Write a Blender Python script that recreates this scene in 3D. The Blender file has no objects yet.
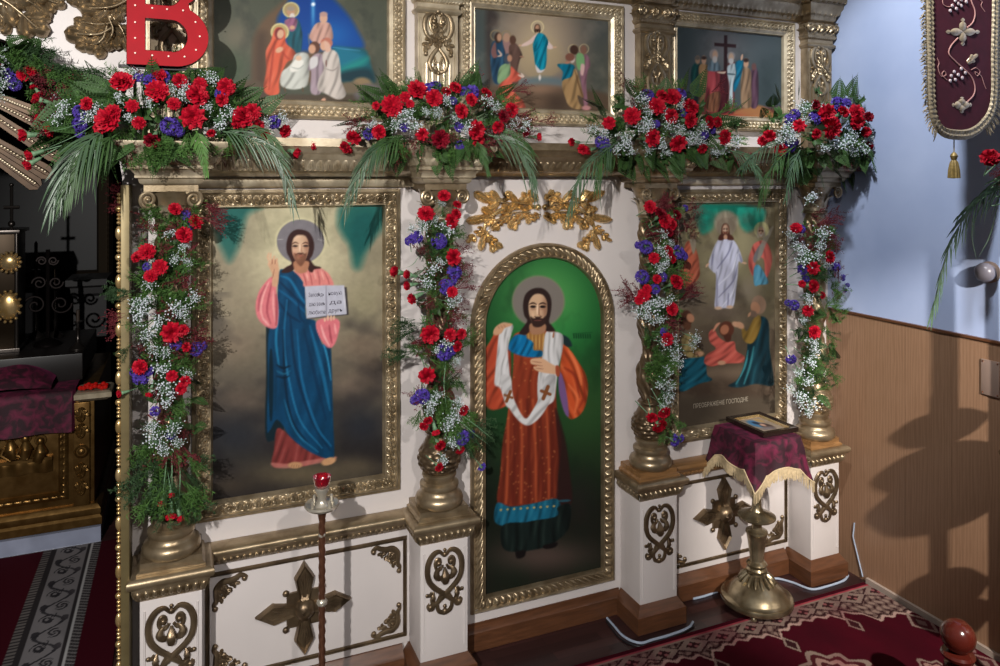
import bpy, bmesh, math, random
import numpy as np
from mathutils import Vector, Matrix, Euler
PI=math.pi
scene=bpy.context.scene
COL=scene.collection
rnd=random.Random(7)

# ---------------------------------------------------------------- camera model of the place
FOC,YAW,HOR,EYE=750.0,math.radians(23.0),177.0,2.3
SA,CA=math.sin(YAW),math.cos(YAW)
def atY(px,py,Y):
    u=(px-500)/FOC; v=(HOR-py)/FOC
    t=Y/(CA-u*SA)
    return Vector((t*(SA+u*CA),Y,EYE+t*v))
def atX(px,py,X):
    u=(px-500)/FOC; v=(HOR-py)/FOC
    t=X/(SA+u*CA)
    return Vector((X,t*(CA-u*SA),EYE+t*v))
def atZ(px,py,Z):
    u=(px-500)/FOC; v=(HOR-py)/FOC
    t=(Z-EYE)/v
    return Vector((t*(SA+u*CA),t*(CA-u*SA),Z))
def proj(X,Y,Z):
    dep=X*SA+Y*CA; r=X*CA-Y*SA
    return 500+FOC*r/dep, HOR-FOC*(Z-EYE)/dep

# ---------------------------------------------------------------- materials
def lin(c):
    return tuple(((v/12.92) if v<=0.04045 else ((v+0.055)/1.055)**2.4) for v in c)
def rgb(r,g,b): return lin((r/255.,g/255.,b/255.))
MATS={}
def mat(name,col,rough=.5,metal=0.,var=0.,vscale=20.,bump=0.,bscale=60.,spec=.5,col2=None,coat=0.,stretch=None,sss=0.,emit=0.):
    m=bpy.data.materials.new(name); m.use_nodes=True
    nt=m.node_tree; b=nt.nodes['Principled BSDF']
    b.inputs['Base Color'].default_value=(*col,1); b.inputs['Roughness'].default_value=rough
    b.inputs['Metallic'].default_value=metal; b.inputs['Specular IOR Level'].default_value=spec
    if coat: b.inputs['Coat Weight'].default_value=coat; b.inputs['Coat Roughness'].default_value=.15
    if emit:
        b.inputs['Emission Color'].default_value=(*col,1); b.inputs['Emission Strength'].default_value=emit
    if var or bump:
        tc=nt.nodes.new('ShaderNodeTexCoord'); mp=nt.nodes.new('ShaderNodeMapping')
        nt.links.new(tc.outputs['Object'],mp.inputs['Vector'])
        if stretch: mp.inputs['Scale'].default_value=stretch
    if var:
        n=nt.nodes.new('ShaderNodeTexNoise'); n.inputs['Scale'].default_value=vscale; n.inputs['Detail'].default_value=5
        nt.links.new(mp.outputs['Vector'],n.inputs['Vector'])
        cr=nt.nodes.new('ShaderNodeValToRGB')
        c2=col2 if col2 else tuple(v*(1-var) for v in col)
        cr.color_ramp.elements[0].position=.35; cr.color_ramp.elements[1].position=.65
        cr.color_ramp.elements[0].color=(*c2,1); cr.color_ramp.elements[1].color=(*col,1)
        nt.links.new(n.outputs['Fac'],cr.inputs['Fac']); nt.links.new(cr.outputs['Color'],b.inputs['Base Color'])
    if bump:
        n2=nt.nodes.new('ShaderNodeTexNoise'); n2.inputs['Scale'].default_value=bscale; n2.inputs['Detail'].default_value=4
        nt.links.new(mp.outputs['Vector'],n2.inputs['Vector'])
        bp=nt.nodes.new('ShaderNodeBump'); bp.inputs['Strength'].default_value=bump; bp.inputs['Distance'].default_value=.004
        nt.links.new(n2.outputs['Fac'],bp.inputs['Height']); nt.links.new(bp.outputs['Normal'],b.inputs['Normal'])
    MATS[name]=m
    return m
def vcmat(name,rough=.45,spec=.4,bump=0.,bscale=300.,coat=0.):
    m=bpy.data.materials.new(name); m.use_nodes=True; nt=m.node_tree; b=nt.nodes['Principled BSDF']
    a=nt.nodes.new('ShaderNodeAttribute'); a.attribute_name='Col'
    nt.links.new(a.outputs['Color'],b.inputs['Base Color'])
    b.inputs['Roughness'].default_value=rough; b.inputs['Specular IOR Level'].default_value=spec
    if coat: b.inputs['Coat Weight'].default_value=coat; b.inputs['Coat Roughness'].default_value=.2
    if bump:
        tc=nt.nodes.new('ShaderNodeTexCoord'); n2=nt.nodes.new('ShaderNodeTexNoise'); n2.inputs['Scale'].default_value=bscale
        nt.links.new(tc.outputs['Object'],n2.inputs['Vector'])
        bp=nt.nodes.new('ShaderNodeBump'); bp.inputs['Strength'].default_value=bump; bp.inputs['Distance'].default_value=.003
        nt.links.new(n2.outputs['Fac'],bp.inputs['Height']); nt.links.new(bp.outputs['Normal'],b.inputs['Normal'])
    return m

# ---------------------------------------------------------------- mesh builder
class MB:
    def __init__(s): s.v=[]; s.f=[]; s.n=0
    def add(s,verts,faces):
        verts=np.asarray(verts,dtype=float).reshape(-1,3)
        o=s.n; s.v.append(verts); s.n+=len(verts)
        s.f.extend([tuple(i+o for i in f) for f in faces])
    def grid(s,P,closeu=False,closev=False,flip=False):
        P=np.asarray(P,dtype=float); nu,nv=P.shape[:2]; fs=[]
        for i in range(nu if closeu else nu-1):
            i2=(i+1)%nu
            for j in range(nv if closev else nv-1):
                j2=(j+1)%nv
                q=(i*nv+j,i2*nv+j,i2*nv+j2,i*nv+j2)
                fs.append(q[::-1] if flip else q)
        s.add(P.reshape(-1,3),fs)
    def box(s,x0,x1,y0,y1,z0,z1):
        v=[(x,y,z) for x in (x0,x1) for y in (y0,y1) for z in (z0,z1)]
        s.add(v,[(0,1,3,2),(4,6,7,5),(0,4,5,1),(2,3,7,6),(0,2,6,4),(1,5,7,3)])
    def tube(s,pts,rad,seg=8,caps=True,flat=None):
        P=np.asarray(pts,dtype=float); n=len(P)
        R=np.full(n,rad) if np.isscalar(rad) else np.asarray(rad,dtype=float)
        T=np.gradient(P,axis=0); T/= (np.linalg.norm(T,axis=1)[:,None]+1e-12)
        a=np.array([0,1.,0]) if abs(T[0][1])<.9 else np.array([1.,0,0])
        N=np.cross(T[0],a); N/=np.linalg.norm(N)
        rings=[]
        for i in range(n):
            N=N-T[i]*N.dot(T[i]); N/= (np.linalg.norm(N)+1e-12)
            B=np.cross(T[i],N)
            th=np.linspace(0,2*PI,seg,endpoint=False)
            ring=P[i]+R[i]*(np.cos(th)[:,None]*N+np.sin(th)[:,None]*B)
            if flat is not None: ring[:,1]=P[i][1]+(ring[:,1]-P[i][1])*flat
            rings.append(ring)
        o=s.n
        s.grid(np.array(rings),closev=True,flip=True)
        if caps:
            s.f.append(tuple(o+j for j in range(seg)))
            s.f.append(tuple(o+(n-1)*seg+j for j in range(seg))[::-1])
    def lathe(s,prof,c=(0,0,0),seg=32,relief=None,axis='z'):
        prof=np.asarray(prof,dtype=float); n=len(prof)
        th=np.linspace(0,2*PI,seg,endpoint=False)
        r=prof[:,0][:,None]*np.ones(seg)[None]; z=prof[:,1][:,None]*np.ones(seg)[None]
        if relief is not None: r=r+relief(th[None]*np.ones_like(r),z)
        P=np.stack([c[0]+r*np.cos(th),c[1]+r*np.sin(th),c[2]+z],axis=-1)
        o=s.n; s.grid(P,closev=True)
        if prof[0][0]>1e-6: s.f.append(tuple(o+j for j in range(seg)))
        if prof[-1][0]>1e-6: s.f.append(tuple(o+(n-1)*seg+j for j in range(seg))[::-1])
    def ball(s,c,r,seg=10,rings=7,sc=(1,1,1)):
        P=[]
        for i in range(rings+1):
            ph=PI*i/rings
            P.append([(c[0]+sc[0]*r*math.sin(ph)*math.cos(t),c[1]+sc[1]*r*math.sin(ph)*math.sin(t),c[2]-sc[2]*r*math.cos(ph)) for t in np.linspace(0,2*PI,seg,endpoint=False)])
        s.grid(np.array(P),closev=True)
    def prism(s,poly,y0,y1):            # poly in x,z ; extruded along y
        n=len(poly)
        v=[(x,y0,z) for x,z in poly]+[(x,y1,z) for x,z in poly]
        s.add(v,[tuple(range(n)),tuple(range(2*n-1,n-1,-1))]+[(i,i+n,(i+1)%n+n,(i+1)%n) for i in range(n)])
    def xf(s,M):
        for i,v in enumerate(s.v):
            h=np.c_[v,np.ones(len(v))]; s.v[i]=(h@np.array(M).T)[:,:3]
        return s
    def build(s,name,m,parent=None,smooth=True,angle=40,bevel=0.,col=None,recalc=False,label=None):
        me=bpy.data.meshes.new(name)
        V=np.concatenate(s.v) if s.v else np.zeros((0,3))
        me.from_pydata(V.tolist(),[],s.f); me.update()
        if recalc or bevel:
            bm=bmesh.new(); bm.from_mesh(me)
            bmesh.ops.remove_doubles(bm,verts=bm.verts,dist=1e-6)
            bmesh.ops.recalc_face_normals(bm,faces=bm.faces)
            if bevel:
                es=[e for e in bm.edges if len(e.link_faces)==2 and e.calc_face_angle(0)>.6]
                bmesh.ops.bevel(bm,geom=es,offset=bevel,segments=2,affect='EDGES',profile=.6)
            bm.to_mesh(me); bm.free()
        if col is not None:
            at=me.color_attributes.new('Col','FLOAT_COLOR','POINT')
            at.data.foreach_set('color',np.asarray(col,dtype=np.float32).ravel())
        if smooth:
            me.polygons.foreach_set('use_smooth',[True]*len(me.polygons))
            try: me.set_sharp_from_angle(angle=math.radians(angle))
            except Exception: pass
        me.materials.append(m)
        o=bpy.data.objects.new(name,me); COL.objects.link(o)
        if parent is not None: o.parent=parent
        if label: o['label']=label
        return o
def tag(o,label,cat,group=None,kind=None):
    o['label']=label; o['category']=cat
    if group: o['group']=group
    if kind: o['kind']=kind
    return o
def thing(name,label,cat,group=None,loc=(0,0,0)):
    o=bpy.data.objects.new(name,None); COL.objects.link(o); o.location=loc; o.empty_display_size=.1
    return tag(o,label,cat,group)
def struct(o): o['kind']='structure'; return o
def put(proto,parent,loc,rot=(0,0,0),sc=1.0):
    c=proto.copy(); COL.objects.link(c); c.parent=parent
    c.location=loc; c.rotation_euler=rot
    c.scale=(sc,sc,sc) if np.isscalar(sc) else sc
    return c
def shift_children(root):                       # meshes were written in world coordinates: keep them there
    bpy.context.view_layer.update()
    inv=Matrix.Translation(root.location).inverted()
    for ch in root.children:
        ch.matrix_parent_inverse=inv

# ---------------------------------------------------------------- relief patterns (u in cells, t in 0..1) -> 0..1
def fr(u): return u-np.floor(u)
def p_egg(u,t):
    c=fr(u)-.5
    e=np.sqrt(np.maximum(0,1-(c/.36)**2-((t-.55)/.5)**2))
    d=np.exp(-((np.abs(c)-.5)/.05)**2)*np.sin(PI*t)*.7
    return np.maximum(e,d)
def p_bead(u,t):
    c=fr(u)-.5
    return np.sqrt(np.maximum(0,1-(c/.46)**2-((t-.5)/.48)**2))
def p_rope(u,t):
    return (.5+.5*np.cos(2*PI*(u+t*.9)))**.7*np.sqrt(np.sin(PI*np.clip(t,0,1))+1e-6)
def p_leaf(u,t):
    c=(fr(u)-.5)*2
    tip=1-np.abs(c)/np.clip(1.05-t*t*.75,.1,2)
    body=np.clip(tip,0,1)**.5
    return body*(.55+.45*np.cos(c*9)**2)*(.35+.65*np.sin(PI*np.clip(t*.8+.2,0,1)))
def p_wave(u,t):
    a=np.exp(-((t-.5-.34*np.cos(2*PI*u))/.13)**2)
    b=np.exp(-((t-.5+.34*np.cos(2*PI*u))/.13)**2)*.8
    c=fr(u*2)-.5
    e=np.sqrt(np.maximum(0,1-(c/.2)**2-((t-.5)/.22)**2))*.8
    return np.maximum(np.maximum(a,b),e)*np.sin(PI*np.clip(t,0,1))**.25
def p_scroll(u,t):
    c=(fr(u)-.5)*2; par=np.where(np.floor(u)%2==0,1.,-1.)
    y=(t-.5)*2*par
    r=np.sqrt(c*c+(y*.9)**2)+1e-6; th=np.arctan2(y,c)
    s=.5+.5*np.cos(th-7.5*r)
    w=np.clip(1.25-r,0,1)
    return np.clip(s**1.5*w*1.3+.25*np.exp(-((np.abs(c)-1)/.15)**2),0,1)*np.sin(PI*np.clip(t,0,1))**.3
def p_acan(u,t):
    c=(fr(u)-.5)*2
    y=t-.5
    v=np.cos(c*5+np.abs(y)*11)
    w=np.exp(-(y/(.16+.26*np.abs(np.sin(PI*fr(u)))))**4)
    return np.clip((.55+.45*v)*w+.5*np.exp(-((y)/.06)**2),0,1)

def ribbon(mb,outer,inner,y,prof,pat=None,band=(0,1),amp=0.,phase=None,nt=14,edge=True):
    """strip between two matched paths in the x,z plane standing y - height in front of the wall"""
    O=np.asarray(outer,float); I=np.asarray(inner,float); n=len(O)
    pt=np.array([p[0] for p in prof]); ph=np.array([p[1] for p in prof])
    t=np.unique(np.concatenate([np.linspace(band[0],band[1],nt) if pat else [0,1],pt,[0,1]]))
    H=np.interp(t,pt,ph)[None]*np.ones((n,1))
    if pat:
        tt=(t-band[0])/(band[1]-band[0]); inb=(tt>=0)&(tt<=1)
        h=pat(np.asarray(phase)[:,None]*np.ones((1,len(t))),np.clip(tt,0,1)[None]*np.ones((n,1)))
        H=H+np.where(inb[None],h*amp,0)
    P=np.zeros((n,len(t),3))
    P[:,:,0]=O[:,0:1]*(1-t)+I[:,0:1]*t; P[:,:,2]=O[:,1:2]*(1-t)+I[:,1:2]*t; P[:,:,1]=y-H
    if edge:
        back0=P[:,:1].copy(); back0[:,:,1]=y; back1=P[:,-1:].copy(); back1[:,:,1]=y
        P=np.concatenate([back0,P,back1],axis=1)
    mb.grid(P)
def frame_rect(mb,x0,x1,z0,z1,w,y,prof,pat=None,band=(0,1),amp=0.,period=.03,sub=10,nt=14):
    C=[(x0,z0),(x1,z0),(x1,z1),(x0,z1)]; D=[(x0+w,z0+w),(x1-w,z0+w),(x1-w,z1-w),(x0+w,z1-w)]
    for k in range(4):
        a,b=np.array(C[k]),np.array(C[(k+1)%4]); c,d=np.array(D[k]),np.array(D[(k+1)%4])
        L=np.linalg.norm(b-a); nc=max(2,round(L/period)); ns=nc*sub+1 if pat else 2
        s=np.linspace(0,1,ns)[:,None]
        ribbon(mb,a+(b-a)*s,c+(d-c)*s,y,prof,pat,band,amp,s[:,0]*nc,nt)
def block(mb,xc,hw,yf,yb,prof,bands={},sides=('L','F','R'),top=True,bot=True):
    """moulded block: prof [(projection,z)...] bottom to top; bands {segment:(pattern,period,amp,nt)}"""
    ts=[]; zs=[]; tag_=[]
    for i in range(len(prof)-1):
        n=bands[i][3] if i in bands else 1
        for k in range(n):
            a=k/n; ts.append(prof[i][0]*(1-a)+prof[i+1][0]*a); zs.append(prof[i][1]*(1-a)+prof[i+1][1]*a); tag_.append((i,a))
    ts.append(prof[-1][0]); zs.append(prof[-1][1]); tag_.append((len(prof)-1,0.))
    o=np.array(ts); z=np.array(zs)
    for sd in sides:
        L=2*hw if sd=='F' else yb-yf
        nsub=2
        for i,b in bands.items(): nsub=max(nsub,int(max(1,round(L/b[1]))*10)+1)
        s=np.linspace(0,1,nsub)[:,None]
        D=np.zeros((nsub,len(o)))
        for i,b in bands.items():
            nc=max(1,round(L/b[1]))
            for j,(k,a) in enumerate(tag_):
                if k==i: D[:,j]=b[0](s[:,0]*nc+1e-4,np.full(nsub,a if a>0 else 0.02))*b[2]
        oo=o[None]+D
        if sd=='F':
            oe=o[None]*(0. if tuple(sides)==('F',) else 1.); X=(xc-hw-oe)*(1-s)+(xc+hw+oe)*s; Y=yf-oo
        elif sd=='L':
            Y=yb*(1-s)+(yf-o[None])*s; X=xc-hw-oo
        else:
            Y=(yf-o[None])*(1-s)+yb*s; X=xc+hw+oo
        P=np.stack([X,Y+0*X,z[None]+0*X],axis=-1)
        mb.grid(P)
    for flag,k in ((top,-1),(bot,0)):
        if flag:
            e=0. if tuple(sides)==('F',) else o[k]; q=[(xc-hw-e,yb,z[k]),(xc-hw-e,yf-o[k],z[k]),(xc+hw+e,yf-o[k],z[k]),(xc+hw+e,yb,z[k])]
            mb.add(q,[(0,1,2,3) if k==-1 else (3,2,1,0)])
def cat(pts,n=8,closed=False):
    P=np.asarray(pts,float); m=len(P)
    out=[]
    rng=range(m) if closed else range(m-1)
    for i in rng:
        if closed: p0,p1,p2,p3=P[(i-1)%m],P[i],P[(i+1)%m],P[(i+2)%m]
        else:
            p1,p2=P[i],P[i+1]; p0=P[i-1] if i>0 else 2*p1-p2; p3=P[i+2] if i+2<m else 2*p2-p1
        for k in range(n):
            t=k/n
            out.append(.5*((2*p1)+(-p0+p2)*t+(2*p0-5*p1+4*p2-p3)*t*t+(-p0+3*p1-3*p2+p3)*t**3))
    if not closed: out.append(P[-1])
    return np.array(out)
def spiral(cx,cz,r0,r1,a0,turns,n=28):
    k=np.linspace(0,1,n); a=a0+k*turns*2*PI; r=r0+(r1-r0)*k
    return np.stack([cx+r*np.cos(a),cz+r*np.sin(a)],axis=-1)
def scroll_tube(mb,p2,rad,y,bulge=0.,seg=8,flat=.8):
    P=np.asarray(p2,float); k=np.linspace(0,1,len(P))
    R=np.interp(k,np.linspace(0,1,len(rad)),rad)
    pts=np.c_[P[:,0],np.full(len(P),y)-R*.4-bulge*np.sin(PI*k),P[:,1]]
    mb.tube(pts,R,seg,flat=flat)
def acanthus(mb,path,width,y,h,lobes=5,depth=.35,curl=.6,nw=7,side=(1,1)):
    """carved leaf: raised midrib with pointed rounded lobes on both sides and a tip lobe"""
    P=cat(path,10); n=len(P)
    T=np.gradient(P,axis=0); T/=np.linalg.norm(T,axis=1)[:,None]+1e-9
    N=np.c_[-T[:,1],T[:,0]]; k=np.linspace(0,1,n); W=np.interp(k,np.linspace(0,1,len(width)),width)
    Ltot=np.linalg.norm(np.diff(P,axis=0),axis=1).sum(); wm=max(width)
    t=np.linspace(-1,1,nw)
    def lobe(p0,d0,d1,L,w,hh):
        m=9; u=np.linspace(0,1,m)
        C=p0+np.outer(u-u*u*.5,d0)*L+np.outer(u*u*.5,d1)*L
        Q=np.gradient(C,axis=0); Q/=np.linalg.norm(Q,axis=1)[:,None]+1e-9; M=np.c_[-Q[:,1],Q[:,0]]
        ww=w*np.sqrt(np.maximum(0,1-np.where(u>.6,np.abs(u-.6)/.4,np.abs(u-.6)/.72)**2.3)); ww[-1]=w*.10
        G=np.zeros((m,nw,3))
        for j,tt in enumerate(t):
            q=C+M*(ww*tt)[:,None]; G[:,j,0]=q[:,0]; G[:,j,2]=q[:,1]
            pr=np.sqrt(max(0,1-tt*tt*.97))-.30*math.exp(-(tt/.22)**2)
            G[:,j,1]=y-np.maximum(hh*(.55+.45*u+curl*.35*u*u)*pr*(1-.55*u**6),0)
        B=G[:,[0,-1]].copy(); B[:,:,1]=y
        mb.grid(np.concatenate([B[:,:1],G,B[:,1:]],axis=1))
    nl=max(2,min(lobes,3))
    for i in range(nl):
        kk=.05+.72*i/nl; a=int(kk*(n-1)); w=W[a] if i else W[max(a,n//6)]
        for sd in (1,-1):
            d0=T[a]*.55+N[a]*sd*.85; d1=T[a]*1.1+N[a]*sd*.45
            lobe(P[a],d0,d1,w*1.15+Ltot*.08,max(w,wm*.35)*.60,h*(.85-.12*i/nl))
    a=int(.60*(n-1)); lobe(P[a],T[a],T[-1],max(np.linalg.norm(P[-1]-P[a])*1.05,wm*.5),max(W[a],wm*.5)*.72,h)
    hr=h*np.interp(k,[0,.5,1],[.75,.95,.5]); R=np.interp(k,[0,.6,1],[wm*.13,wm*.09,wm*.03])
    mb.tube(np.c_[P[:,0],y-hr*.85,P[:,1]],R,7)
# ================================================================ painter: fills colour grids with painted shapes (flat pictures, woven carpets)
def catp(pts,n=6,closed=True): return cat(pts,n,closed)
class Painter:
    def __init__(s,x,y,base):
        s.x=x; s.y=y; s.c=np.ones(x.shape+(3,))*np.array(base)/255.
    def mixin(s,a,col):
        col=np.asarray(col,float)/255.
        s.c=s.c*(1-a[...,None])+col*a[...,None]
    def mul(s,a): s.c=np.clip(s.c*a[...,None],0,1)
    def dist(s,P,closed=True):
        """distance to the polyline and inside mask, limited to the bounding box"""
        P=np.asarray(P,float); m=8
        sel=(s.x>P[:,0].min()-m)&(s.x<P[:,0].max()+m)&(s.y>P[:,1].min()-m)&(s.y<P[:,1].max()+m)
        X=s.x[sel]; Y=s.y[sel]; D=np.full(X.shape,1e9); ins=np.zeros(X.shape,bool); par=np.zeros(X.shape)
        n=len(P)
        for i in range(n if closed else n-1):
            a=P[i]; b=P[(i+1)%n]; d=b-a; L=d@d+1e-12
            t=np.clip(((X-a[0])*d[0]+(Y-a[1])*d[1])/L,0,1)
            dd=np.hypot(X-a[0]-t*d[0],Y-a[1]-t*d[1]); u=dd<D
            D=np.where(u,dd,D); par=np.where(u,(i+t)/max(1,n-1),par)
            if closed:
                cr=((a[1]>Y)!=(b[1]>Y))&(X<(b[0]-a[0])*(Y-a[1])/(b[1]-a[1]+1e-12)+a[0]); ins^=cr
        return sel,D,ins,par
    def poly(s,pts,col,soft=.7,alpha=1.,smooth=True,clip=None):
        P=catp(pts) if smooth else pts
        sel,D,ins,_=s.dist(P)
        sd=np.where(ins,D,-D)
        A=np.zeros(s.x.shape); A[sel]=np.clip(.5+sd/(2*soft),0,1)
        A*=alpha
        if clip is not None: A=A*clip
        s.mixin(A,col); return A
    def line(s,pts,col,w,alpha=1.,soft=.6,taper=True,clip=None,smooth=True):
        P=catp(pts,5,False) if smooth and len(pts)>2 else np.asarray(pts,float)
        sel,D,_,par=s.dist(P,False)
        ww=w*.5*(np.sin(PI*np.clip(par*.9+.05,0,1))**.5 if taper else 1)
        A=np.zeros(s.x.shape); A[sel]=np.clip(.5+(ww-D)/(2*soft),0,1)*alpha
        if clip is not None: A=A*clip
        s.mixin(A,col); return A
    def ell(s,cx,cy,rx,ry,col,soft=.7,alpha=1.,rot=0.,clip=None,ring=None):
        c,sn=math.cos(rot),math.sin(rot); dx=s.x-cx; dy=s.y-cy
        u=(dx*c+dy*sn)/rx; v=(-dx*sn+dy*c)/ry; r=np.hypot(u,v); k=min(rx,ry)
        A=np.clip(.5+(1-r)*k/(2*soft),0,1)
        if ring: A=A*np.clip(.5+(r-ring)*k/(2*soft),0,1)
        A=A*alpha
        if clip is not None: A=A*clip
        s.mixin(A,col); return A
    def blob(s,cx,cy,rx,ry,col,alpha=1.,clip=None,p=2):
        A=np.exp(-((np.abs(s.x-cx)/rx)**p+(np.abs(s.y-cy)/ry)**p))*alpha
        if clip is not None: A=A*clip
        s.mixin(A,col)
    def noise(s,fx,fy,seed,octv=4):
        r=np.random.RandomState(seed); N=np.zeros(s.x.shape); amp=1.; tot=0
        for o in range(octv):
            for k in range(5):
                a=r.uniform(0,2*PI); ph=r.uniform(0,2*PI); f=2**o*r.uniform(.7,1.4)
                N+=amp*np.sin((s.x*fx*math.cos(a)+s.y*fy*math.sin(a))*f+ph+1.5*np.sin((s.y*fy*math.cos(a)-s.x*fx*math.sin(a))*f*.7+ph*2)); tot+=amp
            amp*=.55
        return N/tot*2.2
    def drape(s,A,freq,ang,amp,seed=1,hi=(255,255,255)):
        """folds in cloth: wavering dark and light bands along the direction ang"""
        c,sn=math.cos(ang),math.sin(ang); q=s.x*c+s.y*sn; w=-s.x*sn+s.y*c
        f=np.sin(q*freq+1.3*np.sin(w*freq*.17+q*freq*.3+seed)+seed*2.1)+.6*np.sin(q*freq*1.7+w*freq*.16+1.2*np.sin(w*freq*.25+seed*3)+seed)
        f=f/1.5
        xs=s.x[A>.5]
        if xs.size>20:
            u=np.clip((s.x-xs.min())/(xs.max()-xs.min()+1e-6),0,1)*2-1
            s.mixin(A*np.clip(np.abs(u)**3*(.50+.28*u),0,1)*min(1,amp*1.6),s.dark_of(A))
        d_=s.dark_of(A); s.mixin(A*np.clip(-f,0,1)**1.2*amp*.9,d_); s.mixin(A*np.clip(f,0,1)**2*amp*.45,hi)
    def dark_of(s,A):
        w=A.sum()+1e-6; m=(s.c*A[...,None]).sum(axis=(0,1))/w
        return m*255*.48
    def head(s,cx,cy,w,h,skin=(206,168,136),hair=(58,36,30),beard=None,halo=None,tilt=0.,hl=1.25):
        if halo: s.ell(cx+halo[3] if len(halo)>3 else cx,cy-h*.15,halo[0],halo[1],halo[2])
        s.ell(cx,cy-h*.12,w*1.32,h*1.12,hair,rot=tilt)
        s.ell(cx-w*.9,cy+h*.7,w*.55,h*.6*hl,hair); s.ell(cx+w*.9,cy+h*.7,w*.55,h*.6*hl,hair)
        s.ell(cx,cy+h*1.05,w*.55,h*.45,tuple(v*.78 for v in skin))
        f=s.ell(cx,cy,w,h,skin,rot=tilt)
        s.blob(cx+w*.7,cy,w*.5,h,tuple(v*.62 for v in skin),.5,f)
        if w>2.2:
            for q in (-1,1):
                s.ell(cx+q*w*.42,cy-h*.08,w*.26,h*.07,(50,32,28),.5,.9); s.line([(cx+q*w*.18,cy-h*.22),(cx+q*w*.45,cy-h*.27),(cx+q*w*.72,cy-h*.2)],(60,36,30),.6,.8)
            s.line([(cx+w*.05,cy-h*.15),(cx+w*.02,cy+h*.28),(cx+w*.14,cy+h*.32)],tuple(v*.6 for v in skin),.6,.7)
            s.line([(cx-w*.03,cy-h*.1),(cx-w*.05,cy+h*.25)],(236,206,178),.7,.8)
        if beard:
            s.poly([(cx-w*.72,cy+h*.30),(cx-w*.3,cy+h*.36),(cx,cy+h*.42),(cx+w*.3,cy+h*.36),(cx+w*.72,cy+h*.30),(cx+w*.5,cy+h*.95),(cx,cy+h*1.22),(cx-w*.5,cy+h*.95)],beard,.6)
            if w>2.2: s.line([(cx-w*.22,cy+h*.52),(cx+w*.22,cy+h*.52)],(150,84,74),1.0,.9)
        elif w>2.2: s.line([(cx-w*.25,cy+h*.52),(cx+w*.25,cy+h*.52)],(160,90,80),1.,.9)
    def out(s): 
        c=np.clip(s.c,0,1); return np.where(c<=.04045,c/12.92,((c+.055)/1.055)**2.4)
def tr(pts,ox,oy,k): return [(ox+a/k,oy+b/k) for a,b in pts]
PAINT={}

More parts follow.
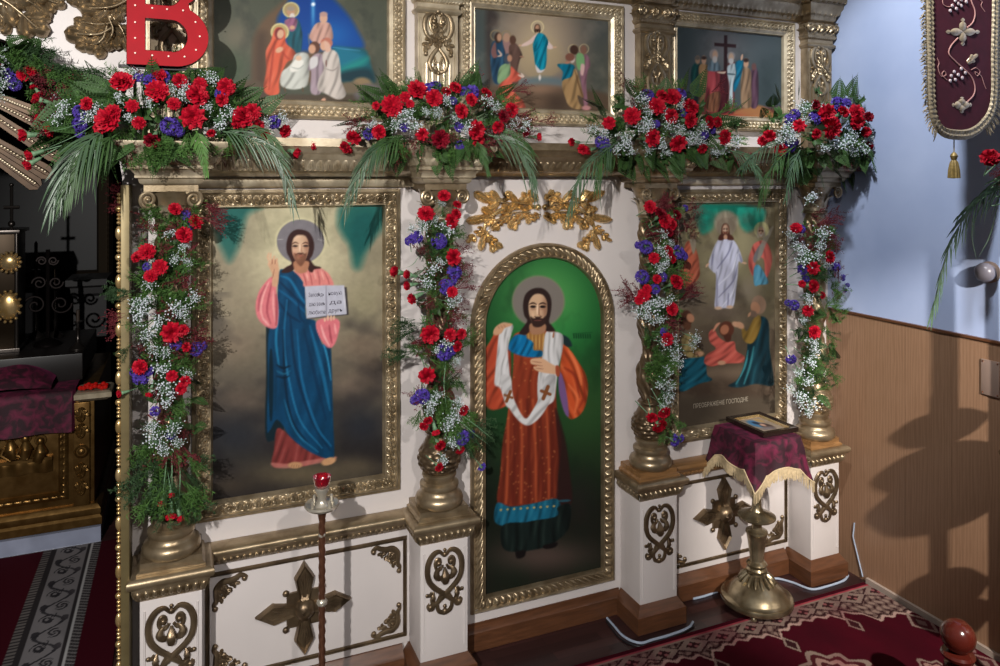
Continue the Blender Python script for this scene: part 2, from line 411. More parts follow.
def paint_icon1(x,y,*a):
    p=Painter(x,y,(128,118,98))
    n=p.noise(.035,.04,3,3); n2=p.noise(.05,.06,5,3)
    g=np.clip((y-205)/290,0,1)
    p.mixin(np.clip((g-.35)/.4,0,1)*.85,(54,49,47)); p.mixin(np.clip((g-.62)/.25,0,1)*.85,(30,27,28))
    p.blob(300,255,62,70,(206,196,162),.95); p.blob(300,232,42,40,(220,212,172),.7)
    p.mixin(np.clip(n*.45,0,.35)*(g<.62)*np.clip(1.3-g*2,0,1),(168,158,132)); p.mixin(np.clip(-n2*.3,0,.22),(92,88,72))
    for q in ([(216,205),(262,205),(248,214),(243,228),(240,240),(236,252),(229,262),(222,250),(218,238)],[(344,205),(383,205),(383,226),(372,240),(366,252),(360,268),(353,266),(350,246),(343,236),(338,222)]):
        p.poly(q,(22,92,86),4.5,.95)
    p.poly([(356,216),(372,214),(374,236),(362,252),(354,250),(350,232)],(14,82,80),4,.8)
    for cx,cy,rx,ry,c in ((225,300,18,40,(150,138,116)),(236,345,24,20,(132,116,98)),(365,300,22,30,(150,142,112)),(362,345,26,16,(122,104,88)),(350,385,20,14,(112,96,84)),(240,400,20,12,(104,90,78)),(372,370,16,26,(84,72,62))):
        p.blob(cx,cy,rx,ry,c,.7)
    p.mixin(np.clip(p.noise(.05,.09,9,3),0,1)*.35*(g>.3)*np.clip((.85-g)/.2,0,1),(140,124,104)); p.mixin(np.clip(-p.noise(.05,.08,12,3),0,1)*.5*(g>.3),(44,40,42))
    p.blob(235,435,30,22,(36,40,48),.7); p.blob(362,425,24,20,(38,42,50),.7)
    p.blob(302,474,56,13,(104,92,70),.8); p.blob(356,466,24,9,(96,84,66),.6); p.blob(230,486,22,9,(70,60,48),.6)
    A=lambda l: tr(l,240,210,5.55); B=lambda l: tr(l,240,320,3.7)
    # halo
    hc=tr([(336,175)],240,210,5.55)[0]; p.ell(hc[0],hc[1],25.5,23.5,(206,198,158),1.2); p.ell(hc[0],hc[1],23.8,22,(122,117,122),.7)
    p.line(A([(208,165),(238,162)]),(170,165,165),.7); p.line(A([(432,162),(466,172)]),(170,165,165),.7)
    # dark robe lying behind
    p.poly(B([(100,-40),(97,200),(94,425),(125,445),(160,420),(170,120),(140,-40)]),(16,34,42),.8)
    # red under robe at the hem
    r=p.poly(B([(140,400),(126,480),(117,528),(135,545),(200,535),(238,540),(300,520),(348,512),(300,480),(200,440)]),(126,52,50),.8); p.drape(r,.55,.3,.5,2,(196,116,108))
    p.poly(B([(117,528),(180,532),(250,520),(348,505),(345,518),(250,538),(180,548),(130,546)]),(190,118,108),.9,.7)
    # blue mantle
    m=p.poly([(279,272),(287,270),(296,272),(302,280),(306,290),(306,316),(316,322),(322,344),(330,343),(332,380),(333,420),(334,456),(328,459),(312,453),(298,444),(288,434),(282,424),(276,420),(270,430),(267,428),(268,380),(268,340),(272,318),(277,300)],(9,62,98),.8); p.drape(m,.28,.12,.30,4,(40,120,160))
    for l,c,w,al in (
        ([(281,276),(290,280),(300,296),(306,304)],(30,118,166),2.6,.8),([(279,290),(290,298),(305,312)],(24,100,148),2.2,.8),([(280,282),(292,294),(304,306)],(6,38,66),2.2,.8),([(279,302),(288,314),(300,322)],(6,38,66),2.4,.8),
        ([(279,310),(276,340),(279,366)],(34,128,172),2.4,.8),([(287,300),(284,340),(289,380),(300,420),(322,448)],(34,116,162),1.8,.9),([(290,316),(296,370),(312,420),(330,450)],(8,42,70),3.4,.9),
        ([(297,330),(302,380),(316,425),(331,446)],(26,104,150),2.6,.8),([(304,330),(316,380),(326,420)],(8,44,74),3.4,.7),([(310,326),(322,370),(330,410)],(26,104,148),3.6,.8),([(316,322),(326,352),(331,380)],(52,150,196),2,.8),
        ([(283,330),(285,380),(292,420),(310,446)],(6,34,56),2.6,.9),([(276,372),(275,410)],(8,50,78),3,.9),([(271,350),(271,420)],(6,30,42),5,.9),([(284,400),(296,432),(318,452)],(40,120,160),1.6,.8),([(280,380),(288,420),(304,446)],(10,56,84),2,.7),
        ([(277,365),(283,368),(290,366)],(4,24,40),2.2,.9),([(277,371),(284,374),(290,371)],(40,116,150),1.6,.7),([(277,376),(284,378),(289,376)],(4,24,40),1.8,.8),([(298,300),(300,316),(304,322)],(6,40,70),2.4,.7)):
        p.line(l,c,w,al,.9,True,m)
    # pink tunic and sleeves
    t=p.poly(A([(300,338),(345,338),(385,330),(430,318),(470,335),(500,365),(520,418),(480,428),(362,428),(350,395),(322,362)]),(218,132,126),.8)
    for l in ([(350,350),(362,385),(368,418)],[(385,345),(395,380),(400,415)],[(430,335),(440,380),(442,415)],[(470,345),(488,385),(495,412)]): p.line(A(l),(160,74,76),1.1,.8,.7,True,t)
    for l in ([(368,350),(378,390)],[(410,335),(420,380)],[(450,335),(465,385)]): p.line(A(l),(240,178,166),1.6,.8,.8,True,t)
    s=p.poly(A([(172,372),(135,408),(102,460),(86,540),(102,605),(150,650),(200,655),(213,600),(212,520),(202,450),(205,400),(190,380)]),(216,120,126),.8)
    for l,c in (([(160,400),(130,470),(115,550),(130,610)],(244,182,176)),([(175,410),(160,480),(150,560),(170,630)],(158,66,80)),([(140,420),(110,490),(102,560)],(170,78,90)),([(185,450),(185,530),(195,620)],(240,170,168)),([(200,470),(203,560),(200,640)],(150,62,74)),([(125,600),(160,640)],(240,180,176))): p.line(A(l),c,2,.8,.9,True,s)
    s2=p.poly(B([(283,5),(292,60),(325,102),(350,90),(366,40),(368,5),(340,-8)]),(216,116,124),.8)
    for l,c in (([(300,20),(312,60),(330,95)],(250,190,186)),([(330,20),(335,60),(340,85)],(150,58,72)),([(350,15),(355,50)],(244,176,172))): p.line(B(l),c,2,.8,.9,True,s2)
    # blessing hand
    sk=(206,160,128)
    p.poly(A([(178,420),(206,420),(216,360),(214,310),(205,280),(184,272),(165,285),(160,310),(176,350),(180,380)]),sk,.7)
    for l in ([(165,300),(155,262),(160,236)],[(172,290),(170,255),(172,238)],[(188,290),(188,262),(196,258)],[(200,295),(206,275),(200,268)],[(168,318),(158,300),(168,290)]): p.line(A(l),(214,170,138),1.7,1,.5)
    for l in ([(178,300),(180,272)],[(195,300),(197,275)],[(180,380),(190,330)]): p.line(A(l),(140,84,62),.8,.8,.5)
    # head
    h=(54,30,28)
    p.poly(A([(335,108),(300,114),(272,140),(258,185),(260,235),(280,275),(285,300),(258,315),(232,338),(232,348),(268,348),(300,330),(315,300),(360,300),(372,318),(385,342),(402,345),(412,330),(445,325),(446,316),(415,308),(396,285),(388,272),(402,250),(412,205),(405,160),(380,122)]),h,.7)
    p.poly(A([(302,285),(378,285),(378,325),(366,345),(336,352),(312,345),(300,325)]),(178,124,94),.8)
    f=p.poly(A([(336,138),(312,142),(294,165),(288,205),(292,240),(304,270),(320,292),(345,294),(362,275),(376,240),(381,205),(376,168),(360,144)]),(212,176,146),.8)
    p.blob(*A([(372,215)])[0],3,12,(150,100,78),.6,f); p.blob(*A([(300,250)])[0],4,5,(190,120,100),.5,f)
    p.poly(A([(300,240),(318,245),(336,238),(352,246),(370,240),(366,272),(352,298),(338,312),(322,300),(308,280)]),(112,70,52),.9,.9)
    p.blob(*A([(322,262)])[0],2.5,3,(180,124,98),.6)
    for q in (-1,1):
        ex=336+q*30
        p.line(A([(ex-18,188-2*q),(ex,180),(ex+18,188+2*q)]),(72,44,36),1.2,.9,.5); p.ell(*A([(ex,200)])[0],2.6,1.1,(40,26,26),.5)
        p.ell(*A([(ex,210)])[0],2.6,.9,(176,128,104),.6,.7)
    p.line(A([(340,190),(341,225),(347,232)]),(160,104,80),1.0,.8,.6); p.line(A([(333,190),(333,228)]),(236,208,182),1.3,.9,.7)
    p.line(A([(312,246),(325,240),(336,243),(348,240),(362,248)]),(70,38,32),1.3,.9,.5); p.line(A([(327,254),(346,254)]),(176,96,86),1.1,.9,.5)
    p.line(A([(300,160),(318,150),(336,146)]),(232,200,172),2,.5,1,True,f)
    # book
    p.poly(A([(362,428),(372,606),(480,594),(604,582),(592,428)]),(58,52,54),.6,1,False)
    p.poly(A([(360,424),(370,602),(478,588),(592,578),(578,418),(478,418)]),(186,186,200),.6,1,False)
    p.line(A([(478,420),(480,590)]),(128,126,140),1.2,.9,.7); p.line(A([(572,424),(588,572)]),(214,212,220),1.4,.8,.7)
    for l in ([(470,600),(472,618)],[(488,585),(488,614)],[(505,585),(506,614)],[(522,588),(520,610)]): p.line(A(l),(222,180,152),2.2,1,.6)
    # feet
    p.ell(*B([(204,537)])[0],7,3.2,(186,140,100)); p.ell(*B([(328,523)])[0],7.5,3.6,(190,144,104),rot=-.3)
    for k in range(4): p.line(B([(190+k*9,545),(192+k*9,536)]),(120,80,60),.7,.7,.5)
    p.c*=(.98+.025*p.noise(.5,.5,21,2))[...,None]
    return p.out()
PAINT['icon1']=paint_icon1

def paint_door(x,y,*a):
    p=Painter(x,y,(24,66,34))
    g=np.clip((y-262)/330,0,1)
    p.blob(552,310,46,60,(40,132,62),.95); p.blob(545,296,38,34,(96,150,84),.7)
    p.mixin(np.clip((g-.30)/.25,0,1)*.75,(34,56,30)); p.mixin(np.clip((g-.5)/.25,0,1)*.9,(24,24,20))
    p.blob(585,400,26,40,(50,78,40),.6)
    p.mixin(np.clip(-p.noise(.08,.06,4),0,1)*.35,(12,30,18))
    p.blob(545,556,50,17,(82,66,60),.85); p.blob(580,500,18,30,(34,30,28),.6); p.blob(478,480,16,60,(16,20,16),.7)
    A=lambda l: tr(l,470,250,4.757); B=lambda l: tr(l,470,380,3.171)
    # old faint lettering left of the frame
    p.line(A([(490,398),(582,392)]),(18,70,34),.8,.8,.6,False); 
    for k in range(8): p.line(A([(494+k*11,402),(495+k*11,418)]),(12,52,28),1.3,.9,.5,False)
    # halo
    p.ell(*A([(325,245)])[0],26.5,26,(122,122,100),1.2,.95); p.ell(*A([(325,245)])[0],25,24.6,(118,110,104),1,.95)
    # robe, orange sticharion
    r=p.poly(B([(150,-150),(140,-100),(136,-30),(128,40),(118,120),(104,200),(96,300),(88,390),(140,400),(220,388),(275,378),(280,300),(290,200),(275,90),(272,-30),(276,-150)]),(132,52,32),.8)
    p.mixin(r*np.clip((y-395)/60,0,1)*.6,(92,34,24)); p.mixin(r*np.clip((345+25-y)/40,0,1)*.6,(196,88,44))
    p.drape(r,.55,.04,.35,3,(196,104,60))
    for a0,a1,c in ((500,496,0),(508,506,1),(514,513,0),(521,521,1),(527,529,0),(533,536,1),(539,543,0),(546,549,1),(552,552,0)): p.line([(a0,400),((a0+a1)/2+1,450),(a1,503)],((88,30,22),(176,82,48))[c],2.6,.65,1.1,False,r)
    for k in range(130):
        a_=rnd.uniform(490,556); b_=rnd.uniform(360,500); p.ell(a_,b_,.9,.8,(214,146,84),.6,.35*(1 if r[0,0]==0 else 1),0,r)
    p.poly(B([(270,90),(300,180),(318,300),(322,392),(276,398),(282,250)]),(44,22,22),1.2,.85)
    hb=p.poly(B([(86,390),(130,402),(200,392),(276,378),(278,430),(200,446),(130,462),(80,450)]),(24,96,124),.8); p.drape(hb,.6,.1,.6,2,(70,150,170))
    for k in range(9): p.ell(*B([(98+k*21,412-k*1.5)])[0],1.3,1.1,(176,150,90),.5,.9)
    p.line(B([(280,384),(318,382)]),(36,84,100),2.4,.8)
    u=p.poly(B([(106,460),(104,530),(150,545),(240,530),(275,510),(312,470),(318,396),(278,404),(276,432),(190,450)]),(20,30,28),.8); p.drape(u,.5,.05,.7,5,(54,70,62))
    p.poly(B([(145,545),(175,540),(172,560),(150,566)]),(20,16,16),.8); p.poly(B([(232,525),(276,515),(270,530),(240,536)]),(20,16,16),.8)
    # sleeves
    ls=p.poly(A([(120,395),(92,440),(62,490),(40,560),(38,640),(45,690),(75,740),(120,760),(190,720),(195,600),(190,470),(150,400)]),(172,68,44),.8); p.drape(ls,.55,.5,.6,4,(226,130,90))
    p.poly(A([(40,560),(36,650),(50,660),(60,600),(62,550)]),(24,90,120),.9)
    p.line(A([(70,500),(60,580),(68,690)]),(110,44,60),3,.7)
    rs=p.poly(A([(440,445),(480,480),(520,540),(552,600),(560,680),(540,760),(500,800),(465,790),(440,690),(428,590),(432,520)]),(192,78,40),.8); p.drape(rs,.5,-.5,.65,6,(236,140,90))
    for l,c in (([(470,480),(510,560),(530,640)],(232,128,80)),([(450,560),(500,600),(520,700)],(120,40,26)),([(470,640),(510,700),(500,770)],(232,120,74)),([(540,610),(545,690),(520,750)],(130,44,28))): p.line(A(l),c,3,.7,1.2,True,rs)
    p.poly(A([(428,580),(446,620),(462,700),(470,790),(448,770),(426,690),(420,620)]),(112,82,128),.9)
    p.poly(A([(440,405),(470,420),(486,455),(462,460),(440,440)]),(26,44,46),.9)
    # chest: tunic collar
    p.poly(A([(270,395),(360,395),(356,440),(345,510),(300,500),(268,440)]),(150,104,56),.8)
    for k in range(5): p.line(A([(278+k*18,400),(282+k*16,470)]),(204,160,92),1.2,.8,.6)
    bl=p.poly(A([(212,408),(262,404),(272,420),(300,440),(302,475),(340,480),(350,500),(320,510),(250,505),(182,470)]),(10,104,156),.8); p.drape(bl,.7,.3,.6,2,(60,170,210))
    # stole
    w=(206,204,204)
    a1=p.poly(A([(150,352),(182,350),(205,362),(196,400),(180,470),(186,560),(196,660),(196,740),(172,740),(145,660),(118,640),(118,600),(128,500),(136,410)]),w,.8); p.drape(a1,.9,.12,.45,3,(240,240,244))
    a2=p.poly(A([(358,400),(380,388),(438,402),(440,470),(420,560),(410,640),(396,720),(340,740),(322,700),(324,600),(345,500)]),w,.8); p.drape(a2,.8,-.1,.4,5,(244,244,248))
    # hanging loop, from the zoom of the lower half
    lp=p.poly(B([(96,-10),(112,60),(140,112),(180,144),(222,118),(256,60),(272,-10),(240,-10),(222,50),(196,100),(178,122),(160,104),(136,50),(128,-10)]),w,.8); p.drape(lp,.5,.7,.4,2,(244,244,246))
    for cx,cy,k in ((122,52,1.0),(240,40,1.2)):
        q=B([(cx,cy)])[0]; p.line([(q[0]-2*k,q[1]+5*k),(q[0]+2*k,q[1]-5*k)],(122,72,40),3*k,1,.5,False); p.line([(q[0]-3.6*k,q[1]-1.4*k),(q[0]+3.6*k,q[1]+1.4*k)],(122,72,40),2.6*k,1,.5,False)
    p.line(A([(398,395),(396,414)]),(150,90,60),1.6,.9,.5,False)
    # hands
    sk=(196,150,116)
    p.poly(A([(112,382),(128,360),(158,346),(200,352),(192,362),(165,372),(150,395),(128,405),(112,400)]),sk,.7)
    for k in range(3): p.line(A([(132+k*14,362+k*-3),(142+k*14,374-k*3)]),(140,92,70),.8,.8,.5)
    p.poly(A([(290,520),(322,514),(350,518),(385,540),(420,560),(422,590),(398,590),(340,582),(310,570),(302,556),(318,552),(290,540)]),(206,162,128),.7)
    for l in ([(296,530),(340,536)],[(300,545),(345,552)],[(312,562),(348,566)]): p.line(A(l),(140,88,66),.9,.8,.5)
    p.poly(A([(408,552),(426,556),(426,598),(410,596)]),(150,70,44),.7)
    # head
    p.poly(A([(322,180),(290,188),(262,215),(252,262),(258,310),(272,335),(262,355),(240,385),(236,400),(268,402),(300,370),(350,372),(362,385),(395,388),(404,382),(390,360),(376,340),(384,300),(388,250),(378,212),(352,186)]),(44,30,28),.8)
    p.poly(A([(288,350),(356,352),(356,390),(320,402),(288,395)]),(160,116,88),.8)
    f=p.poly(A([(322,208),(298,218),(280,250),(280,295),(290,330),(305,355),(340,356),(356,325),(366,290),(364,245),(348,216)]),(200,164,132),.8)
    p.blob(*A([(360,280)])[0],3.4,14,(128,88,68),.7,f)
    p.poly(A([(288,318),(305,325),(322,318),(345,325),(360,315),(358,345),(342,362),(318,368),(298,358)]),(52,34,30),.8)
    p.line(A([(305,335),(340,335)]),(130,76,66),1,.8,.5)
    for ex in (300,346):
        p.line(A([(ex-18,258),(ex,252),(ex+16,258)]),(54,34,28),1.6,.95,.5); p.ell(*A([(ex,270)])[0],2.9,1.4,(30,20,20),.5); p.ell(*A([(ex,282)])[0],2.6,1,(160,116,92),.6,.7)
    p.line(A([(328,262),(329,305),(336,312)]),(140,96,74),1.2,.9,.6); p.line(A([(321,262),(320,305)]),(236,206,176),1.4,.9,.7); p.line(A([(300,300),(298,318)]),(222,186,152),2,.6,.9)
    p.line(A([(308,316),(322,322),(340,316)]),(50,30,26),1.5,.9,.6)
    return p.out()
PAINT['door']=paint_door

def paint_icon3(x,y,*a):
    p=Painter(x,y,(106,96,74))
    g=np.clip((y-200)/230,0,1)
    p.blob(728,250,34,50,(150,142,108),.9); p.mixin(np.clip((g-.38)/.2,0,1)*.6,(96,82,70)); p.mixin(np.clip((g-.52)/.3,0,1)*.8,(58,46,38))
    A=lambda l: tr(l,670,200,5.55); B=lambda l: tr(l,670,300,5.13)
    p.poly(A([(140,25),(260,22),(400,26),(520,50),(520,110),(480,150),(430,180),(395,150),(365,90),(300,65),(255,110),(235,165),(180,190),(150,120)]),(28,136,114),2.2)
    p.blob(*A([(150,80)])[0],5,12,(96,98,80),.8)
    p.poly(A([(170,210),(220,170),(250,90),(305,65),(360,90),(385,150),(430,190),(430,300),(400,420),(300,440),(200,420),(170,300)]),(146,136,104),5,.55)
    p.ell(*A([(310,120)])[0],11.5,11,(172,160,140),2,.8); p.ell(*A([(310,150)])[0],9.5,9.5,(150,136,116),1)
    for cx,cy,rx,ry,c in ((690,300,16,12,(120,106,94)),(745,292,20,12,(124,112,98)),(722,312,24,8,(98,84,74)),(768,300,10,20,(96,88,66))): p.blob(cx,cy,rx,ry,c,.7)
    p.mixin(np.clip(p.noise(.12,.2,6),0,1)*.28,(130,116,98)); p.mixin(np.clip(-p.noise(.12,.15,8),0,1)*.35,(58,48,40))
    # christ in white
    r=p.poly(A([(270,220),(310,212),(350,222),(378,262),(402,330),(400,350),(380,345),(376,420),(366,500),(350,590),(300,600),(250,598),(252,520),(256,420),(240,400),(218,375),(214,350),(230,300),(250,250)]),(200,200,220),.7); p.drape(r,.8,.12,.4,2,(236,236,248))
    for l,c in (([(345,235),(320,300),(262,380)],(120,118,146)),([(372,300),(340,400),(270,470)],(230,230,242)),([(376,360),(350,450),(270,540)],(124,122,150)),([(372,420),(345,520),(290,590)],(232,232,244)),([(258,400),(262,500),(258,590)],(126,124,150)),([(325,520),(320,595)],(120,120,150)),([(240,300),(232,360)],(122,120,148)),([(385,300),(398,345)],(124,122,150))): p.line(A(l),c,1.5,.8,.7,True,r)
    for l in ([(216,352),(206,362),(200,372)],[(400,348),(415,350),(424,352)]): p.line(A(l),(206,164,134),2,1,.5)
    p.head(*A([(308,165)])[0],3.0,5.2,(206,168,140),(84,48,36),(104,62,46)); p.poly(A([(270,205),(285,190),(330,190),(352,208),(350,222),(325,222),(308,212),(290,224),(270,222)]),(82,46,36),.7); p.ell(*A([(308,205)])[0],2,2.4,(190,146,118))
    p.ell(*A([(268,600)])[0],3.4,1.6,(206,170,140)); p.ell(*A([(332,594)])[0],3.2,1.6,(206,170,140))
    # elders
    l=p.poly(A([(92,235),(120,230),(150,290),(162,360),(160,430),(110,480),(95,500),(48,440),(50,400),(80,350),(78,280)]),(190,98,72),.7); p.drape(l,.8,.5,.6,3,(228,146,116))
    p.ell(*A([(125,190)])[0],7,7,(168,160,112),.7,.6); p.head(*A([(128,205)])[0],2.6,4.2,(176,134,104),(128,114,92)); p.poly(A([(112,220),(140,220),(142,270),(130,300),(118,270)]),(150,138,118),.8)
    rr=p.poly(A([(470,240),(520,225),(552,262),(566,330),(552,400),(530,430),(520,330),(480,330),(464,420),(440,380),(436,330),(450,280)]),(198,96,86),.7); p.drape(rr,.8,-.3,.6,4,(232,146,132))
    b=p.poly(A([(466,380),(490,360),(520,400),(545,460),(500,470),(468,470)]),(84,146,172),.7); p.drape(b,.8,.2,.5,2,(150,196,210))
    g_=p.poly(A([(490,260),(520,240),(512,300),(485,330),(470,350),(462,320)]),(120,116,116),.7); p.line(A([(570,150),(520,240),(490,330)]),(150,142,128),5,.8,.8)
    p.ell(*A([(508,165)])[0],7.5,8,(176,168,120),.7,.7); p.head(*A([(505,175)])[0],2.8,4.4,(190,150,120),(150,140,124),(176,168,156))
    # lower three
    p.blob(*B([(270,370)])[0],30,8,(130,112,94),.7)
    lb=p.poly(B([(90,300),(170,290),(185,330),(190,385),(215,410),(150,430),(60,470),(20,430),(60,360),(50,320)]),(20,84,104),.7); p.drape(lb,.7,.8,.65,3,(70,146,160))
    ly=p.poly(B([(60,195),(95,170),(120,180),(135,230),(170,270),(160,290),(100,295),(70,270)]),(146,128,84),.7); p.drape(ly,.8,.4,.5,2,(190,176,130))
    p.ell(*B([(82,95)])[0],6.5,8.5,(74,46,34)); p.ell(*B([(105,92)])[0],3.6,4.6,(180,128,98),rot=-.5); p.ell(*B([(88,135)])[0],4,4,(90,58,42)); p.ell(*B([(150,275)])[0],4.5,2.4,(190,146,114))
    pk=p.poly(B([(200,170),(225,150),(250,190),(290,215),(330,215),(340,260),(380,290),(370,320),(300,325),(260,330),(210,340),(175,320),(190,280),(235,250),(205,215)]),(206,96,84),.7); p.drape(pk,.7,.9,.6,5,(240,150,130))
    p.ell(*B([(290,150)])[0],7.5,8,(92,52,38)); p.ell(*B([(280,152)])[0],4.2,5,(170,110,82),rot=.4); p.poly(B([(276,185),(310,175),(312,205),(290,215)]),(80,44,34),.7)
    p.line(B([(222,160),(240,130),(255,118)]),(200,140,112),2.6,1,.6); p.ell(*B([(265,322)])[0],4,2.2,(200,150,120)); p.ell(*B([(338,125)])[0],4,2.6,(196,150,118),rot=.4)
    rb=p.poly(B([(440,110),(475,85),(505,120),(510,250),(530,400),(520,440),(440,430),(360,448),(300,440),(345,410),(375,350),(395,260),(400,220)]),(18,46,56),.8); p.drape(rb,.5,.2,.7,2,(44,104,118))
    for l_ in ([(400,260),(385,340),(340,430)],[(430,240),(410,340),(380,430)],[(395,300),(360,390)]): p.line(B(l_),(60,134,142),2,.8,.9,True,rb)
    yl=p.poly(B([(370,135),(395,160),(430,95),(460,80),(465,130),(440,200),(410,225),(375,200)]),(150,118,56),.8); p.drape(yl,.7,.5,.5,3,(198,168,96))
    p.ell(*B([(455,25)])[0],7.4,9.5,(140,112,92)); p.ell(*B([(438,40)])[0],4.6,6,(172,126,98),rot=-.3); p.poly(B([(415,55),(440,60),(445,85),(410,82)]),(120,98,84),.8); p.ell(*B([(360,130)])[0],4.5,3,(190,144,112),rot=.6); p.line(B([(412,65),(402,85)]),(190,144,112),2.4,1,.6)
    p.mixin(np.clip((y-392)/8,0,1)*.8,(70,62,52))
    return p.out()
PAINT['icon3']=paint_icon3

def paint_up1(x,y,*a):
    p=Painter(x,y,(74,78,66)); A=lambda l: tr(l,214,0,5.814)
    p.mixin(np.clip(p.noise(.09,.09,4),0,1)*.6,(98,96,80)); p.mixin(np.clip(-p.noise(.13,.1,6),0,1)*.6,(48,52,48))
    p.blob(*A([(120,220)])[0],16,16,(112,104,88),.7); p.blob(*A([(90,400)])[0],16,18,(70,96,66),.5)
    p.poly(A([(230,600),(225,300),(240,200),(290,110),(400,10),(480,-80),(620,-60),(760,60),(840,170),(890,290),(925,420),(920,480),(760,470),(600,480),(400,500),(330,560)]),(98,78,60),3)
    sky=p.poly(A([(370,140),(385,80),(430,20),(480,-80),(620,-60),(755,60),(830,170),(868,280),(700,290),(500,300),(400,280)]),(8,66,140),3); p.mixin(sky*np.clip(1-(y-0)/40,0,1)*.6,(4,52,130)); p.blob(*A([(690,200)])[0],18,14,(20,104,176),.6,sky)
    p.blob(*A([(576,60)])[0],2,16,(90,170,220),.7); p.ell(*A([(577,25)])[0],1.8,1.8,(236,246,255),1); 
    hl=p.poly(A([(690,280),(760,275),(870,285),(900,330),(925,440),(915,480),(740,470),(720,380)]),(16,84,96),2); p.poly(A([(700,280),(800,290),(870,330),(740,390)]),(24,110,138),3,.8); p.line(A([(690,275),(760,285),(850,295)]),(70,140,180),1.2,.8); p.poly(A([(740,390),(890,330),(870,380),(740,430)]),(30,136,130),3,.8); p.poly(A([(730,470),(740,420),(900,400),(925,480)]),(18,50,60),3)
    p.poly(A([(240,230),(300,190),(310,300),(300,560),(240,560)]),(70,56,46),5,.8)
    p.mixin(np.clip((y-93)/3,0,1)*.9,(74,62,50))
    for cx,cy,rx,ry,c in ((860,490,10,7,(132,112,84)),(900,545,15,10,(98,92,92)),(790,510,10,6,(104,92,74)),(215,500,12,6,(84,72,58)),(230,540,12,6,(74,62,54))): p.ell(*A([(cx,cy)])[0],rx,ry,c,1.6)
    # joseph
    p.ell(*A([(448,58)])[0],8.5,8,(196,184,132),.7); p.ell(*A([(448,58)])[0],7,6.6,(160,140,100),.7); p.ell(*A([(447,68)])[0],3.9,4.6,(178,138,110)); p.ell(*A([(447,50)])[0],4,2.4,(150,136,120)); p.ell(*A([(455,95)])[0],2.6,3.2,(206,198,190))
    j=p.poly(A([(415,115),(450,102),(490,115),(510,180),(512,230),(500,300),(440,290),(425,240),(420,180)]),(24,84,98),.8); p.drape(j,.7,.1,.6,2,(60,136,150)); jj=p.poly(A([(412,120),(450,102),(482,112),(480,150),(465,180),(440,180),(415,150)]),(146,92,120),.8); p.drape(jj,.8,.3,.4,3,(190,140,160)); p.ell(*A([(455,160)])[0],2.6,2,(196,152,124))
    # mary
    p.ell(*A([(383,185)])[0],9.2,8.8,(204,190,136),.7); p.ell(*A([(383,185)])[0],7.6,7.2,(170,150,104),.7)
    m=p.poly(A([(355,170),(385,160),(412,185),(420,250),(470,300),(460,340),(420,370),(380,470),(378,540),(330,555),(290,520),(305,400),(302,300),(330,240)]),(206,92,66),.8); p.drape(m,.55,.3,.6,2,(236,146,116)); p.line(A([(355,240),(340,340),(320,520)]),(140,50,40),2,.7,1,True,m); p.line(A([(380,280),(420,330),(440,345)]),(150,54,44),1.6,.7,1,True,m)
    p.ell(*A([(380,195)])[0],4.8,6,(122,48,50)); p.ell(*A([(387,198)])[0],3.4,4.6,(204,160,132),rot=.2); p.ell(*A([(380,290)])[0],4,2.6,(206,160,130),rot=-.5)
    # child and linen
    w=p.poly(A([(470,320),(510,305),(548,320),(555,380),(548,470),(530,505),(470,520),(410,510),(385,480),(395,420),(430,390),(455,360)]),(196,198,190),.8); p.drape(w,.6,.5,.5,3,(228,230,224)); p.poly(A([(440,400),(470,350),(500,345),(520,360),(500,400),(460,420)]),(222,220,212),.9); p.ell(*A([(492,338)])[0],3,2.6,(210,176,150)); p.line(A([(450,390),(490,400),(520,380)]),(150,156,150),1.2,.8)
    p.line(A([(410,510),(415,535)]),(90,70,52),1.6); p.line(A([(515,510),(518,535)]),(90,70,52),1.6)
    # standing shepherd
    s=p.poly(A([(590,140),(635,128),(675,140),(692,210),(680,232),(640,222),(635,240),(600,260),(560,230),(556,200)]),(196,152,138),.8); p.drape(s,.7,.2,.5,4,(226,190,176)); p.ell(*A([(637,105)])[0],4,5.6,(200,158,136)); p.ell(*A([(637,82)])[0],4,2.4,(176,140,132)); p.line(A([(549,195),(553,260)]),(150,120,100),1,.8)
    # kneeling two
    k1=p.poly(A([(570,330),(610,310),(640,330),(640,400),(625,460),(620,540),(580,550),(560,520),(565,420),(548,400)]),(158,140,150),.8); p.drape(k1,.7,.1,.5,5,(196,182,190)); p.ell(*A([(585,275)])[0],5.6,5.8,(92,60,48)); p.ell(*A([(570,285)])[0],3.6,4.6,(196,150,124)); p.poly(A([(560,340),(600,330),(600,380),(560,400)]),(200,196,196),.8)
    k2=p.poly(A([(640,300),(690,290),(722,320),(735,390),(740,470),(765,550),(720,578),(650,545),(605,520),(610,460),(640,400),(630,340)]),(196,186,178),.8); p.drape(k2,.6,.25,.5,6,(226,218,212)); p.ell(*A([(655,250)])[0],6,5.4,(176,110,92)); p.ell(*A([(640,268)])[0],4,4.6,(204,158,132)); p.poly(A([(640,240),(668,250),(680,290),(650,300)]),(206,166,146),.9); p.line(A([(652,350),(653,385)]),(110,70,64),1.2); p.line(A([(650,400),(690,410),(720,390)]),(140,130,124),1.4,.8); p.ell(*A([(635,585)])[0],3,2,(196,150,126),rot=-.8)
    return p.out()
PAINT['up1']=paint_up1

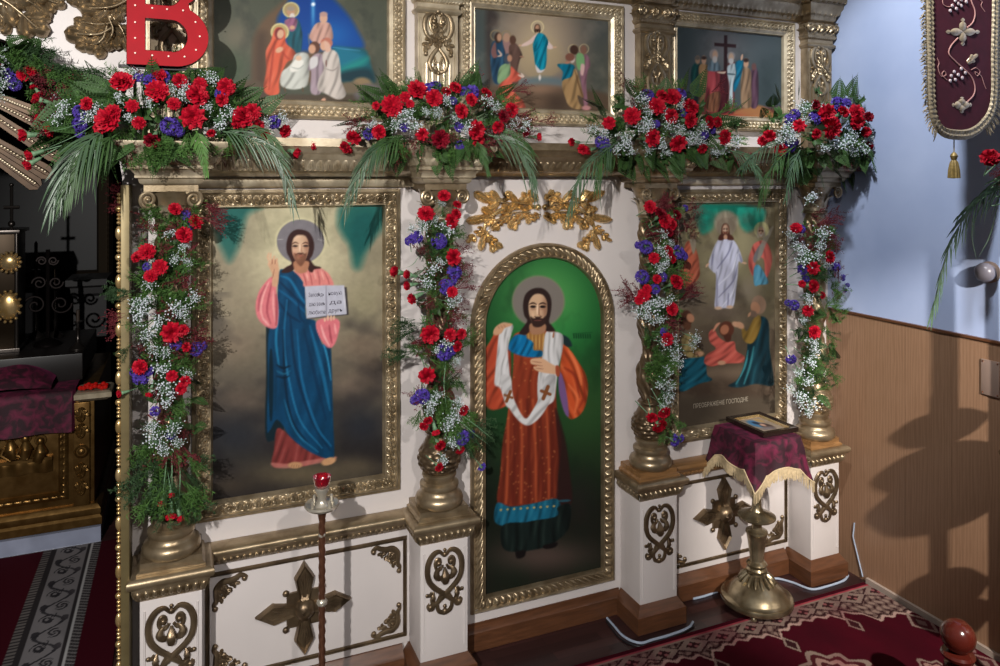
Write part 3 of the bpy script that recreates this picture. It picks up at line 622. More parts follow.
def paint_up2(x,y,*a):
    p=Painter(x,y,(104,96,86)); A=lambda l: tr(l,470,8,6.407)
    p.blob(*A([(440,230)])[0],44,40,(172,152,132),.95); p.blob(*A([(440,200)])[0],22,26,(196,176,140),.6)
    p.blob(*A([(860,120)])[0],22,36,(70,76,76),.8); p.blob(*A([(60,250)])[0],18,80,(62,74,74),.9); p.blob(*A([(830,450)])[0],14,40,(66,74,68),.7)
    p.poly(A([(105,20),(170,30),(180,110),(140,160),(150,400),(120,560),(105,400)]),(58,50,48),3,.8)
    p.mixin(np.clip(p.noise(.1,.1,3),0,1)*.2,(190,170,150)); 
    p.ell(*A([(450,330)])[0],24,22,(186,164,118),5,.35)
    p.poly(A([(300,420),(380,450),(480,465),(600,410),(600,470),(590,520),(350,500)]),(122,116,114),3,.8); p.poly(A([(330,470),(450,440),(590,460),(590,500),(330,500)]),(92,118,128),2.5,.8)
    p.poly(A([(-30,560),(100,500),(330,495),(600,510),(900,560),(900,700),(-30,700)]),(92,76,62),2.5); p.blob(*A([(460,520)])[0],22,6,(150,118,96),.8); p.blob(*A([(440,600)])[0],26,5,(112,88,70),.7); p.blob(*A([(550,610)])[0],12,10,(58,46,40),.6)
    # floating figure
    p.ell(*A([(432,122)])[0],6.6,6.6,(222,206,160),.6,1,0,None,.82); p.ell(*A([(432,122)])[0],5.6,5.6,(200,180,150),.8,.6)
    wl=p.poly(A([(420,170),(445,165),(410,215),(370,240),(330,245),(335,232),(380,205)]),(224,196,186),.7); wr=p.poly(A([(470,175),(505,215),(530,245),(530,260),(500,262),(480,230)]),(222,200,194),.7)
    b=p.poly(A([(430,170),(450,160),(480,175),(500,215),(492,260),(490,340),(478,390),(450,400),(420,365),(410,300),(404,230)]),(12,142,172),.7); p.drape(b,.8,.2,.6,2,(70,196,216)); p.line(A([(470,180),(440,250),(415,280)]),(6,90,120),1.4,.8,.7,True,b); p.line(A([(485,260),(450,330),(430,370)]),(6,96,126),1.4,.8,.7,True,b)
    p.poly(A([(420,365),(450,398),(478,392),(460,412),(430,410)]),(214,206,206),.7); p.ell(*A([(447,445)])[0],1.2,2.6,(230,220,214))
    p.head(*A([(432,128)])[0],2.2,3.2,(196,150,120),(44,30,26),(50,32,26)); p.line(A([(330,238),(312,240)]),(210,168,140),1.6); p.line(A([(530,252),(556,250)]),(210,168,140),1.6)
    # left group
    for cx,cy,hr in ((165,175,5.5),(232,175,4.8),(275,205,3)): p.ell(*A([(cx,cy)])[0],hr,hr,(150,130,96),.6,.9,0,None,.84)
    g1=p.poly(A([(150,215),(190,200),(225,230),(235,300),(240,400),(200,480),(150,470),(130,330),(135,250)]),(34,66,92),.8); p.drape(g1,.7,.1,.6,3,(90,140,170)); p.ell(*A([(180,190)])[0],3.8,5.4,(60,44,38)); p.ell(*A([(188,188)])[0],2.4,4,(180,140,114)); p.poly(A([(150,230),(165,225),(170,290),(180,310),(150,320),(135,280)]),(120,84,82),.8)
    g2=p.poly(A([(210,210),(250,200),(262,260),(270,330),(240,340),(225,280)]),(150,116,112),.8); p.ell(*A([(235,190)])[0],3.4,4.6,(176,140,118)); p.line(A([(180,270),(200,300),(180,310)]),(196,170,156),2)
    g3=p.poly(A([(255,240),(290,225),(318,260),(335,310),(320,330),(305,400),(310,480),(270,480),(262,380),(250,300)]),(96,72,64),.8); p.drape(g3,.7,.1,.5,2,(140,112,100)); p.ell(*A([(274,205)])[0],3.2,4.6,(88,62,50)); p.line(A([(320,310),(345,315)]),(160,120,98),1.6)
    gk=p.poly(A([(195,375),(240,355),(262,390),(255,440),(215,480),(180,480),(178,430)]),(132,164,120),.8); p.drape(gk,.7,.5,.5,3,(180,206,160)); o=p.poly(A([(200,480),(255,430),(262,375),(290,400),(330,440),(300,470),(270,480),(285,540),(340,600),(345,650),(240,640),(190,560),(185,510)]),(204,92,74),.8); p.drape(o,.6,.4,.6,2,(238,150,126)); p.ell(*A([(240,325)])[0],3.6,5.2,(62,74,88)); p.ell(*A([(254,322)])[0],2.4,3.6,(176,130,106)); p.line(A([(310,430),(340,440),(330,420)]),(214,190,176),2.4)
    # right group
    for cx,cy,hr in ((660,265,5.2),(730,262,5.0)): p.ell(*A([(cx,cy)])[0],hr,hr,(190,170,130),.6,.9,0,None,.84)
    pr=p.poly(A([(735,300),(762,320),(770,370),(755,400),(745,480),(750,560),(755,620),(730,620),(715,500),(705,400)]),(146,104,118),.8); p.drape(pr,.7,.1,.5,3,(190,150,160)); p.ell(*A([(728,268)])[0],3.2,4.6,(128,94,78))
    gr=p.poly(A([(690,290),(725,300),(735,360),(715,400),(690,390),(680,330)]),(120,168,112),.8); p.poly(A([(712,360),(735,370),(725,430),(708,420)]),(216,176,172),.8); p.ell(*A([(668,268)])[0],4.2,4.8,(70,48,40)); p.ell(*A([(655,330)])[0],2.6,3.4,(206,190,180))
    bl=p.poly(A([(560,365),(600,358),(660,365),(672,400),(660,440),(620,470),(590,460),(595,410)]),(10,112,142),.8); p.drape(bl,.7,.4,.6,2,(60,170,196)); yl=p.poly(A([(600,460),(650,440),(668,390),(690,420),(715,520),(725,570),(690,560),(700,610),(720,640),(680,648),(630,620),(600,540),(590,490)]),(176,140,96),.8); p.drape(yl,.6,.25,.55,4,(216,186,140)); p.line(A([(672,400),(700,500),(725,575)]),(110,80,56),1.6,.8); p.ell(*A([(640,315)])[0],4.6,4,(128,84,70)); p.line(A([(610,352),(640,345)]),(180,130,108),2.4); p.ell(*A([(745,640)])[0],4.4,2.4,(196,140,140))
    return p.out()
PAINT['up2']=paint_up2

def paint_up3(x,y,*a):
    p=Painter(x,y,(66,76,78)); A=lambda l: tr(l,670,24,6.936)
    p.blob(*A([(370,150)])[0],26,26,(126,122,122),.9); p.blob(*A([(80,150)])[0],16,40,(48,56,58),.7); p.blob(*A([(680,350)])[0],12,40,(52,62,62),.7); p.blob(*A([(620,150)])[0],22,16,(84,92,94),.6)
    p.mixin(np.clip(-p.noise(.12,.1,3),0,1)*.3,(38,46,48))
    p.mixin(np.clip((y-(24+560/6.936))/6,0,1)*.9,(98,48,40)); p.poly(A([(450,610),(540,575),(620,565),(690,600),(740,660),(440,665)]),(152,104,66),1.6); p.blob(*A([(400,640)])[0],16,4,(150,60,52),.8)
    def fig(pts,c,hi,f=.8,seed=2,ang=.05): q=p.poly(A(pts),c,.8); p.drape(q,f,ang,.6,seed,hi); return q
    fig([(160,285),(200,270),(215,340),(205,470),(160,465),(145,360)],(16,60,58),(50,110,100)); p.ell(*A([(192,250)])[0],2.4,4.2,(150,120,98)); p.ell(*A([(190,236)])[0],2.6,2,(96,88,80))
    fig([(200,300),(235,275),(265,300),(262,380),(250,480),(265,580),(200,560),(205,420)],(158,122,84),(206,170,128),.8,4); p.ell(*A([(235,250)])[0],2.4,4.4,(186,146,118)); p.ell(*A([(235,235)])[0],2.6,1.8,(60,44,38))
    fig([(560,330),(590,300),(610,350),(608,560),(560,570),(555,420)],(84,58,72),(126,96,110)); p.ell(*A([(582,296)])[0],2.4,3.6,(100,70,66))
    fig([(500,330),(530,300),(560,330),(562,440),(560,570),(500,570),(490,460)],(140,112,86),(186,156,126),.8,3); p.ell(*A([(527,272)])[0],2.6,4.6,(186,144,116)); p.ell(*A([(527,252)])[0],2.8,2,(54,36,30))
    # cross
    p.poly(A([(375,78),(397,78),(400,600),(370,600)]),(52,30,30),.6,1,False); p.poly(A([(308,130),(458,142),(458,165),(308,152)]),(56,32,32),.6,1,False)
    fig([(340,340),(395,330),(410,420),(405,600),(330,605),(325,450)],(72,28,34),(100,44,48))
    fig([(275,320),(340,325),(345,400),(345,480),(335,590),(290,610),(240,580),(255,440),(262,350)],(172,70,76),(216,120,120),.7,5); fig([(262,500),(345,470),(330,600),(250,590)],(124,80,58),(176,130,96),1.2,2)
    fig([(280,260),(315,250),(345,290),(340,325),(262,320)],(104,124,136),(150,170,182),.9,3); p.ell(*A([(305,210)])[0],4.6,5.4,(150,142,140)); p.ell(*A([(312,215)])[0],2.6,4.4,(196,160,134)); p.ell(*A([(311,246)])[0],2.4,3.4,(190,184,180)); p.line(A([(330,335),(370,338),(385,332)]),(206,180,160),2.2)
    fig([(400,280),(450,268),(465,330),(445,380),(445,600),(400,600),(405,420)],(100,48,48),(140,76,72))
    fig([(402,290),(450,275),(458,330),(438,420),(432,555),(410,555),(412,430),(398,340)],(176,192,196),(226,236,238),.9,2)
    fig([(455,270),(500,250),(505,290),(480,400),(445,470),(440,420),(460,350)],(12,104,136),(70,170,190),.8,4,.4); p.line(A([(495,250),(502,212)]),(200,160,134),2.2); p.ell(*A([(424,222)])[0],4,4.4,(140,136,136)); p.ell(*A([(424,235)])[0],2.6,4.8,(188,158,134)); p.ell(*A([(424,258)])[0],2.4,3,(186,184,184)); p.line(A([(395,345),(450,350)]),(40,60,66),1.6,.8)
    return p.out()
PAINT['up3']=paint_up3
def paint_small(u,v):
    p=Painter(u*10,v*10,(150,134,116)); p.ell(-2.5,1.5,5,6,(70,120,160),1); p.ell(-1.5,2.5,2.2,2.6,(30,50,76),.7); p.ell(1,-3,4,5,(70,54,50),1); p.ell(0,-1,1.8,2,(190,150,130),.6); p.ell(-2,-6,5,2,(120,110,110),1); p.ell(4,5,3,3,(170,140,96),1)
    p.drape(np.ones_like(u),1.3,.8,.2,2); return p.out()
PAINT['small']=paint_small

def paint_rug(X,Y):
    p=Painter(X*100,Y*100,(58,2,16)); x,y=X*100,Y*100
    e=310+0*x                                              # outer edge line
    d=e-y                                                  # cm from the outer edge
    red=(58,2,16); cream=(126,108,98); dk=(44,20,22)
    band=(d>4.2)
    # scalloped inner limit of the border
    ph=(x-232)/42.; c=fr(ph)-.5
    sc=21.5-6.0*np.sqrt(np.maximum(0,1-(c/.5)**2))+1.0*np.cos(ph*2*PI*5)*(np.abs(c)<.42)-.0
    sc=sc+2.2*np.exp(-((np.abs(c)-.5)/.05)**2)
    rgt=np.clip((x-318)/14,0,1); sc=sc+rgt**2*14
    A=((d>4.2)&(d<sc)).astype(float)
    p.mixin(A,(96,76,70))
    # motif: diamonds in a row with stepped outlines
    u=(x-204.0)/17.6; cu=fr(u)-.5; v=(d-9.2)/5.2
    dm=np.abs(cu)*2.0+np.abs(v)*.95
    p.mixin(A*(dm<1.15),(122,102,94)); p.mixin(A*(np.abs(dm-1.12)<.09),dk); p.mixin(A*(np.abs(dm-.62)<.10),cream); p.mixin(A*(dm<.52),dk)
    q=np.sin(cu*2*PI*4)*np.sin(v*PI*1.9)
    p.mixin(A*(dm<.50)*(q>.25),(130,80,80))
    q2=np.abs(np.sin(x*.75+.6*np.sin(d*.9)))+np.abs(np.sin(d*.62+.5*np.sin(x*.5)))
    p.mixin(A*(dm>1.22)*(q2<.85)*.9,dk); p.mixin(A*(dm>1.22)*(q2>1.55)*.6,(150,128,116)); p.mixin(A*(np.abs(d-sc+2.6)<.55),dk)
    p.mixin(((d>sc-1.2)&(d<sc+.5)).astype(float)*.95,(166,138,128))
    p.mixin((np.abs(d-4.3)<.5).astype(float),cream); p.mixin((np.abs(d-3.0)<.3).astype(float),(150,60,70))
    # pendants at the cusps
    for cx in (191+42*k for k in range(-1,4)):
        dd=np.abs(x-cx)/3.2+np.abs(d-27.5)/5.5
        p.mixin((np.abs(dd-1)<.2).astype(float),cream); p.mixin((dd<.8)*.9,dk)
    # medallions in the field
    def med(cx,cy,rx,ry,n=4):
        a=np.arctan2((y-cy)/ry,(x-cx)/rx); r=np.hypot((x-cx)/rx,(y-cy)/ry); k=1+.13*np.cos(a*8)+.1*np.cos(a*4)
        p.mixin((np.abs(r/k-1)<.09).astype(float),cream); p.mixin((r/k<.9)*.95,(66,24,28)); p.mixin((np.abs(r/k-.62)<.1)*.9,(150,120,110)); p.mixin((r/k<.35)*.9,(122,102,94)); p.mixin((r/k<.2).astype(float),dk)
    med(278,258,16,13); med(204,255,18,12); med(322,240,9,8); med(240,215,20,20)
    for cx,cy in ((350,270),(352,252),(348,236),(350,220),(346,205)):
        dd=np.abs(x-cx)/6+np.abs(y-cy)/8.5; p.mixin((np.abs(dd-1)<.16).astype(float),cream); p.mixin((dd<.86).astype(float),(70,30,34)); p.mixin((dd<.4)*.9,(122,102,94))
    p.mixin(np.clip(p.noise(.12,.12,4),0,1)*.22,(92,5,28)); p.mixin(np.clip(-p.noise(.15,.1,5),0,1)*.25,(36,0,10))
    return p.out()
PAINT['rug']=paint_rug
def paint_runner(X,Y):
    p=Painter(X*100,Y*100,(60,6,20)); x,y=X*100,Y*100
    c=x+62.0
    p.mixin((np.abs(c)<15.5).astype(float),(46,42,44)); p.mixin((np.abs(c)<8.2).astype(float),(120,116,118)); p.mixin((np.abs(np.abs(c)-10.6)<.5)*(c>0),(170,168,168))
    p.mixin((c<-11.5)&(c>-15.5)&(np.sin(y*2.2)>-.2),(104,98,96)); p.mixin((c>11.5)&(c<15.5)&(np.sin(y*2.2+c*1.2)>.1),(110,106,106))
    A=(np.abs(c)<8.0)
    per=26.0; v=fr(y/per)*per
    s1=np.hypot((c+2.5*np.sin(y*2*PI/per))/3.6,(v-8)/5.0); s2=np.hypot((c-3)/3.4,(v-19)/4.2)
    th=np.arctan2(v-8,c+1e-3); th2=np.arctan2(v-19,c-3)
    p.mixin(A*(s1<1)*(np.cos(th*3-s1*9)>-.1)*.92,(38,36,40)); p.mixin(A*(s2<1)*(np.cos(th2*2+s2*10)>-.2)*.92,(40,38,42)); p.mixin(A*(np.abs(c-5.5*np.sin(y*2*PI/per+.6))<1.0)*.9,(44,42,46)); p.mixin(A*(np.hypot((c+5.5)/2,(v-20)/3)<1)*.9,(44,42,46)); p.mixin(A*(np.hypot((c-6)/1.8,(v-6)/3)<1)*.9,(60,56,60))
    return p.out()
PAINT['runner']=paint_runner
# ================================================================ materials
M_white=mat('cream_paint',rgb(208,200,197),.42,var=.06,vscale=3.,bump=.05,bscale=40)
M_gold=mat('antique_gold',rgb(168,150,122),0.34,0.72,var=.2,vscale=14.,col2=rgb(132,114,88),bump=.10,bscale=120)
M_goldd=mat('dark_bronze',rgb(128,109,85),0.34,0.72,var=.2,vscale=14.,col2=rgb(94,78,60),bump=.10,bscale=120)
M_goldl=mat('pale_gilding',rgb(200,186,160),0.4,0.5,var=.2,vscale=14.,col2=rgb(164,148,122),bump=.10,bscale=120)
M_goldb=mat('bright_gold_leaf',rgb(228,198,146),0.27,0.75,var=.2,vscale=14.,col2=rgb(196, 160, 100),bump=.10,bscale=120)
M_brown=mat('skirting_wood',rgb(98,62,40),.35,var=.35,vscale=9.,stretch=(1,1,8),bump=.05)
M_ledge=mat('varnished_ledge_wood',rgb(156,116,74),.35,.25,var=.3,vscale=9.,stretch=(1,6,6))
M_black=mat('dark_void',rgb(20,17,17),.7)
XW=3.595; YP=3.40
PEDX=[-0.037,1.092,2.247,3.380]

# ================================================================ room shell
def poly_obj(name,pts,m,thick=None):
    mb=MB(); mb.add(pts,[tuple(range(len(pts)))]); return mb.build(name,m,smooth=False)
# right wall
mw=bpy.data.materials.new('blue_wall_paint'); mw.use_nodes=True
nt=mw.node_tree; b=nt.nodes['Principled BSDF']; b.inputs['Roughness'].default_value=.55
tc=nt.nodes.new('ShaderNodeTexCoord'); n=nt.nodes.new('ShaderNodeTexNoise'); n.inputs['Scale'].default_value=2.2; n.inputs['Detail'].default_value=6
cr=nt.nodes.new('ShaderNodeValToRGB'); cr.color_ramp.elements[0].color=(*rgb(156,172,208),1); cr.color_ramp.elements[1].color=(*rgb(176,190,222),1)
cr.color_ramp.elements[0].position=.3; cr.color_ramp.elements[1].position=.7
nt.links.new(tc.outputs['Object'],n.inputs['Vector']); nt.links.new(n.outputs['Fac'],cr.inputs['Fac']); nt.links.new(cr.outputs['Color'],b.inputs['Base Color'])
mb=MB(); mb.box(XW,XW+.2,-1.5,3.6,0,4.2); struct(mb.build('wall_right',mw,smooth=False))
# wainscot panelling
mwn=bpy.data.materials.new('oak_laminate'); mwn.use_nodes=True
nt=mwn.node_tree; b=nt.nodes['Principled BSDF']; b.inputs['Roughness'].default_value=.42
tc=nt.nodes.new('ShaderNodeTexCoord'); mp=nt.nodes.new('ShaderNodeMapping'); mp.inputs['Scale'].default_value=(1,7.,.55)
nt.links.new(tc.outputs['Object'],mp.inputs['Vector'])
wv=nt.nodes.new('ShaderNodeTexWave'); wv.wave_type='BANDS'; wv.bands_direction='Y'; wv.inputs['Scale'].default_value=2.6; wv.inputs['Distortion'].default_value=9; wv.inputs['Detail'].default_value=3; wv.inputs['Detail Scale'].default_value=1.3
n2=nt.nodes.new('ShaderNodeTexNoise'); n2.inputs['Scale'].default_value=14; n2.inputs['Detail'].default_value=5
nt.links.new(mp.outputs['Vector'],wv.inputs['Vector']); nt.links.new(mp.outputs['Vector'],n2.inputs['Vector'])
mx=nt.nodes.new('ShaderNodeMath'); mx.operation='MULTIPLY_ADD'; mx.inputs[1].default_value=.45
nt.links.new(n2.outputs['Fac'],mx.inputs[2]); nt.links.new(wv.outputs['Fac'],mx.inputs[0])
cr=nt.nodes.new('ShaderNodeValToRGB'); cr.color_ramp.elements[0].position=.3; cr.color_ramp.elements[1].position=1.0
cr.color_ramp.elements[0].color=(*rgb(132,100,76),1); cr.color_ramp.elements[1].color=(*rgb(148,115,90),1)
nt.links.new(mx.outputs[0],cr.inputs['Fac']); nt.links.new(cr.outputs['Color'],b.inputs['Base Color'])
mb=MB()
ys=[3.6,3.12,2.86,2.6,2.34,2.08,1.82,1.56,1.3,.9,.4,-.2,-.8,-1.5]
for a,c in zip(ys[:-1],ys[1:]): mb.box(XW-.012,XW,c+.0006,a-.0006,0.0,1.505)
o=struct(mb.build('wall_right_wainscot',mwn,smooth=False)); o.name='trim_1'
mb=MB(); mb.box(XW-.02,XW-.0005,-1.5,3.6,1.5052,1.517); o=struct(mb.build('trim_2',M_brown,smooth=False))
M_skirt=mat('grey_skirting',rgb(168,152,140),.5,var=.2,vscale=12)
mb=MB(); mb.box(XW-.03,XW-.0125,-1.5,3.10,0,.03); struct(mb.build('baseboard_right',M_skirt,smooth=False))
# floor planks
mf=bpy.data.materials.new('dark_plank_floor'); mf.use_nodes=True
nt=mf.node_tree; b=nt.nodes['Principled BSDF']; b.inputs['Roughness'].default_value=.28; 
tc=nt.nodes.new('ShaderNodeTexCoord'); br=nt.nodes.new('ShaderNodeTexBrick'); br.inputs['Scale'].default_value=1.0
br.inputs['Brick Width'].default_value=.55; br.inputs['Row Height'].default_value=.06; br.inputs['Mortar Size'].default_value=.0012
br.inputs['Color1'].default_value=(*rgb(74,46,44),1); br.inputs['Color2'].default_value=(*rgb(40,26,28),1); br.inputs['Mortar'].default_value=(*rgb(28,20,22),1)
mp=nt.nodes.new('ShaderNodeMapping'); mp.inputs['Rotation'].default_value=(0,0,math.radians(0))
n=nt.nodes.new('ShaderNodeTexNoise'); n.inputs['Scale'].default_value=8; n.inputs['Detail'].default_value=6
mp2=nt.nodes.new('ShaderNodeMapping'); mp2.inputs['Scale'].default_value=(1,9,1)
mix=nt.nodes.new('ShaderNodeMix'); mix.data_type='RGBA'; mix.blend_type='MULTIPLY'; mix.inputs['Factor'].default_value=.7
cr=nt.nodes.new('ShaderNodeValToRGB'); cr.color_ramp.elements[0].color=(.35,.3,.3,1); cr.color_ramp.elements[1].color=(1,1,1,1)
L=nt.links.new
L(tc.outputs['Object'],mp.inputs['Vector']); L(mp.outputs['Vector'],br.inputs['Vector']); L(tc.outputs['Object'],mp2.inputs['Vector']); L(mp2.outputs['Vector'],n.inputs['Vector'])
L(n.outputs['Fac'],cr.inputs['Fac']); L(br.outputs['Color'],mix.inputs['A']); L(cr.outputs['Color'],mix.inputs['B']); L(mix.outputs['Result'],b.inputs['Base Color'])
mb=MB(); mb.box(-4,XW+.2,-1.5,8.2,-.1,0); struct(mb.build('floor',mf,smooth=False))
# iconostasis wall, with the arched opening of the royal doors on the left
arc=cat([(-.222,2.30),(-.26,2.50),(-.36,2.66),(-.52,2.78),(-.75,2.86),(-1.1,2.9),(-1.5,2.9)],6)
out=[(-.222,0),(XW,0),(XW,4.2),(-2.6,4.2),(-2.6,2.9)]+[tuple(p) for p in arc[::-1]]
mb=MB(); mb.prism(out,YP,YP+.12); o=struct(mb.build('wall_front',M_white,smooth=False))
# sanctuary room beyond the opening (dark)
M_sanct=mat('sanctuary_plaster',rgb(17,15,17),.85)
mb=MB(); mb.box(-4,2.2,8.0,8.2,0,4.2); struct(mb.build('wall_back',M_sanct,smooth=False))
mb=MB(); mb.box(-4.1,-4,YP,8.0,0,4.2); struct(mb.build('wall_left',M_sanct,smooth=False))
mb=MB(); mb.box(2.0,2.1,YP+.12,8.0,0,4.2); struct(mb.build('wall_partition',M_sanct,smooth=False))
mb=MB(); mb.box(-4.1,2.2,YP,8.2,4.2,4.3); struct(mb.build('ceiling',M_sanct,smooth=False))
mb=MB(); mb.box(-4.0,-1.9,YP,YP+.12,0,4.2); struct(mb.build('wall_front_left',M_white,smooth=False))

# ================================================================ pedestals
def heart_ornament(w,h,xc,zb,y,parent,m,name='heart_ornament'):
    mb=MB(); T=lambda p: np.c_[xc+np.asarray(p)[:,0]*w,zb+np.asarray(p)[:,1]*h]
    for s in (-1,1):
        F=lambda p: T([(s*x,z) for x,z in p])
        arm=list(spiral(-.17,.80,.03,.10,0.3,1.1,16))+[(-.30,.90),(-.42,.82),(-.47,.68),(-.42,.54),(-.28,.43),(-.08,.33),(.12,.24),(.27,.17),(.31,.09),(.24,.05),(.19,.09)]
        scroll_tube(mb,cat(F([(-.02,.90),(-.16,.985),(-.33,.95),(-.45,.83),(-.475,.68),(-.42,.54),(-.28,.43),(-.08,.33),(.10,.24),(.25,.17),(.34,.20),(.37,.26)]),6),[.006,.012,.0135,.013,.0125,.012,.009,.006],y)
        scroll_tube(mb,F(spiral(-.17,.80,.012,.125,PI*1.2,1.35,30)*[1,1]),[.006,.008,.009,.006],y)
        for cx,cz,rr in ((-.17,.80,.012),(-.40,.14,.014),(.0,.0,.0)):
            if rr: p=F([(cx,cz)])[0]; mb.ball((p[0],y-.006,p[1]),rr,10,6,(1,.8,1))
        scroll_tube(mb,cat(F([(-.10,.74),(-.20,.70),(-.24,.63),(-.17,.57),(-.07,.58)]),5),[.003,.010,.0155,.013,.004],y,.004)
        scroll_tube(mb,cat(F([(.28,.17),(.33,.10),(.42,.10),(.46,.16),(.41,.19)]),6),[.009,.008,.007,.006],y)
        scroll_tube(mb,cat(F([(-.34,.36),(-.42,.32),(-.48,.34)]),5),[.009,.008,.007],y)
        p=F([(-.48,.33)])[0]; mb.ball((p[0],y-.005,p[1]),.009,8,6,(1,.8,1))
        scroll_tube(mb,cat(F([(-.30,.37),(-.33,.28),(-.27,.20)]),5),[.004,.013,.003],y,.003)
        scroll_tube(mb,cat(F([(-.10,.32),(-.20,.18),(-.16,.05),(0,.0)]),6),[.006,.009,.010,.010],y)
    scroll_tube(mb,cat(T([(0,.72),(0,.66),(0,.58),(0,.50),(0,.45)]),5),[.004,.012,.022,.016,.002],y,.006)
    for q_ in (-1,1): scroll_tube(mb,cat(T([(q_*.02,.60),(q_*.09,.57),(q_*.08,.50)]),5),[.004,.010,.003],y,.004)
    p=T([(0,.93),(0,1.0),(0,.03),(0,.11)]); 
    for q,rr in zip(p,(.012,.008,.014,.009)): mb.ball((q[0],y-.005,q[1]),rr,10,6,(1,.8,1))
    return mb.build(name,m,parent)
E_PLACE=['beside the open doorway','left of the deacon door','right of the deacon door','in the right corner']
peds=[]
for i,x in enumerate(PEDX):
    t=thing('pedestal','cream painted column pedestal with gilt cap and heart scroll, '+E_PLACE[i],'pedestal','pedestals under the columns',(x,3.3,0)); peds.append(t)
    hw=.1125 if i<3 else .1065
    mb=MB(); mb.box(x-hw,x+hw,3.215,YP-.001,.10,.668); mb.build('body',M_white,t,bevel=.004)
    # shallow side grooves on the face
    mb=MB()
    for s in (-1,1):
        mb.tube([(x+s*(hw-.017),3.2145,.17),(x+s*(hw-.017),3.2145,.615)],.0042,6)
    mb.build('edge_bead',M_white,t)
    mb=MB(); block(mb,x,hw,3.215,YP-.002,[(.03,0),(.034,.004),(.034,.088),(.026,.096),(.022,.103),(.004,.128),(.0,.134)]); mb.build('skirting',M_brown,t,angle=30)
    mb=MB(); prof=[(.0,.655),(.010,.664),(.012,.668),(.022,.705),(.027,.708),(.028,.715),(.040,.722),(.046,.735),(.044,.748),(.036,.755),(.030,.758)]
    block(mb,x,hw,3.215,YP-.002,prof,{2:(p_egg,.026,.012,8)})
    mb.build('cap',M_gold,t,angle=50)
    mb=MB(); block(mb,x,hw-.01,3.225,YP-.002,[(.022,.7585),(.022,.768),(.010,.775),(.010,.800)]); mb.build('plinth',M_gold if i<2 else M_ledge,t,angle=30)
    heart_ornament(.172,.285,x,.335 if i<3 else .34,3.214,t,M_goldd if i!=1 else M_goldd)
    shift_children(t)

# ================================================================ columns
def grape_relief(th,z):
    r=0*th
    row=np.round(z/.026); off=(row%2)*.5
    c=fr(th/(2*PI)*11+off)-.5
    zz=(z-row*.026)/.014
    g=np.sqrt(np.maximum(0,1-(c/.42)**2-zz**2))
    env=np.clip((z-.945)/.02,0,1)*np.clip((1.075-z)/.02,0,1)
    return .008*g*env
def vine_relief(th,z):
    env=np.clip((z-1.12)/.03,0,1)*np.clip((2.08-z)/.03,0,1)
    a=np.cos(2*th+z*16); b=np.cos(5*th-z*38)
    return env*(.010*np.clip(a,0,1)**1.5+.004*b+.004*np.cos(th*9+z*70))
cols=[]
for i,x in enumerate(PEDX):
    yc=3.29
    t=thing('column',['carved gilt column wound with a flower garland at the left end','carved gilt column left of the deacon door with a berry bulb','carved bronze column right of the deacon door with a flower garland','gilt column in the corner beside the blue wall'][i],'column','carved columns on the pedestals',(x,yc,.8)); cols.append(t)
    mb=MB(); mb.lathe([(.098,.800),(.105,.806),(.110,.818),(.110,.832),(.104,.846),(.093,.853),(.090,.856),(.084,.866),(.083,.874),(.088,.880),(.090,.890),(.088,.900),(.078,.905),(.072,.910),(.074,.925),(.079,.934),(.078,.944),(.068,.948)],(x,yc,0),48)
    mb.build('base',M_gold,t,angle=35)
    prof=[(.066,.945),(.080,.965),(.092,.990),(.0945,1.012),(.091,1.035),(.082,1.060),(.070,1.085),(.060,1.105),(.056,1.118),(.060,1.125),(.066,1.132),(.060,1.140)]
    kk=np.linspace(0,len(prof)-1,70); prof2=np.c_[np.interp(kk,range(len(prof)),[p[0] for p in prof]),np.interp(kk,range(len(prof)),[p[1] for p in prof])]
    mb=MB(); mb.lathe(prof2,(x,yc,0),88,grape_relief); mb.build('berry_bulb',M_goldd if i!=3 else M_gold,t,angle=60)
    z=np.linspace(1.138,2.09,130); r=.052+.013*np.cos((z-1.26)*2*PI/.28)*np.clip((1.75-z)/.2,0,1)
    mb=MB(); mb.lathe(np.c_[r,z],(x,yc,0),56,vine_relief); mb.build('shaft',M_goldd if i!=3 else M_gold,t,angle=60)
    # capital
    cp=thing_p=None
    mb=MB(); mb.lathe([(.056,2.085),(.066,2.092),(.066,2.102),(.058,2.108),(.060,2.14),(.070,2.18),(.088,2.225),(.10,2.245)],(x,yc,0),40)
    mb.box(x-.098,x+.098,yc-.098,yc+.098,2.243,2.268)
    cap=mb.build('capital',M_gold,t,angle=40)
    mb=MB()
    for k in range(8):
        a=k*PI/4+PI/8
        P=np.zeros((9,5,3))
        for u in range(9):
            s=u/8
            rr=.062+.035*s*s+.030*max(0,s-.7); zz=2.108+.095*s-.05*max(0,s-.75)**1
            for v in range(5):
                q=(v-2)/2; wd=.024*(1-.6*s**3)*(1+.15*math.cos(s*14))
                P[u,v]=(x+rr*math.cos(a)-wd*q*math.sin(a)-.006*q*q*math.cos(a),yc+rr*math.sin(a)+wd*q*math.cos(a)-.006*q*q*math.sin(a),zz)
        mb.grid(P)
    mb.build('acanthus_leaves',M_goldl,cap)
    for sx in (-1,1):
        for sy in (-1,):
            mb=MB(); S=spiral(0,0,.006,.036,0 if sx<0 else PI,1.9,40)
            if sx>0: S=S*[1,1]
            d=Vector((sx*.8,sy*.6,0)).normalized()
            cx,cy,cz=x+sx*.082,yc-.088,2.212
            pts=[(cx+(-sx if sx<0 else -1)*0+q[0]*(1 if sx>0 else 1)*.9,cy+abs(q[0])*.0,cz+q[1]) for q in S]
            mb.tube(pts,np.linspace(.005,.010,40),8)
            mb.ball((cx,cy-.006,cz),.010,8,6)
            mb.build('volute',M_gold,cap)
    shift_children(t)

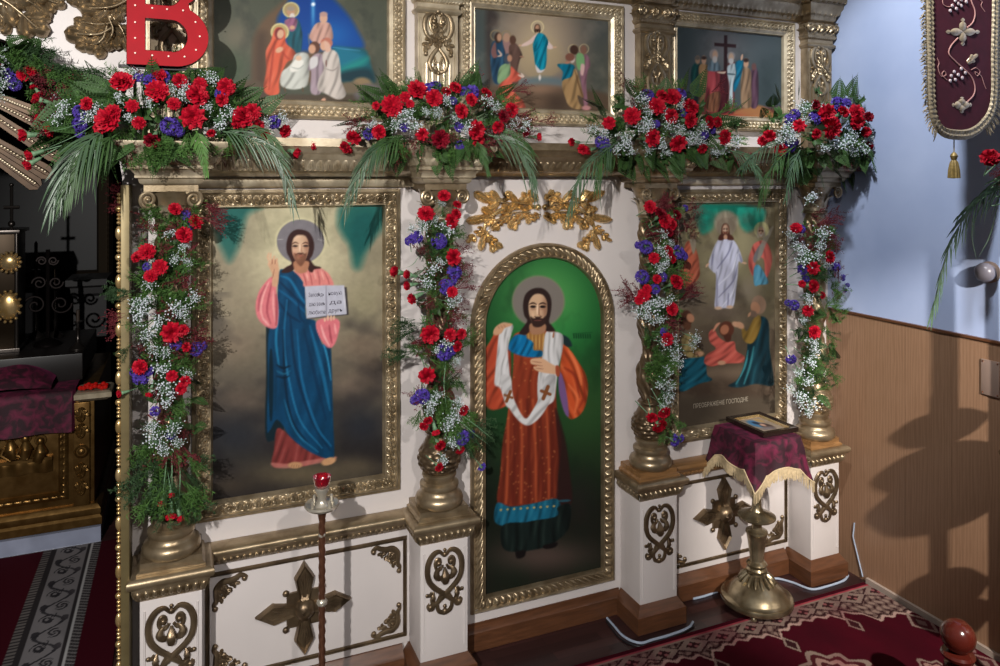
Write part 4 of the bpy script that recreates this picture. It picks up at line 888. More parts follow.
# ================================================================ entablature
BANDS={1:(p_leaf,.034,.012,8),4:(p_egg,.03,.010,8)}
bprof=[(.0,2.268),(.012,2.272),(.020,2.278),(.024,2.292),(.036,2.298),(.036,2.312),(.052,2.330),(.058,2.333),(.060,2.345),(.066,2.350),(.085,2.385),(.090,2.388),(.094,2.402),(.104,2.412),(.110,2.418),(.110,2.436)]
for i,x in enumerate(PEDX):
    hw=.112 if i<3 else .104
    mb=MB(); block(mb,x,hw-.02,3.19,YP-.002,bprof,{6:(p_egg,.026,.009,8),9:(p_leaf,.034,.014,8)})
    o=mb.build('cornice_block',M_goldl if i<2 else M_gold,None,angle=45)
    tag(o,'flaring gilt cornice block above the column '+['at the left end','left of the deacon door','right of the deacon door','in the right corner'][i],'cornice block','cornice blocks above the columns')
spans=[(PEDX[i]+.095,PEDX[i+1]-.095) for i in range(3)]
cprof=[(.012,2.302),(.02,2.312),(.045,2.322),(.062,2.328),(.064,2.336),(.094,2.372),(.100,2.376),(.104,2.392),(.112,2.400),(.128,2.408),(.134,2.420),(.150,2.428),(.150,2.462)]
for i,(a,c) in enumerate(spans):
    mb=MB(); block(mb,(a+c)/2,(c-a)/2,3.33 if i!=1 else 3.35,YP-.002,cprof,{4:(p_leaf,.036,.013,8),2:(p_egg,.022,.006,6)},sides=('F',))
    o=mb.build('cornice',M_goldl if i<1 else M_gold,None,angle=45)
    tag(o,['gilt leaf-carved cornice over the blessing figure icon','gilt leaf-carved cornice over the deacon door','gilt leaf-carved cornice over the transfiguration icon'][i],'cornice','cornices between the blocks')
    if i!=1:
        mb=MB(); block(mb,(a+c)/2,(c-a)/2,3.385,YP-.002,[(.0,2.252),(.012,2.256),(.016,2.262),(.016,2.288),(.022,2.292),(.022,2.2995)],{},sides=('F',))
        mb.build('frieze_strip',M_goldl,o,angle=45)

# ================================================================ dado panels with crosses
def cross_ornament(xc,zc,y,parent):
    mb=MB(); R=.075
    mb.box(xc-R,xc+R,y-.012,y,zc-R,zc+R)
    for sx in (-1,1):
        for sz in (-1,1): mb.ball((xc+sx*R*1.06,y-.012,zc+sz*R*1.06),.014,12,8,(1,.8,1))
    root=mb.build('cross_ornament',M_goldd,parent,angle=35)
    for k in range(4):
        a=k*PI/2; ca,sa=math.cos(a),math.sin(a)
        mb=MB()
        def Rm(p,h): return (xc+p[0]*ca-p[1]*sa,y-h,zc+p[0]*sa+p[1]*ca)
        outl=[(-.020,.03),(-.044,.135),(0,.207),(.044,.135),(.020,.03)]
        ring=lambda s,h:[Rm((p[0]*s,.118+(p[1]-.118)*s),h) for p in outl]
        rows=[ring(1,0),ring(1,.016),ring(.86,.030),ring(.72,.022),ring(.66,.018)]
        mb.grid(np.array(rows),closev=True,flip=True)
        n=len(outl); mb.add(ring(.66,.018),[tuple(range(n))[::-1]])
        for dx in (-1,0,1):
            ln=[(dx*.004,.05),(dx*.010,.10),(dx*.019,.135 if dx else .16)]
            P=np.array([Rm(p,.020) for p in cat(ln,5)])
            mb.tube(P,np.interp(np.linspace(0,1,len(P)),[0,.6,1],[.004,.007,.002]),6)
        mb.build('cross_arm',M_goldd,root,angle=30)
    mb=MB()
    def rel(th,z): return 0*th
    prof=[(.046,0),(.047,.010),(.042,.020),(.036,.030),(.024,.040),(.010,.045),(0.0001,.046)]
    n=len(prof); th=np.linspace(0,2*PI,28,endpoint=False)
    P=np.array([[(xc+r*math.cos(t),y-.012-h,zc+r*math.sin(t)) for t in th] for r,h in prof]); mb.grid(P,closev=True,flip=False)
    for k in range(7):
        a=PI/2+(k-3)*.45
        mb.tube([(xc,y-.055,zc-.012),(xc+.014*math.cos(a),y-.057,zc-.006+.014*math.sin(a)),(xc+.026*math.cos(a),y-.047,zc-.006+.026*math.sin(a))],[.002,.004,.002],6)
    mb.build('boss',M_goldd,root)
    return root
def corner_ornament(x,z,sx,sz,y,parent,s=.13):
    mb=MB(); F=lambda p: np.array([(x+sx*a*s,z+sz*b*s) for a,b in p])
    scroll_tube(mb,cat(F([(.06,.98),(.02,.85),(.10,.70),(.10,.50),(.12,.30),(.30,.12),(.50,.12),(.70,.07),(.85,.0),(1.0,.08),(.98,.16)]),6),[.004,.010,.012,.014,.014,.012,.010,.008],y)
    scroll_tube(mb,F(spiral(.30,.34,.02,.15,PI*.3,1.4,24)),[.004,.008,.009],y)
    scroll_tube(mb,F(spiral(.16,.62,.02,.09,0,1.3,16)),[.004,.007,.007],y)
    scroll_tube(mb,F(spiral(.60,.22,.02,.09,PI,1.3,16)),[.004,.007,.007],y)
    acanthus(mb,F([(.20,.20),(.38,.42),(.46,.56)]),[.010,.020,.004],y,.016,3,.3)
    acanthus(mb,F([(.12,.55),(.28,.66),(.22,.80)]),[.008,.013,.003],y,.012,2,.3)
    acanthus(mb,F([(.52,.14),(.68,.28),(.82,.22)]),[.008,.013,.003],y,.012,2,.3)
    for a,b,r in ((.06,.95,.012),(.97,.13,.012),(.30,.34,.009)):
        p=F([(a,b)])[0]; mb.ball((p[0],y-.006,p[1]),r,8,6,(1,.8,1))
    return mb.build('corner_scroll',M_goldd,parent)
dspan=[(PEDX[0]+.1135,PEDX[1]-.1135),(PEDX[2]+.1135,PEDX[3]-.1075)]
for i,(a,c) in enumerate(dspan):
    t=thing('dado_panel',['cream dado panel with bronze cross and scroll corners below the blessing figure icon','cream dado panel with bronze cross behind the velvet draped icon stand'][i],'panel','dado panels with crosses',((a+c)/2,YP,0))
    xc=.497 if i==0 else 2.795
    mb=MB(); mb.box(a,c,YP-.016,YP-.001,.136,.664); mb.build('board',M_white,t,bevel=.002)
    mb=MB(); frame_rect(mb,a+.012,c-.012,.166,.632,.020,YP-.016,[(0,0),(.12,.005),(.3,.012),(.55,.012),(.6,.004),(.72,.004),(.8,.008),(1,.003)]); mb.build('border_moulding',M_goldd,t,angle=25)
    mb=MB(); block(mb,(a+c)/2,(c-a)/2,YP-.02,YP-.002,[(.0,.664),(.012,.670),(.016,.674),(.040,.704),(.044,.707),(.046,.714),(.060,.722),(.066,.734),(.064,.745),(.056,.751),(.0,.756)],{2:(p_egg,.026,.011,8)},sides=('F',)); mb.build('ledge_moulding',M_gold if i==0 else M_ledge,t,angle=45)
    mb=MB(); block(mb,(a+c)/2,(c-a)/2-.036,YP-.022,YP-.002,[(.03,0),(.034,.004),(.034,.088),(.026,.096),(.022,.103),(.004,.128),(.0,.135)],sides=('F',)); mb.build('skirting',M_brown,t,angle=30)
    cross_ornament(xc,.405 if i==0 else .42,YP-.016,t)
    if i==0:
        for sx,x in ((1,a+.045),(-1,c-.045)):
            for sz,z in ((1,.196),(-1,.602)): corner_ornament(x,z,sx,sz,YP-.016,t)
    else:
        for sx,x in ((1,a+.045),(-1,c-.045)):
            for sz,z in ((1,.196),): corner_ornament(x,z,sx,sz,YP-.016,t)
    shift_children(t)
# ================================================================ canvases (paintings are filled in by the painter functions)
M_paint=vcmat('oil_painting',.5,.18,bump=.05,bscale=220)
M_paintm=vcmat('matte_print',.6,.3)
CANVAS={}
def canvas(name,key,x0,x1,z0,z1,y,parent,step=.0042,arch=None):
    nx=int(round((x1-x0)/step))+1; nz=int(round((z1-z0)/step))+1
    X,Z=np.meshgrid(np.linspace(x0,x1,nx),np.linspace(z0,z1,nz),indexing='ij')
    if arch:
        cx,zs,r=arch
        top=zs+np.sqrt(np.maximum(0,r*r-(np.linspace(x0,x1,nx)-cx)**2))
        k=np.linspace(0,1,nz)[None]
        Z=z0+(top[:,None]-z0)*k
    px,py=proj(X,np.full_like(X,y),Z)
    colr=PAINT[key](px,py,X,Z)
    mb=MB(); mb.grid(np.stack([X,np.full_like(X,y),Z],axis=-1),flip=False)
    o=mb.build(name,M_paint,parent,smooth=False,col=np.concatenate([colr.reshape(-1,3),np.ones((nx*nz,1))],axis=1))
    return o

# ================================================================ deacon door
t=thing('icon_door','arched deacon door painted with a bearded deacon holding a white stole on green','door',None,(1.6875,YP,.18))
xc,zs,R,w=1.6875,1.565,.4025,.078
zb=.186
def archpath(r,z0,n1=60,n2=110):
    a=np.linspace(0,PI,n2)
    right=[(xc+r,z) for z in np.linspace(z0,zs,n1)][:-1]
    top=[(xc+r*math.cos(q),zs+r*math.sin(q)) for q in a]
    left=[(xc-r,z) for z in np.linspace(zs,z0,n1)][1:]
    return np.array(right+top+left)
n1,n2=400,420
Op=archpath(R,zb,n1,n2); Ip=archpath(R-w,zb+w,n1,n2)
ph=np.concatenate([[0],np.cumsum(np.linalg.norm(np.diff(Op,axis=0),axis=1))])/.040
fp=[(0,.010),(.06,.022),(.16,.030),(.22,.026),(.28,.016),(.36,.016),(.72,.016),(.78,.018),(.84,.028),(.92,.026),(1,.006)]
mb=MB()
ribbon(mb,Op,Ip,YP-.001,fp,p_rope,(.26,.78),.017,ph,16)
s=np.linspace(0,1,220)[:,None]
a,b_=np.array([xc-R,zb]),np.array([xc+R,zb]); c_,d_=np.array([xc-R+w,zb+w]),np.array([xc+R-w,zb+w])
ribbon(mb,a+(b_-a)*s,c_+(d_-c_)*s,YP-.001,fp,p_rope,(.26,.78),.017,s[:,0]*20,16)
mb.build('frame',M_gold,t,angle=50)
canvas('painting','door',xc-R+w-.004,xc+R-w+.004,zb+w-.004,1.9,YP-.004,t,.0042,(xc,zs,R-w+.004))
shift_children(t)
mb=MB(); block(mb,xc+.005,(PEDX[2]-PEDX[1]-.227)/2-.036,YP-.006,YP-.001,[(.008,0),(.012,.004),(.012,.092),(.006,.10),(.0,.130),(0,.136)],sides=('F',))
o=mb.build('skirting',M_brown,None,angle=30); tag(o,'brown wooden skirting board under the deacon door','skirting')

# ================================================================ large icons
M_goldl2=mat('frame_gilding',rgb(182,165,137),.36,.65,var=.2,vscale=14.,col2=rgb(142,126,100),bump=.10,bscale=120)
def icon(name,label,x0,x1,z0,z1,key,kind,group):
    t=thing(name,label,'icon',group,((x0+x1)/2,YP,z0))
    mb=MB()
    if kind=='big':
        W=.085
        frame_rect(mb,x0-W,x1+W,z0-.075,z1+W*.9,.0825,YP-.001,[(0,.014),(.16,.018),(.20,.030),(.26,.034),(.30,.024),(.34,.022),(.80,.022),(.84,.026),(.90,.026),(.93,.014),(1,.006)],p_scroll,(.30,.82),.020,.042,12,18)
    else:
        W=.086
        frame_rect(mb,x0-W,x1+W,z0-W,z1+W,W,YP-.001,[(0,.014),(.05,.030),(.12,.034),(.17,.024),(.22,.020),(.62,.020),(.66,.022),(.72,.026),(.90,.016),(.94,.018),(1,.006)],p_wave,(.19,.64),.016,.062,18,16)
    fr_=mb.build('frame',M_goldl2 if kind=='big' else M_goldl,t,angle=45)
    canvas('painting',key,x0-.004,x1+.004,z0-.004,z1+.004,YP-.005,t,.0042)
    shift_children(t)
    return t
icon('icon_painting','tall gilt framed icon of a robed figure in blue and pink holding an open book',.124,.849,.925,2.170,'icon1','big','tall icons')
icon('icon_painting','tall gilt framed icon of a white robed figure rising over three kneeling men',2.50,3.178,.920,2.155,'icon3','big','tall icons')
icon('icon_painting','wide framed nativity painting with blue night sky beside the red letter',.127,.873,2.642,3.118,'up1','up','upper row paintings')
icon('icon_painting','wide framed painting of a figure in turquoise floating between two groups',1.309,2.057,2.644,3.114,'up2','up','upper row paintings')
icon('icon_painting','wide framed painting of people around a tall brown cross',2.488,3.229,2.647,3.120,'up3','up','upper row paintings')

# lettering painted on the icons
def lettering(txt,px0,py0,px1,py1,hpx,Y,m,parent,L):
    a=atY(px0,py0,Y); b=atY(px1,py1,Y)
    cu=bpy.data.curves.new('lettering','FONT'); cu.body=txt; cu.size=1; cu.resolution_u=2
    o=bpy.data.objects.new('lettering_source',cu); COL.objects.link(o); bpy.context.view_layer.update()
    me=bpy.data.meshes.new_from_object(o.evaluated_get(bpy.context.evaluated_depsgraph_get()))
    bpy.data.objects.remove(o); V=np.array([v.co for v in me.vertices]); w=V[:,0].max()-V[:,0].min()
    sc=(a.x*SA+Y*CA)/FOC; hz=hpx*sc/.73; dz=(b.z-a.z)
    for v in me.vertices:
        k=(v.co.x-V[:,0].min())/w; y=v.co.y
        v.co=(a.x+(b.x-a.x)*k-L.x,Y-L.y,a.z+dz*k+y*hz-L.z)
    me.materials.append(m); r=bpy.data.objects.new('lettering',me); COL.objects.link(r); r.parent=parent
M_ink=mat('book_ink',rgb(84,80,92),.6); M_pale=mat('pale_lettering',rgb(158,148,132),.6)
ICON_A=[o for o in bpy.data.objects if o.get('group')=='tall icons']
for o in ICON_A:
    if 'book' in o['label']:
        for tx,a_,b_,y0 in (('Заповѣдь',308.5,324,297.0),('новую',328.5,342,295.3),('даю вамъ',309,325,306.2),('да',329.5,341.5,304.3),('любите',308.5,325.5,314.6),('другъ',328.5,342.5,312.6)):
            lettering(tx,a_,y0,b_,y0-.8,4.2,YP-.0065,M_ink,o,o.location)
    else:
        lettering('ПРЕОБРАЖЕНIЕ ГОСПОДНЕ',693.5,408.5,748,401,4.6,YP-.0065,M_pale,o,o.location)

# ================================================================ upper register
def mask_ornament(w,h,xc,zb,y,parent):
    mb=MB(); T=lambda p: np.c_[xc+np.asarray(p)[:,0]*w,zb+np.asarray(p)[:,1]*h]
    for s in (-1,1):
        F=lambda p: T([(s*q[0],q[1]) for q in p])
        scroll_tube(mb,cat(F([(-.04,.90),(-.25,.93),(-.44,.86),(-.50,.72),(-.42,.60),(-.25,.53),(-.06,.52)]),6),[.005,.008,.011,.012,.011,.009,.006],y)
        scroll_tube(mb,F(spiral(-.17,.79,.01,.15,PI*.9,1.3,26)),[.005,.008,.008,.006],y)
        p=F([(-.17,.80)])[0]; mb.ball((p[0],y-.008,p[1]),.013,10,7,(1,.9,1))
        acanthus(mb,F([(-.10,.56),(-.30,.50),(-.44,.40),(-.42,.30)]),[.010,.020,.014,.005],y,.018,3,.25)
        p=F([(-.45,.29)])[0]; mb.ball((p[0],y-.006,p[1]),.011,8,6,(1,.8,1))
        scroll_tube(mb,cat(F([(.06,.46),(-.04,.38),(-.24,.26),(-.32,.15),(-.24,.05),(-.08,.02),(0,.10)]),6),[.006,.009,.011,.012,.011,.009,.006],y)
        acanthus(mb,F([(0,.08),(-.10,.15),(-.12,.26)]),[.005,.010,.003],y,.010,2,.2)
    acanthus(mb,T([(0,.78),(0,.68),(0,.58),(0,.52)]),[.010,.026,.020,.006],y,.022,3,.3)
    acanthus(mb,T([(0,.54),(0,.46),(0,.38)]),[.010,.020,.004],y,.018,2,.3)
    for x,z,r in ((0,.96,.014),(-.12,.93,.010),(.12,.93,.010),(0,.0,.012)):
        p=T([(x,z)])[0]; mb.ball((p[0],y-.006,p[1]),r,10,6,(1,.8,1))
    return mb.build('carved_ornament',M_gold,parent)
UPX=[-.035,1.105,2.322,3.475]
for i,x in enumerate(UPX):
    hw=.098 if i!=3 else .094
    t=thing('upper_pilaster',['upper gilt pilaster behind the red letter','upper pale pilaster between the nativity and the floating figure painting','upper gilt pilaster left of the cross painting','upper gilt pilaster beside the blue wall'][i],'pilaster','pilasters of the upper row',(x,YP,2.465))
    y=3.345; m=M_goldl if i<2 else M_gold
    mb=MB(); mb.box(x-hw,x+hw,y,YP-.001,2.465,3.075)
    for k in range(5): mb.tube([(x-.056+k*.028,y-.001,2.50),(x-.056+k*.028,y-.001,2.83)],.0095,8)
    for s in (-1,1): mb.tube([(x+s*(hw-.012),y-.001,2.50),(x+s*(hw-.012),y-.001,3.04)],.005,6)
    mb.build('shaft',m,t,angle=35)
    mb=MB(); block(mb,x,hw-.002,y,YP-.001,[(.0,3.060),(.012,3.066),(.018,3.076),(.014,3.084),(.006,3.090),(.006,3.110),(.018,3.120),(.022,3.132),(.014,3.136),(.018,3.205),(.03,3.212)],{5:(p_bead,.014,.004,6),8:(p_acan,.058,.022,12)}); 
    cpt=mb.build('capital',m,t,angle=45)
    for s in (-1,1):
        mb=MB(); S=spiral(x+s*(hw+.006),3.178,.004,.024,0,1.7,26); mb.tube([(q[0],y-.03,q[1]) for q in S],np.linspace(.004,.007,26),7); mb.ball((x+s*(hw+.006),y-.03,3.178),.008,8,6)
        mb.build('volute',m,cpt)
    mask_ornament(.135,.30,x,2.785,y-.001,t)
    shift_children(t)
uprof=[(.004,3.216),(.012,3.226),(.014,3.244),(.030,3.256),(.034,3.276),(.050,3.288),(.054,3.308),(.075,3.322),(.078,3.345),(.105,3.358),(.112,3.390),(.135,3.405),(.150,3.45),(.15,3.50)]
mb=MB()
block(mb,1.55,2.03,3.395,YP-.001,uprof,{2:(p_leaf,.034,.010,6),8:(p_egg,.03,.012,7),10:(p_leaf,.03,.012,7)},sides=('F',))
o=mb.build('upper_cornice',M_gold,None,angle=45); tag(o,'long carved gilt cornice above the upper row of paintings','cornice')
for i,x in enumerate(UPX):
    mb=MB(); block(mb,x,.085,3.33,YP-.001,[(p[0],p[1]+.001) for p in uprof],{2:(p_leaf,.034,.010,6),6:(p_egg,.03,.012,7),8:(p_egg,.03,.012,7),10:(p_leaf,.03,.012,7)} if i!=3 else {2:(p_leaf,.034,.010,6),6:(p_egg,.026,.010,7),8:(p_egg,.026,.012,7)},sides=('L','F','R') if i!=3 else ('L','F'))
    o=mb.build('cornice_ressaut',M_gold,None,angle=45); tag(o,'projecting carved cornice piece above the upper pilaster '+['behind the red letter','between the nativity and the floating figure painting','left of the cross painting','beside the blue wall'][i],'cornice block','cornice pieces above the pilasters')

# ================================================================ gilt acanthus sprays above the door
def PX(pts,Y): return [(atY(a,b,Y).x,atY(a,b,Y).z) for a,b in pts]
def spray(label,leaves,scrolls,balls,Y,m,name='acanthus_ornament',cat_='ornament',group=None,ref=None):
    p0=atY(*ref,Y); t=thing(name,label,cat_,group,(p0.x,Y,p0.z))
    for k,(pts,wd,h,lob) in enumerate(leaves):
        mb=MB(); acanthus(mb,PX(pts,Y),wd,Y-.0005*k,h,lob,.38,.7); mb.build('carved_leaf',m,t,angle=60)
    mb=MB()
    for pts,rad in scrolls: scroll_tube(mb,cat(PX(pts,Y),6),rad,Y,.006)
    for (a,b,r) in balls: q=atY(a,b,Y); mb.ball((q.x,Y-.012,q.z),r,10,7,(1,.9,1))
    mb.build('stem_scroll',m,t,angle=60)
    shift_children(t); return t
lv=[([(534,206),(518,203),(500,202),(482,198),(474,192)],[.012,.030,.036,.030,.008],.040,4),
    ([(528,212),(512,212),(494,214),(478,220),(466,220)],[.012,.030,.034,.028,.006],.044,4),
    ([(510,214),(496,220),(486,230),(482,242),(480,250)],[.012,.024,.026,.022,.006],.042,4),
    ([(536,200),(530,196),(524,198),(520,204)],[.010,.026,.022,.005],.040,3),
    ([(520,214),(514,222),(508,228)],[.010,.028,.006],.038,3),
    ([(504,216),(497,224),(491,228)],[.010,.022,.005],.036,3),
    ([(486,236),(494,244),(492,250)],[.012,.030,.008],.034,3),
    ([(482,226),(474,236),(466,242)],[.008,.018,.005],.030,3),
    ([(538,214),(530,218),(524,216)],[.010,.024,.006],.038,3)]
sc=[([(536,208),(520,208),(500,210),(486,222),(482,244)],[.006,.010,.011,.010,.006]),([(476,196),(488,194),(500,200),(508,198),(511,193),(506,192),(505,197)],[.006,.010,.010,.009,.007,.006,.005])]
spray('gilded carved acanthus spray above the door arch, left one of the pair',lv,sc,[(537,207,.016),(507,195,.012),(494,222,.012),(513,218,.012)],YP-.001,M_goldb,group='acanthus sprays over the door',ref=(510,215))
def mir(p): return [(543+(538-a)*.93,b+ (a-538)*.02) for a,b in p]
lv2=[(mir(p),w_,h_,l_) for p,w_,h_,l_ in lv[:3]]+[(mir(p),w_,h_,l_) for p,w_,h_,l_ in lv[3:]]
sc2=[(mir(p),r_) for p,r_ in sc]
spray('gilded carved acanthus spray above the door arch, right one of the pair',lv2,sc2,[(mir([(a,b)])[0][0],b,r) for a,b,r in [(537,207,.016),(507,195,.012),(494,222,.012),(513,218,.012)]],YP-.001,M_goldb,group='acanthus sprays over the door',ref=(580,215))
# bronze acanthus carvings at the upper left
spray('bronze carved leaf sprig at the far upper left above the garlanded arch',
  [([(-20,-8),(5,2),(24,16),(40,30),(52,31)],[.03,.060,.055,.040,.010],.060,3),([(-10,-12),(20,-2),(38,8),(50,19)],[.02,.040,.034,.008],.052,3),([(20,-14),(40,-4),(56,4),(66,2)],[.02,.036,.030,.008],.045,3),([(-12,4),(0,14),(6,24),(-2,34)],[.02,.03,.03,.01],.04,2)],
  [([(-20,-5),(0,4),(20,16),(36,30)],[.016,.016,.012,.006])],[],YP-.001,M_gold,group='bronze leaf carvings',ref=(20,5))
spray('bronze carved leaf rosette between the far leaf sprig and the red letter',
  [([(112,30),(100,36),(84,36),(66,32)],[.02,.055,.050,.010],.060,3),([(114,24),(100,26),(86,24),(75,19)],[.015,.034,.030,.008],.050,3),([(108,28),(104,40),(96,46),(84,44)],[.015,.045,.040,.010],.058,3),([(110,20),(114,32),(110,42),(102,48)],[.015,.034,.040,.010],.062,3),([(112,16),(122,30),(126,40),(130,52)],[.02,.03,.03,.01],.04,3),
   ([(134,-2),(116,8),(98,10),(80,8)],[.03,.045,.040,.010],.050,4),([(84,-14),(78,-4),(72,6)],[.03,.045,.02],.045,2),([(134,-10),(124,2),(122,16)],[.02,.03,.01],.045,3)],
  [([(112,16),(108,24),(107,34),(102,44)],[.010,.014,.014,.006]),([(70,-4),(84,10),(104,12),(120,4),(126,-8)],[.010,.014,.014,.012,.010])],[(111,18,.016)],YP-.001,M_gold,group='bronze leaf carvings',ref=(105,35))

# ================================================================ doorway post with beaded carving, left of the first pedestal
t=thing('door_post','olive gilt door post with a string of carved beads at the dark opening','post',None,(-.20,3.25,0))
mb=MB(); mb.box(-.2145,-.184,3.20,3.39,.0,2.27); mb.build('post_board',mat('olive_gilt',rgb(122,108,74),.45,.45,var=.2,vscale=14),t,bevel=.003)
mb=MB()
z=.02; k=0
while z<2.2:
    if k%4==0: mb.ball((-.221,3.212,z+.03),.013,10,10,(1,1,2.2)); z+=.062
    elif k%4==2:
        mb.ball((-.221,3.212,z+.016),.0135,10,8); z+=.033
    else:
        for j in range(3): mb.ball((-.221,3.212,z+.008),.009,8,6,(1,1,.8)); z+=.015
    k+=1
mb.build('carved_beads',M_goldb,t); shift_children(t)

# ================================================================ red letter
M_red=mat('letter_red',rgb(168,4,24),.55,spec=.15,var=.12,vscale=14)
M_redside=mat('letter_dark_red_side',rgb(120,8,24),.4)
t=thing('letter_sign','big red marquee letter B studded with small white bulbs','letter',None,(-.05,3.06,2.72))
def Bshape(x0,z0,s):
    W=.276*s
    bowl=lambda cx,cz,rx,rz,a0,a1,n=18:[(cx+rx*math.cos(a),cz+rz*math.sin(a)) for a in np.linspace(a0,a1,n)]
    outer=[(x0,z0),(x0+.17,z0)]+bowl(x0+.165,z0+.113,.115,.113,-PI/2+.05,PI/2-.45)+bowl(x0+.155,z0+.335,.105,.112,-PI/2+.55,PI/2)+[(x0,z0+.447)]
    low=[(x0+.062,z0+.055),(x0+.15,z0+.055)]+bowl(x0+.150,z0+.113,.056,.060,-PI/2+.05,PI/2)+[(x0+.062,z0+.173)]
    up=[(x0+.062,z0+.225),(x0+.145,z0+.225)]+bowl(x0+.142,z0+.305,.050,.080,-PI/2+.05,PI/2)+[(x0+.062,z0+.389)]
    return outer,low,up
ou,lo,up=Bshape(-.186,2.714,1)
bm=bmesh.new()
def loopverts(pts,y): return [bm.verts.new((p[0],y,p[1])) for p in pts]
yf,yb=3.06,3.115
edges=[]
loops=[]
for P in (ou,lo,up):
    vs=loopverts(P,yf); loops.append(vs)
    for i in range(len(vs)): edges.append(bm.edges.new((vs[i],vs[(i+1)%len(vs)])))
bmesh.ops.triangle_fill(bm,use_beauty=True,use_dissolve=False,edges=edges)
me=bpy.data.meshes.new('letter_face'); bm.to_mesh(me); bm.free(); me.materials.append(M_red)
fo=bpy.data.objects.new('letter_face',me); COL.objects.link(fo); fo.parent=t
mb=MB()
for P in (ou,lo,up):
    A=np.array([[(p[0],yf-.004,p[1]),(p[0],yb,p[1])] for p in P]); mb.grid(A,closeu=True)
mb.build('letter_side',M_redside,t,smooth=False)
M_bulb=mat('small_bulb',rgb(250,226,210),.2,emit=.35)
bul=None
bx=[(-.157,z) for z in (2.755,2.81,2.868,2.93,2.99,3.06)]+[(-.10,2.75),(-.045,2.75),(.01,2.752),(.05,2.78),(.063,2.832),(.048,2.885),(-.10,2.925),(-.05,2.925),(.005,2.925),(.05,2.965),(.045,3.05)]
for (x,z) in bx:
    if bul is None:
        mb=MB(); mb.ball((0,0,0),.0034,10,7); bul=mb.build('bulb',M_bulb,t); o=bul
    else: o=put(bul,t,(0,0,0))
    o.location=(x,yf-.005,z)
mb=MB(); mb.box(-.215,.075,3.09,3.11,2.704,2.716); mb.tube([(-.16,3.10,2.706),(-.16,3.10,2.44)],.006,8); mb.tube([(.03,3.10,2.706),(.03,3.10,2.44)],.006,8)
mb.build('stand_bar',mat('black_iron',rgb(36,34,34),.45,.5),t,smooth=False)
shift_children(t)

# ================================================================ icon stand (analoy) with velvet cover
M_brass=mat('aged_brass',rgb(172,158,130),.27,.85,var=.3,vscale=14,col2=rgb(116,102,78),bump=.08,bscale=40)
AX,AY=2.826,3.150
t=thing('icon_stand','brass pedestal stand with domed base holding a velvet covered top','stand',None,(AX,AY,0))
mb=MB()
def flute(th,z): return np.where((z>.118)&(z<.165),.006*np.cos(th*16),0)
pf=[(.10,.0),(.12,.004),(.15,.02),(.176,.028),(.186,.036),(.188,.048),(.183,.060),(.168,.064),(.160,.072),(.150,.086),(.128,.108),(.098,.128),(.074,.146),(.062,.158),(.050,.168),(.036,.174),(.0345,.180),(.040,.186)]
mb.lathe(pf,(AX,AY,0.012),64,None); mb.build('domed_base',M_brass,t,angle=40)
mb=MB()
for k in range(16):
    a=k*PI/8; ca,sa=math.cos(a),math.sin(a)
    P=np.array([(AX+ca*r,AY+sa*r,z) for r,z in ((.052,.188),(.066,.176),(.084,.160),(.098,.146))]); mb.tube(P,[.006,.010,.011,.004],6)
mb.build('leaf_collar',M_brass,t)
for k in range(3):
    a=k*2*PI/3-2.4; mb=MB(); mb.ball((AX+.145*math.cos(a),AY+.145*math.sin(a),.018),.018,10,8); mb.build('foot',M_brass,t)
mb=MB()
mb.lathe([(.036,.192),(.050,.200),(.053,.212),(.046,.222),(.050,.232),(.054,.240),(.046,.250),(.036,.256),(.034,.262),(.048,.37),(.054,.398),(.058,.405),(.056,.414),(.038,.420),(.028,.426),(.025,.458),(.029,.47)],(AX,AY,0),40,None); mb.build('stem',M_brass,t,angle=35)
mb=MB(); mb.lathe([(.024,.468),(.050,.472),(.088,.480),(.098,.488),(.098,.496),(.090,.500),(.060,.512),(.036,.522),(.026,.540),(.022,.60),(.034,.63),(.040,.68),(.030,.72),(.022,.74),(.022,.92)],(AX,AY,0),44,None); mb.build('drip_dish',M_brass,t,angle=35)
mb=MB(); mb.box(AX-.143,AX+.143,AY-.15,AY+.15,.92,.944); mb.build('top_board',M_brown,t,bevel=.004)
shift_children(t)
# velvet cover (top + hanging sides with a dipping front corner)
mvel=bpy.data.materials.new('burgundy_velvet'); mvel.use_nodes=True
nt=mvel.node_tree; b=nt.nodes['Principled BSDF']; b.inputs['Roughness'].default_value=.75; b.inputs['Sheen Weight'].default_value=.35; b.inputs['Sheen Tint'].default_value=(*rgb(190,60,130),1); b.inputs['Sheen Roughness'].default_value=.35
tc=nt.nodes.new('ShaderNodeTexCoord'); n=nt.nodes.new('ShaderNodeTexNoise'); n.inputs['Scale'].default_value=15; n.inputs['Detail'].default_value=8; n.inputs['Distortion'].default_value=1.2
cr=nt.nodes.new('ShaderNodeValToRGB'); cr.color_ramp.elements[0].position=.42; cr.color_ramp.elements[1].position=.66
cr.color_ramp.elements[0].color=(*rgb(40,4,20),1); cr.color_ramp.elements[1].color=(*rgb(100,16,52),1)
nt.links.new(tc.outputs['Object'],n.inputs['Vector']); nt.links.new(n.outputs['Fac'],cr.inputs['Fac']); nt.links.new(cr.outputs['Color'],b.inputs['Base Color'])
M_velvet=mvel
M_fringe=mat('cream_fringe',rgb(206,184,146),.6,var=.25,vscale=60)
t=thing('velvet_cover','burgundy velvet cover with cream fringe draped over the brass stand','cloth',None,(AX,AY,.948))
hw,hd=.147,.155
per=[]; N=48
def perim(u):           # square, u in 0..4
    k=int(u)%4; f=u-int(u)
    if k==0: return (-hw+2*hw*f,-hd),(0,-1)
    if k==1: return (hw,-hd+2*hd*f),(1,0)
    if k==2: return (hw-2*hw*f,hd),(0,1)
    return (-hw,hd-2*hd*f),(-1,0)
rows=[]; U=np.linspace(0,4,4*N,endpoint=False)
drop=[]
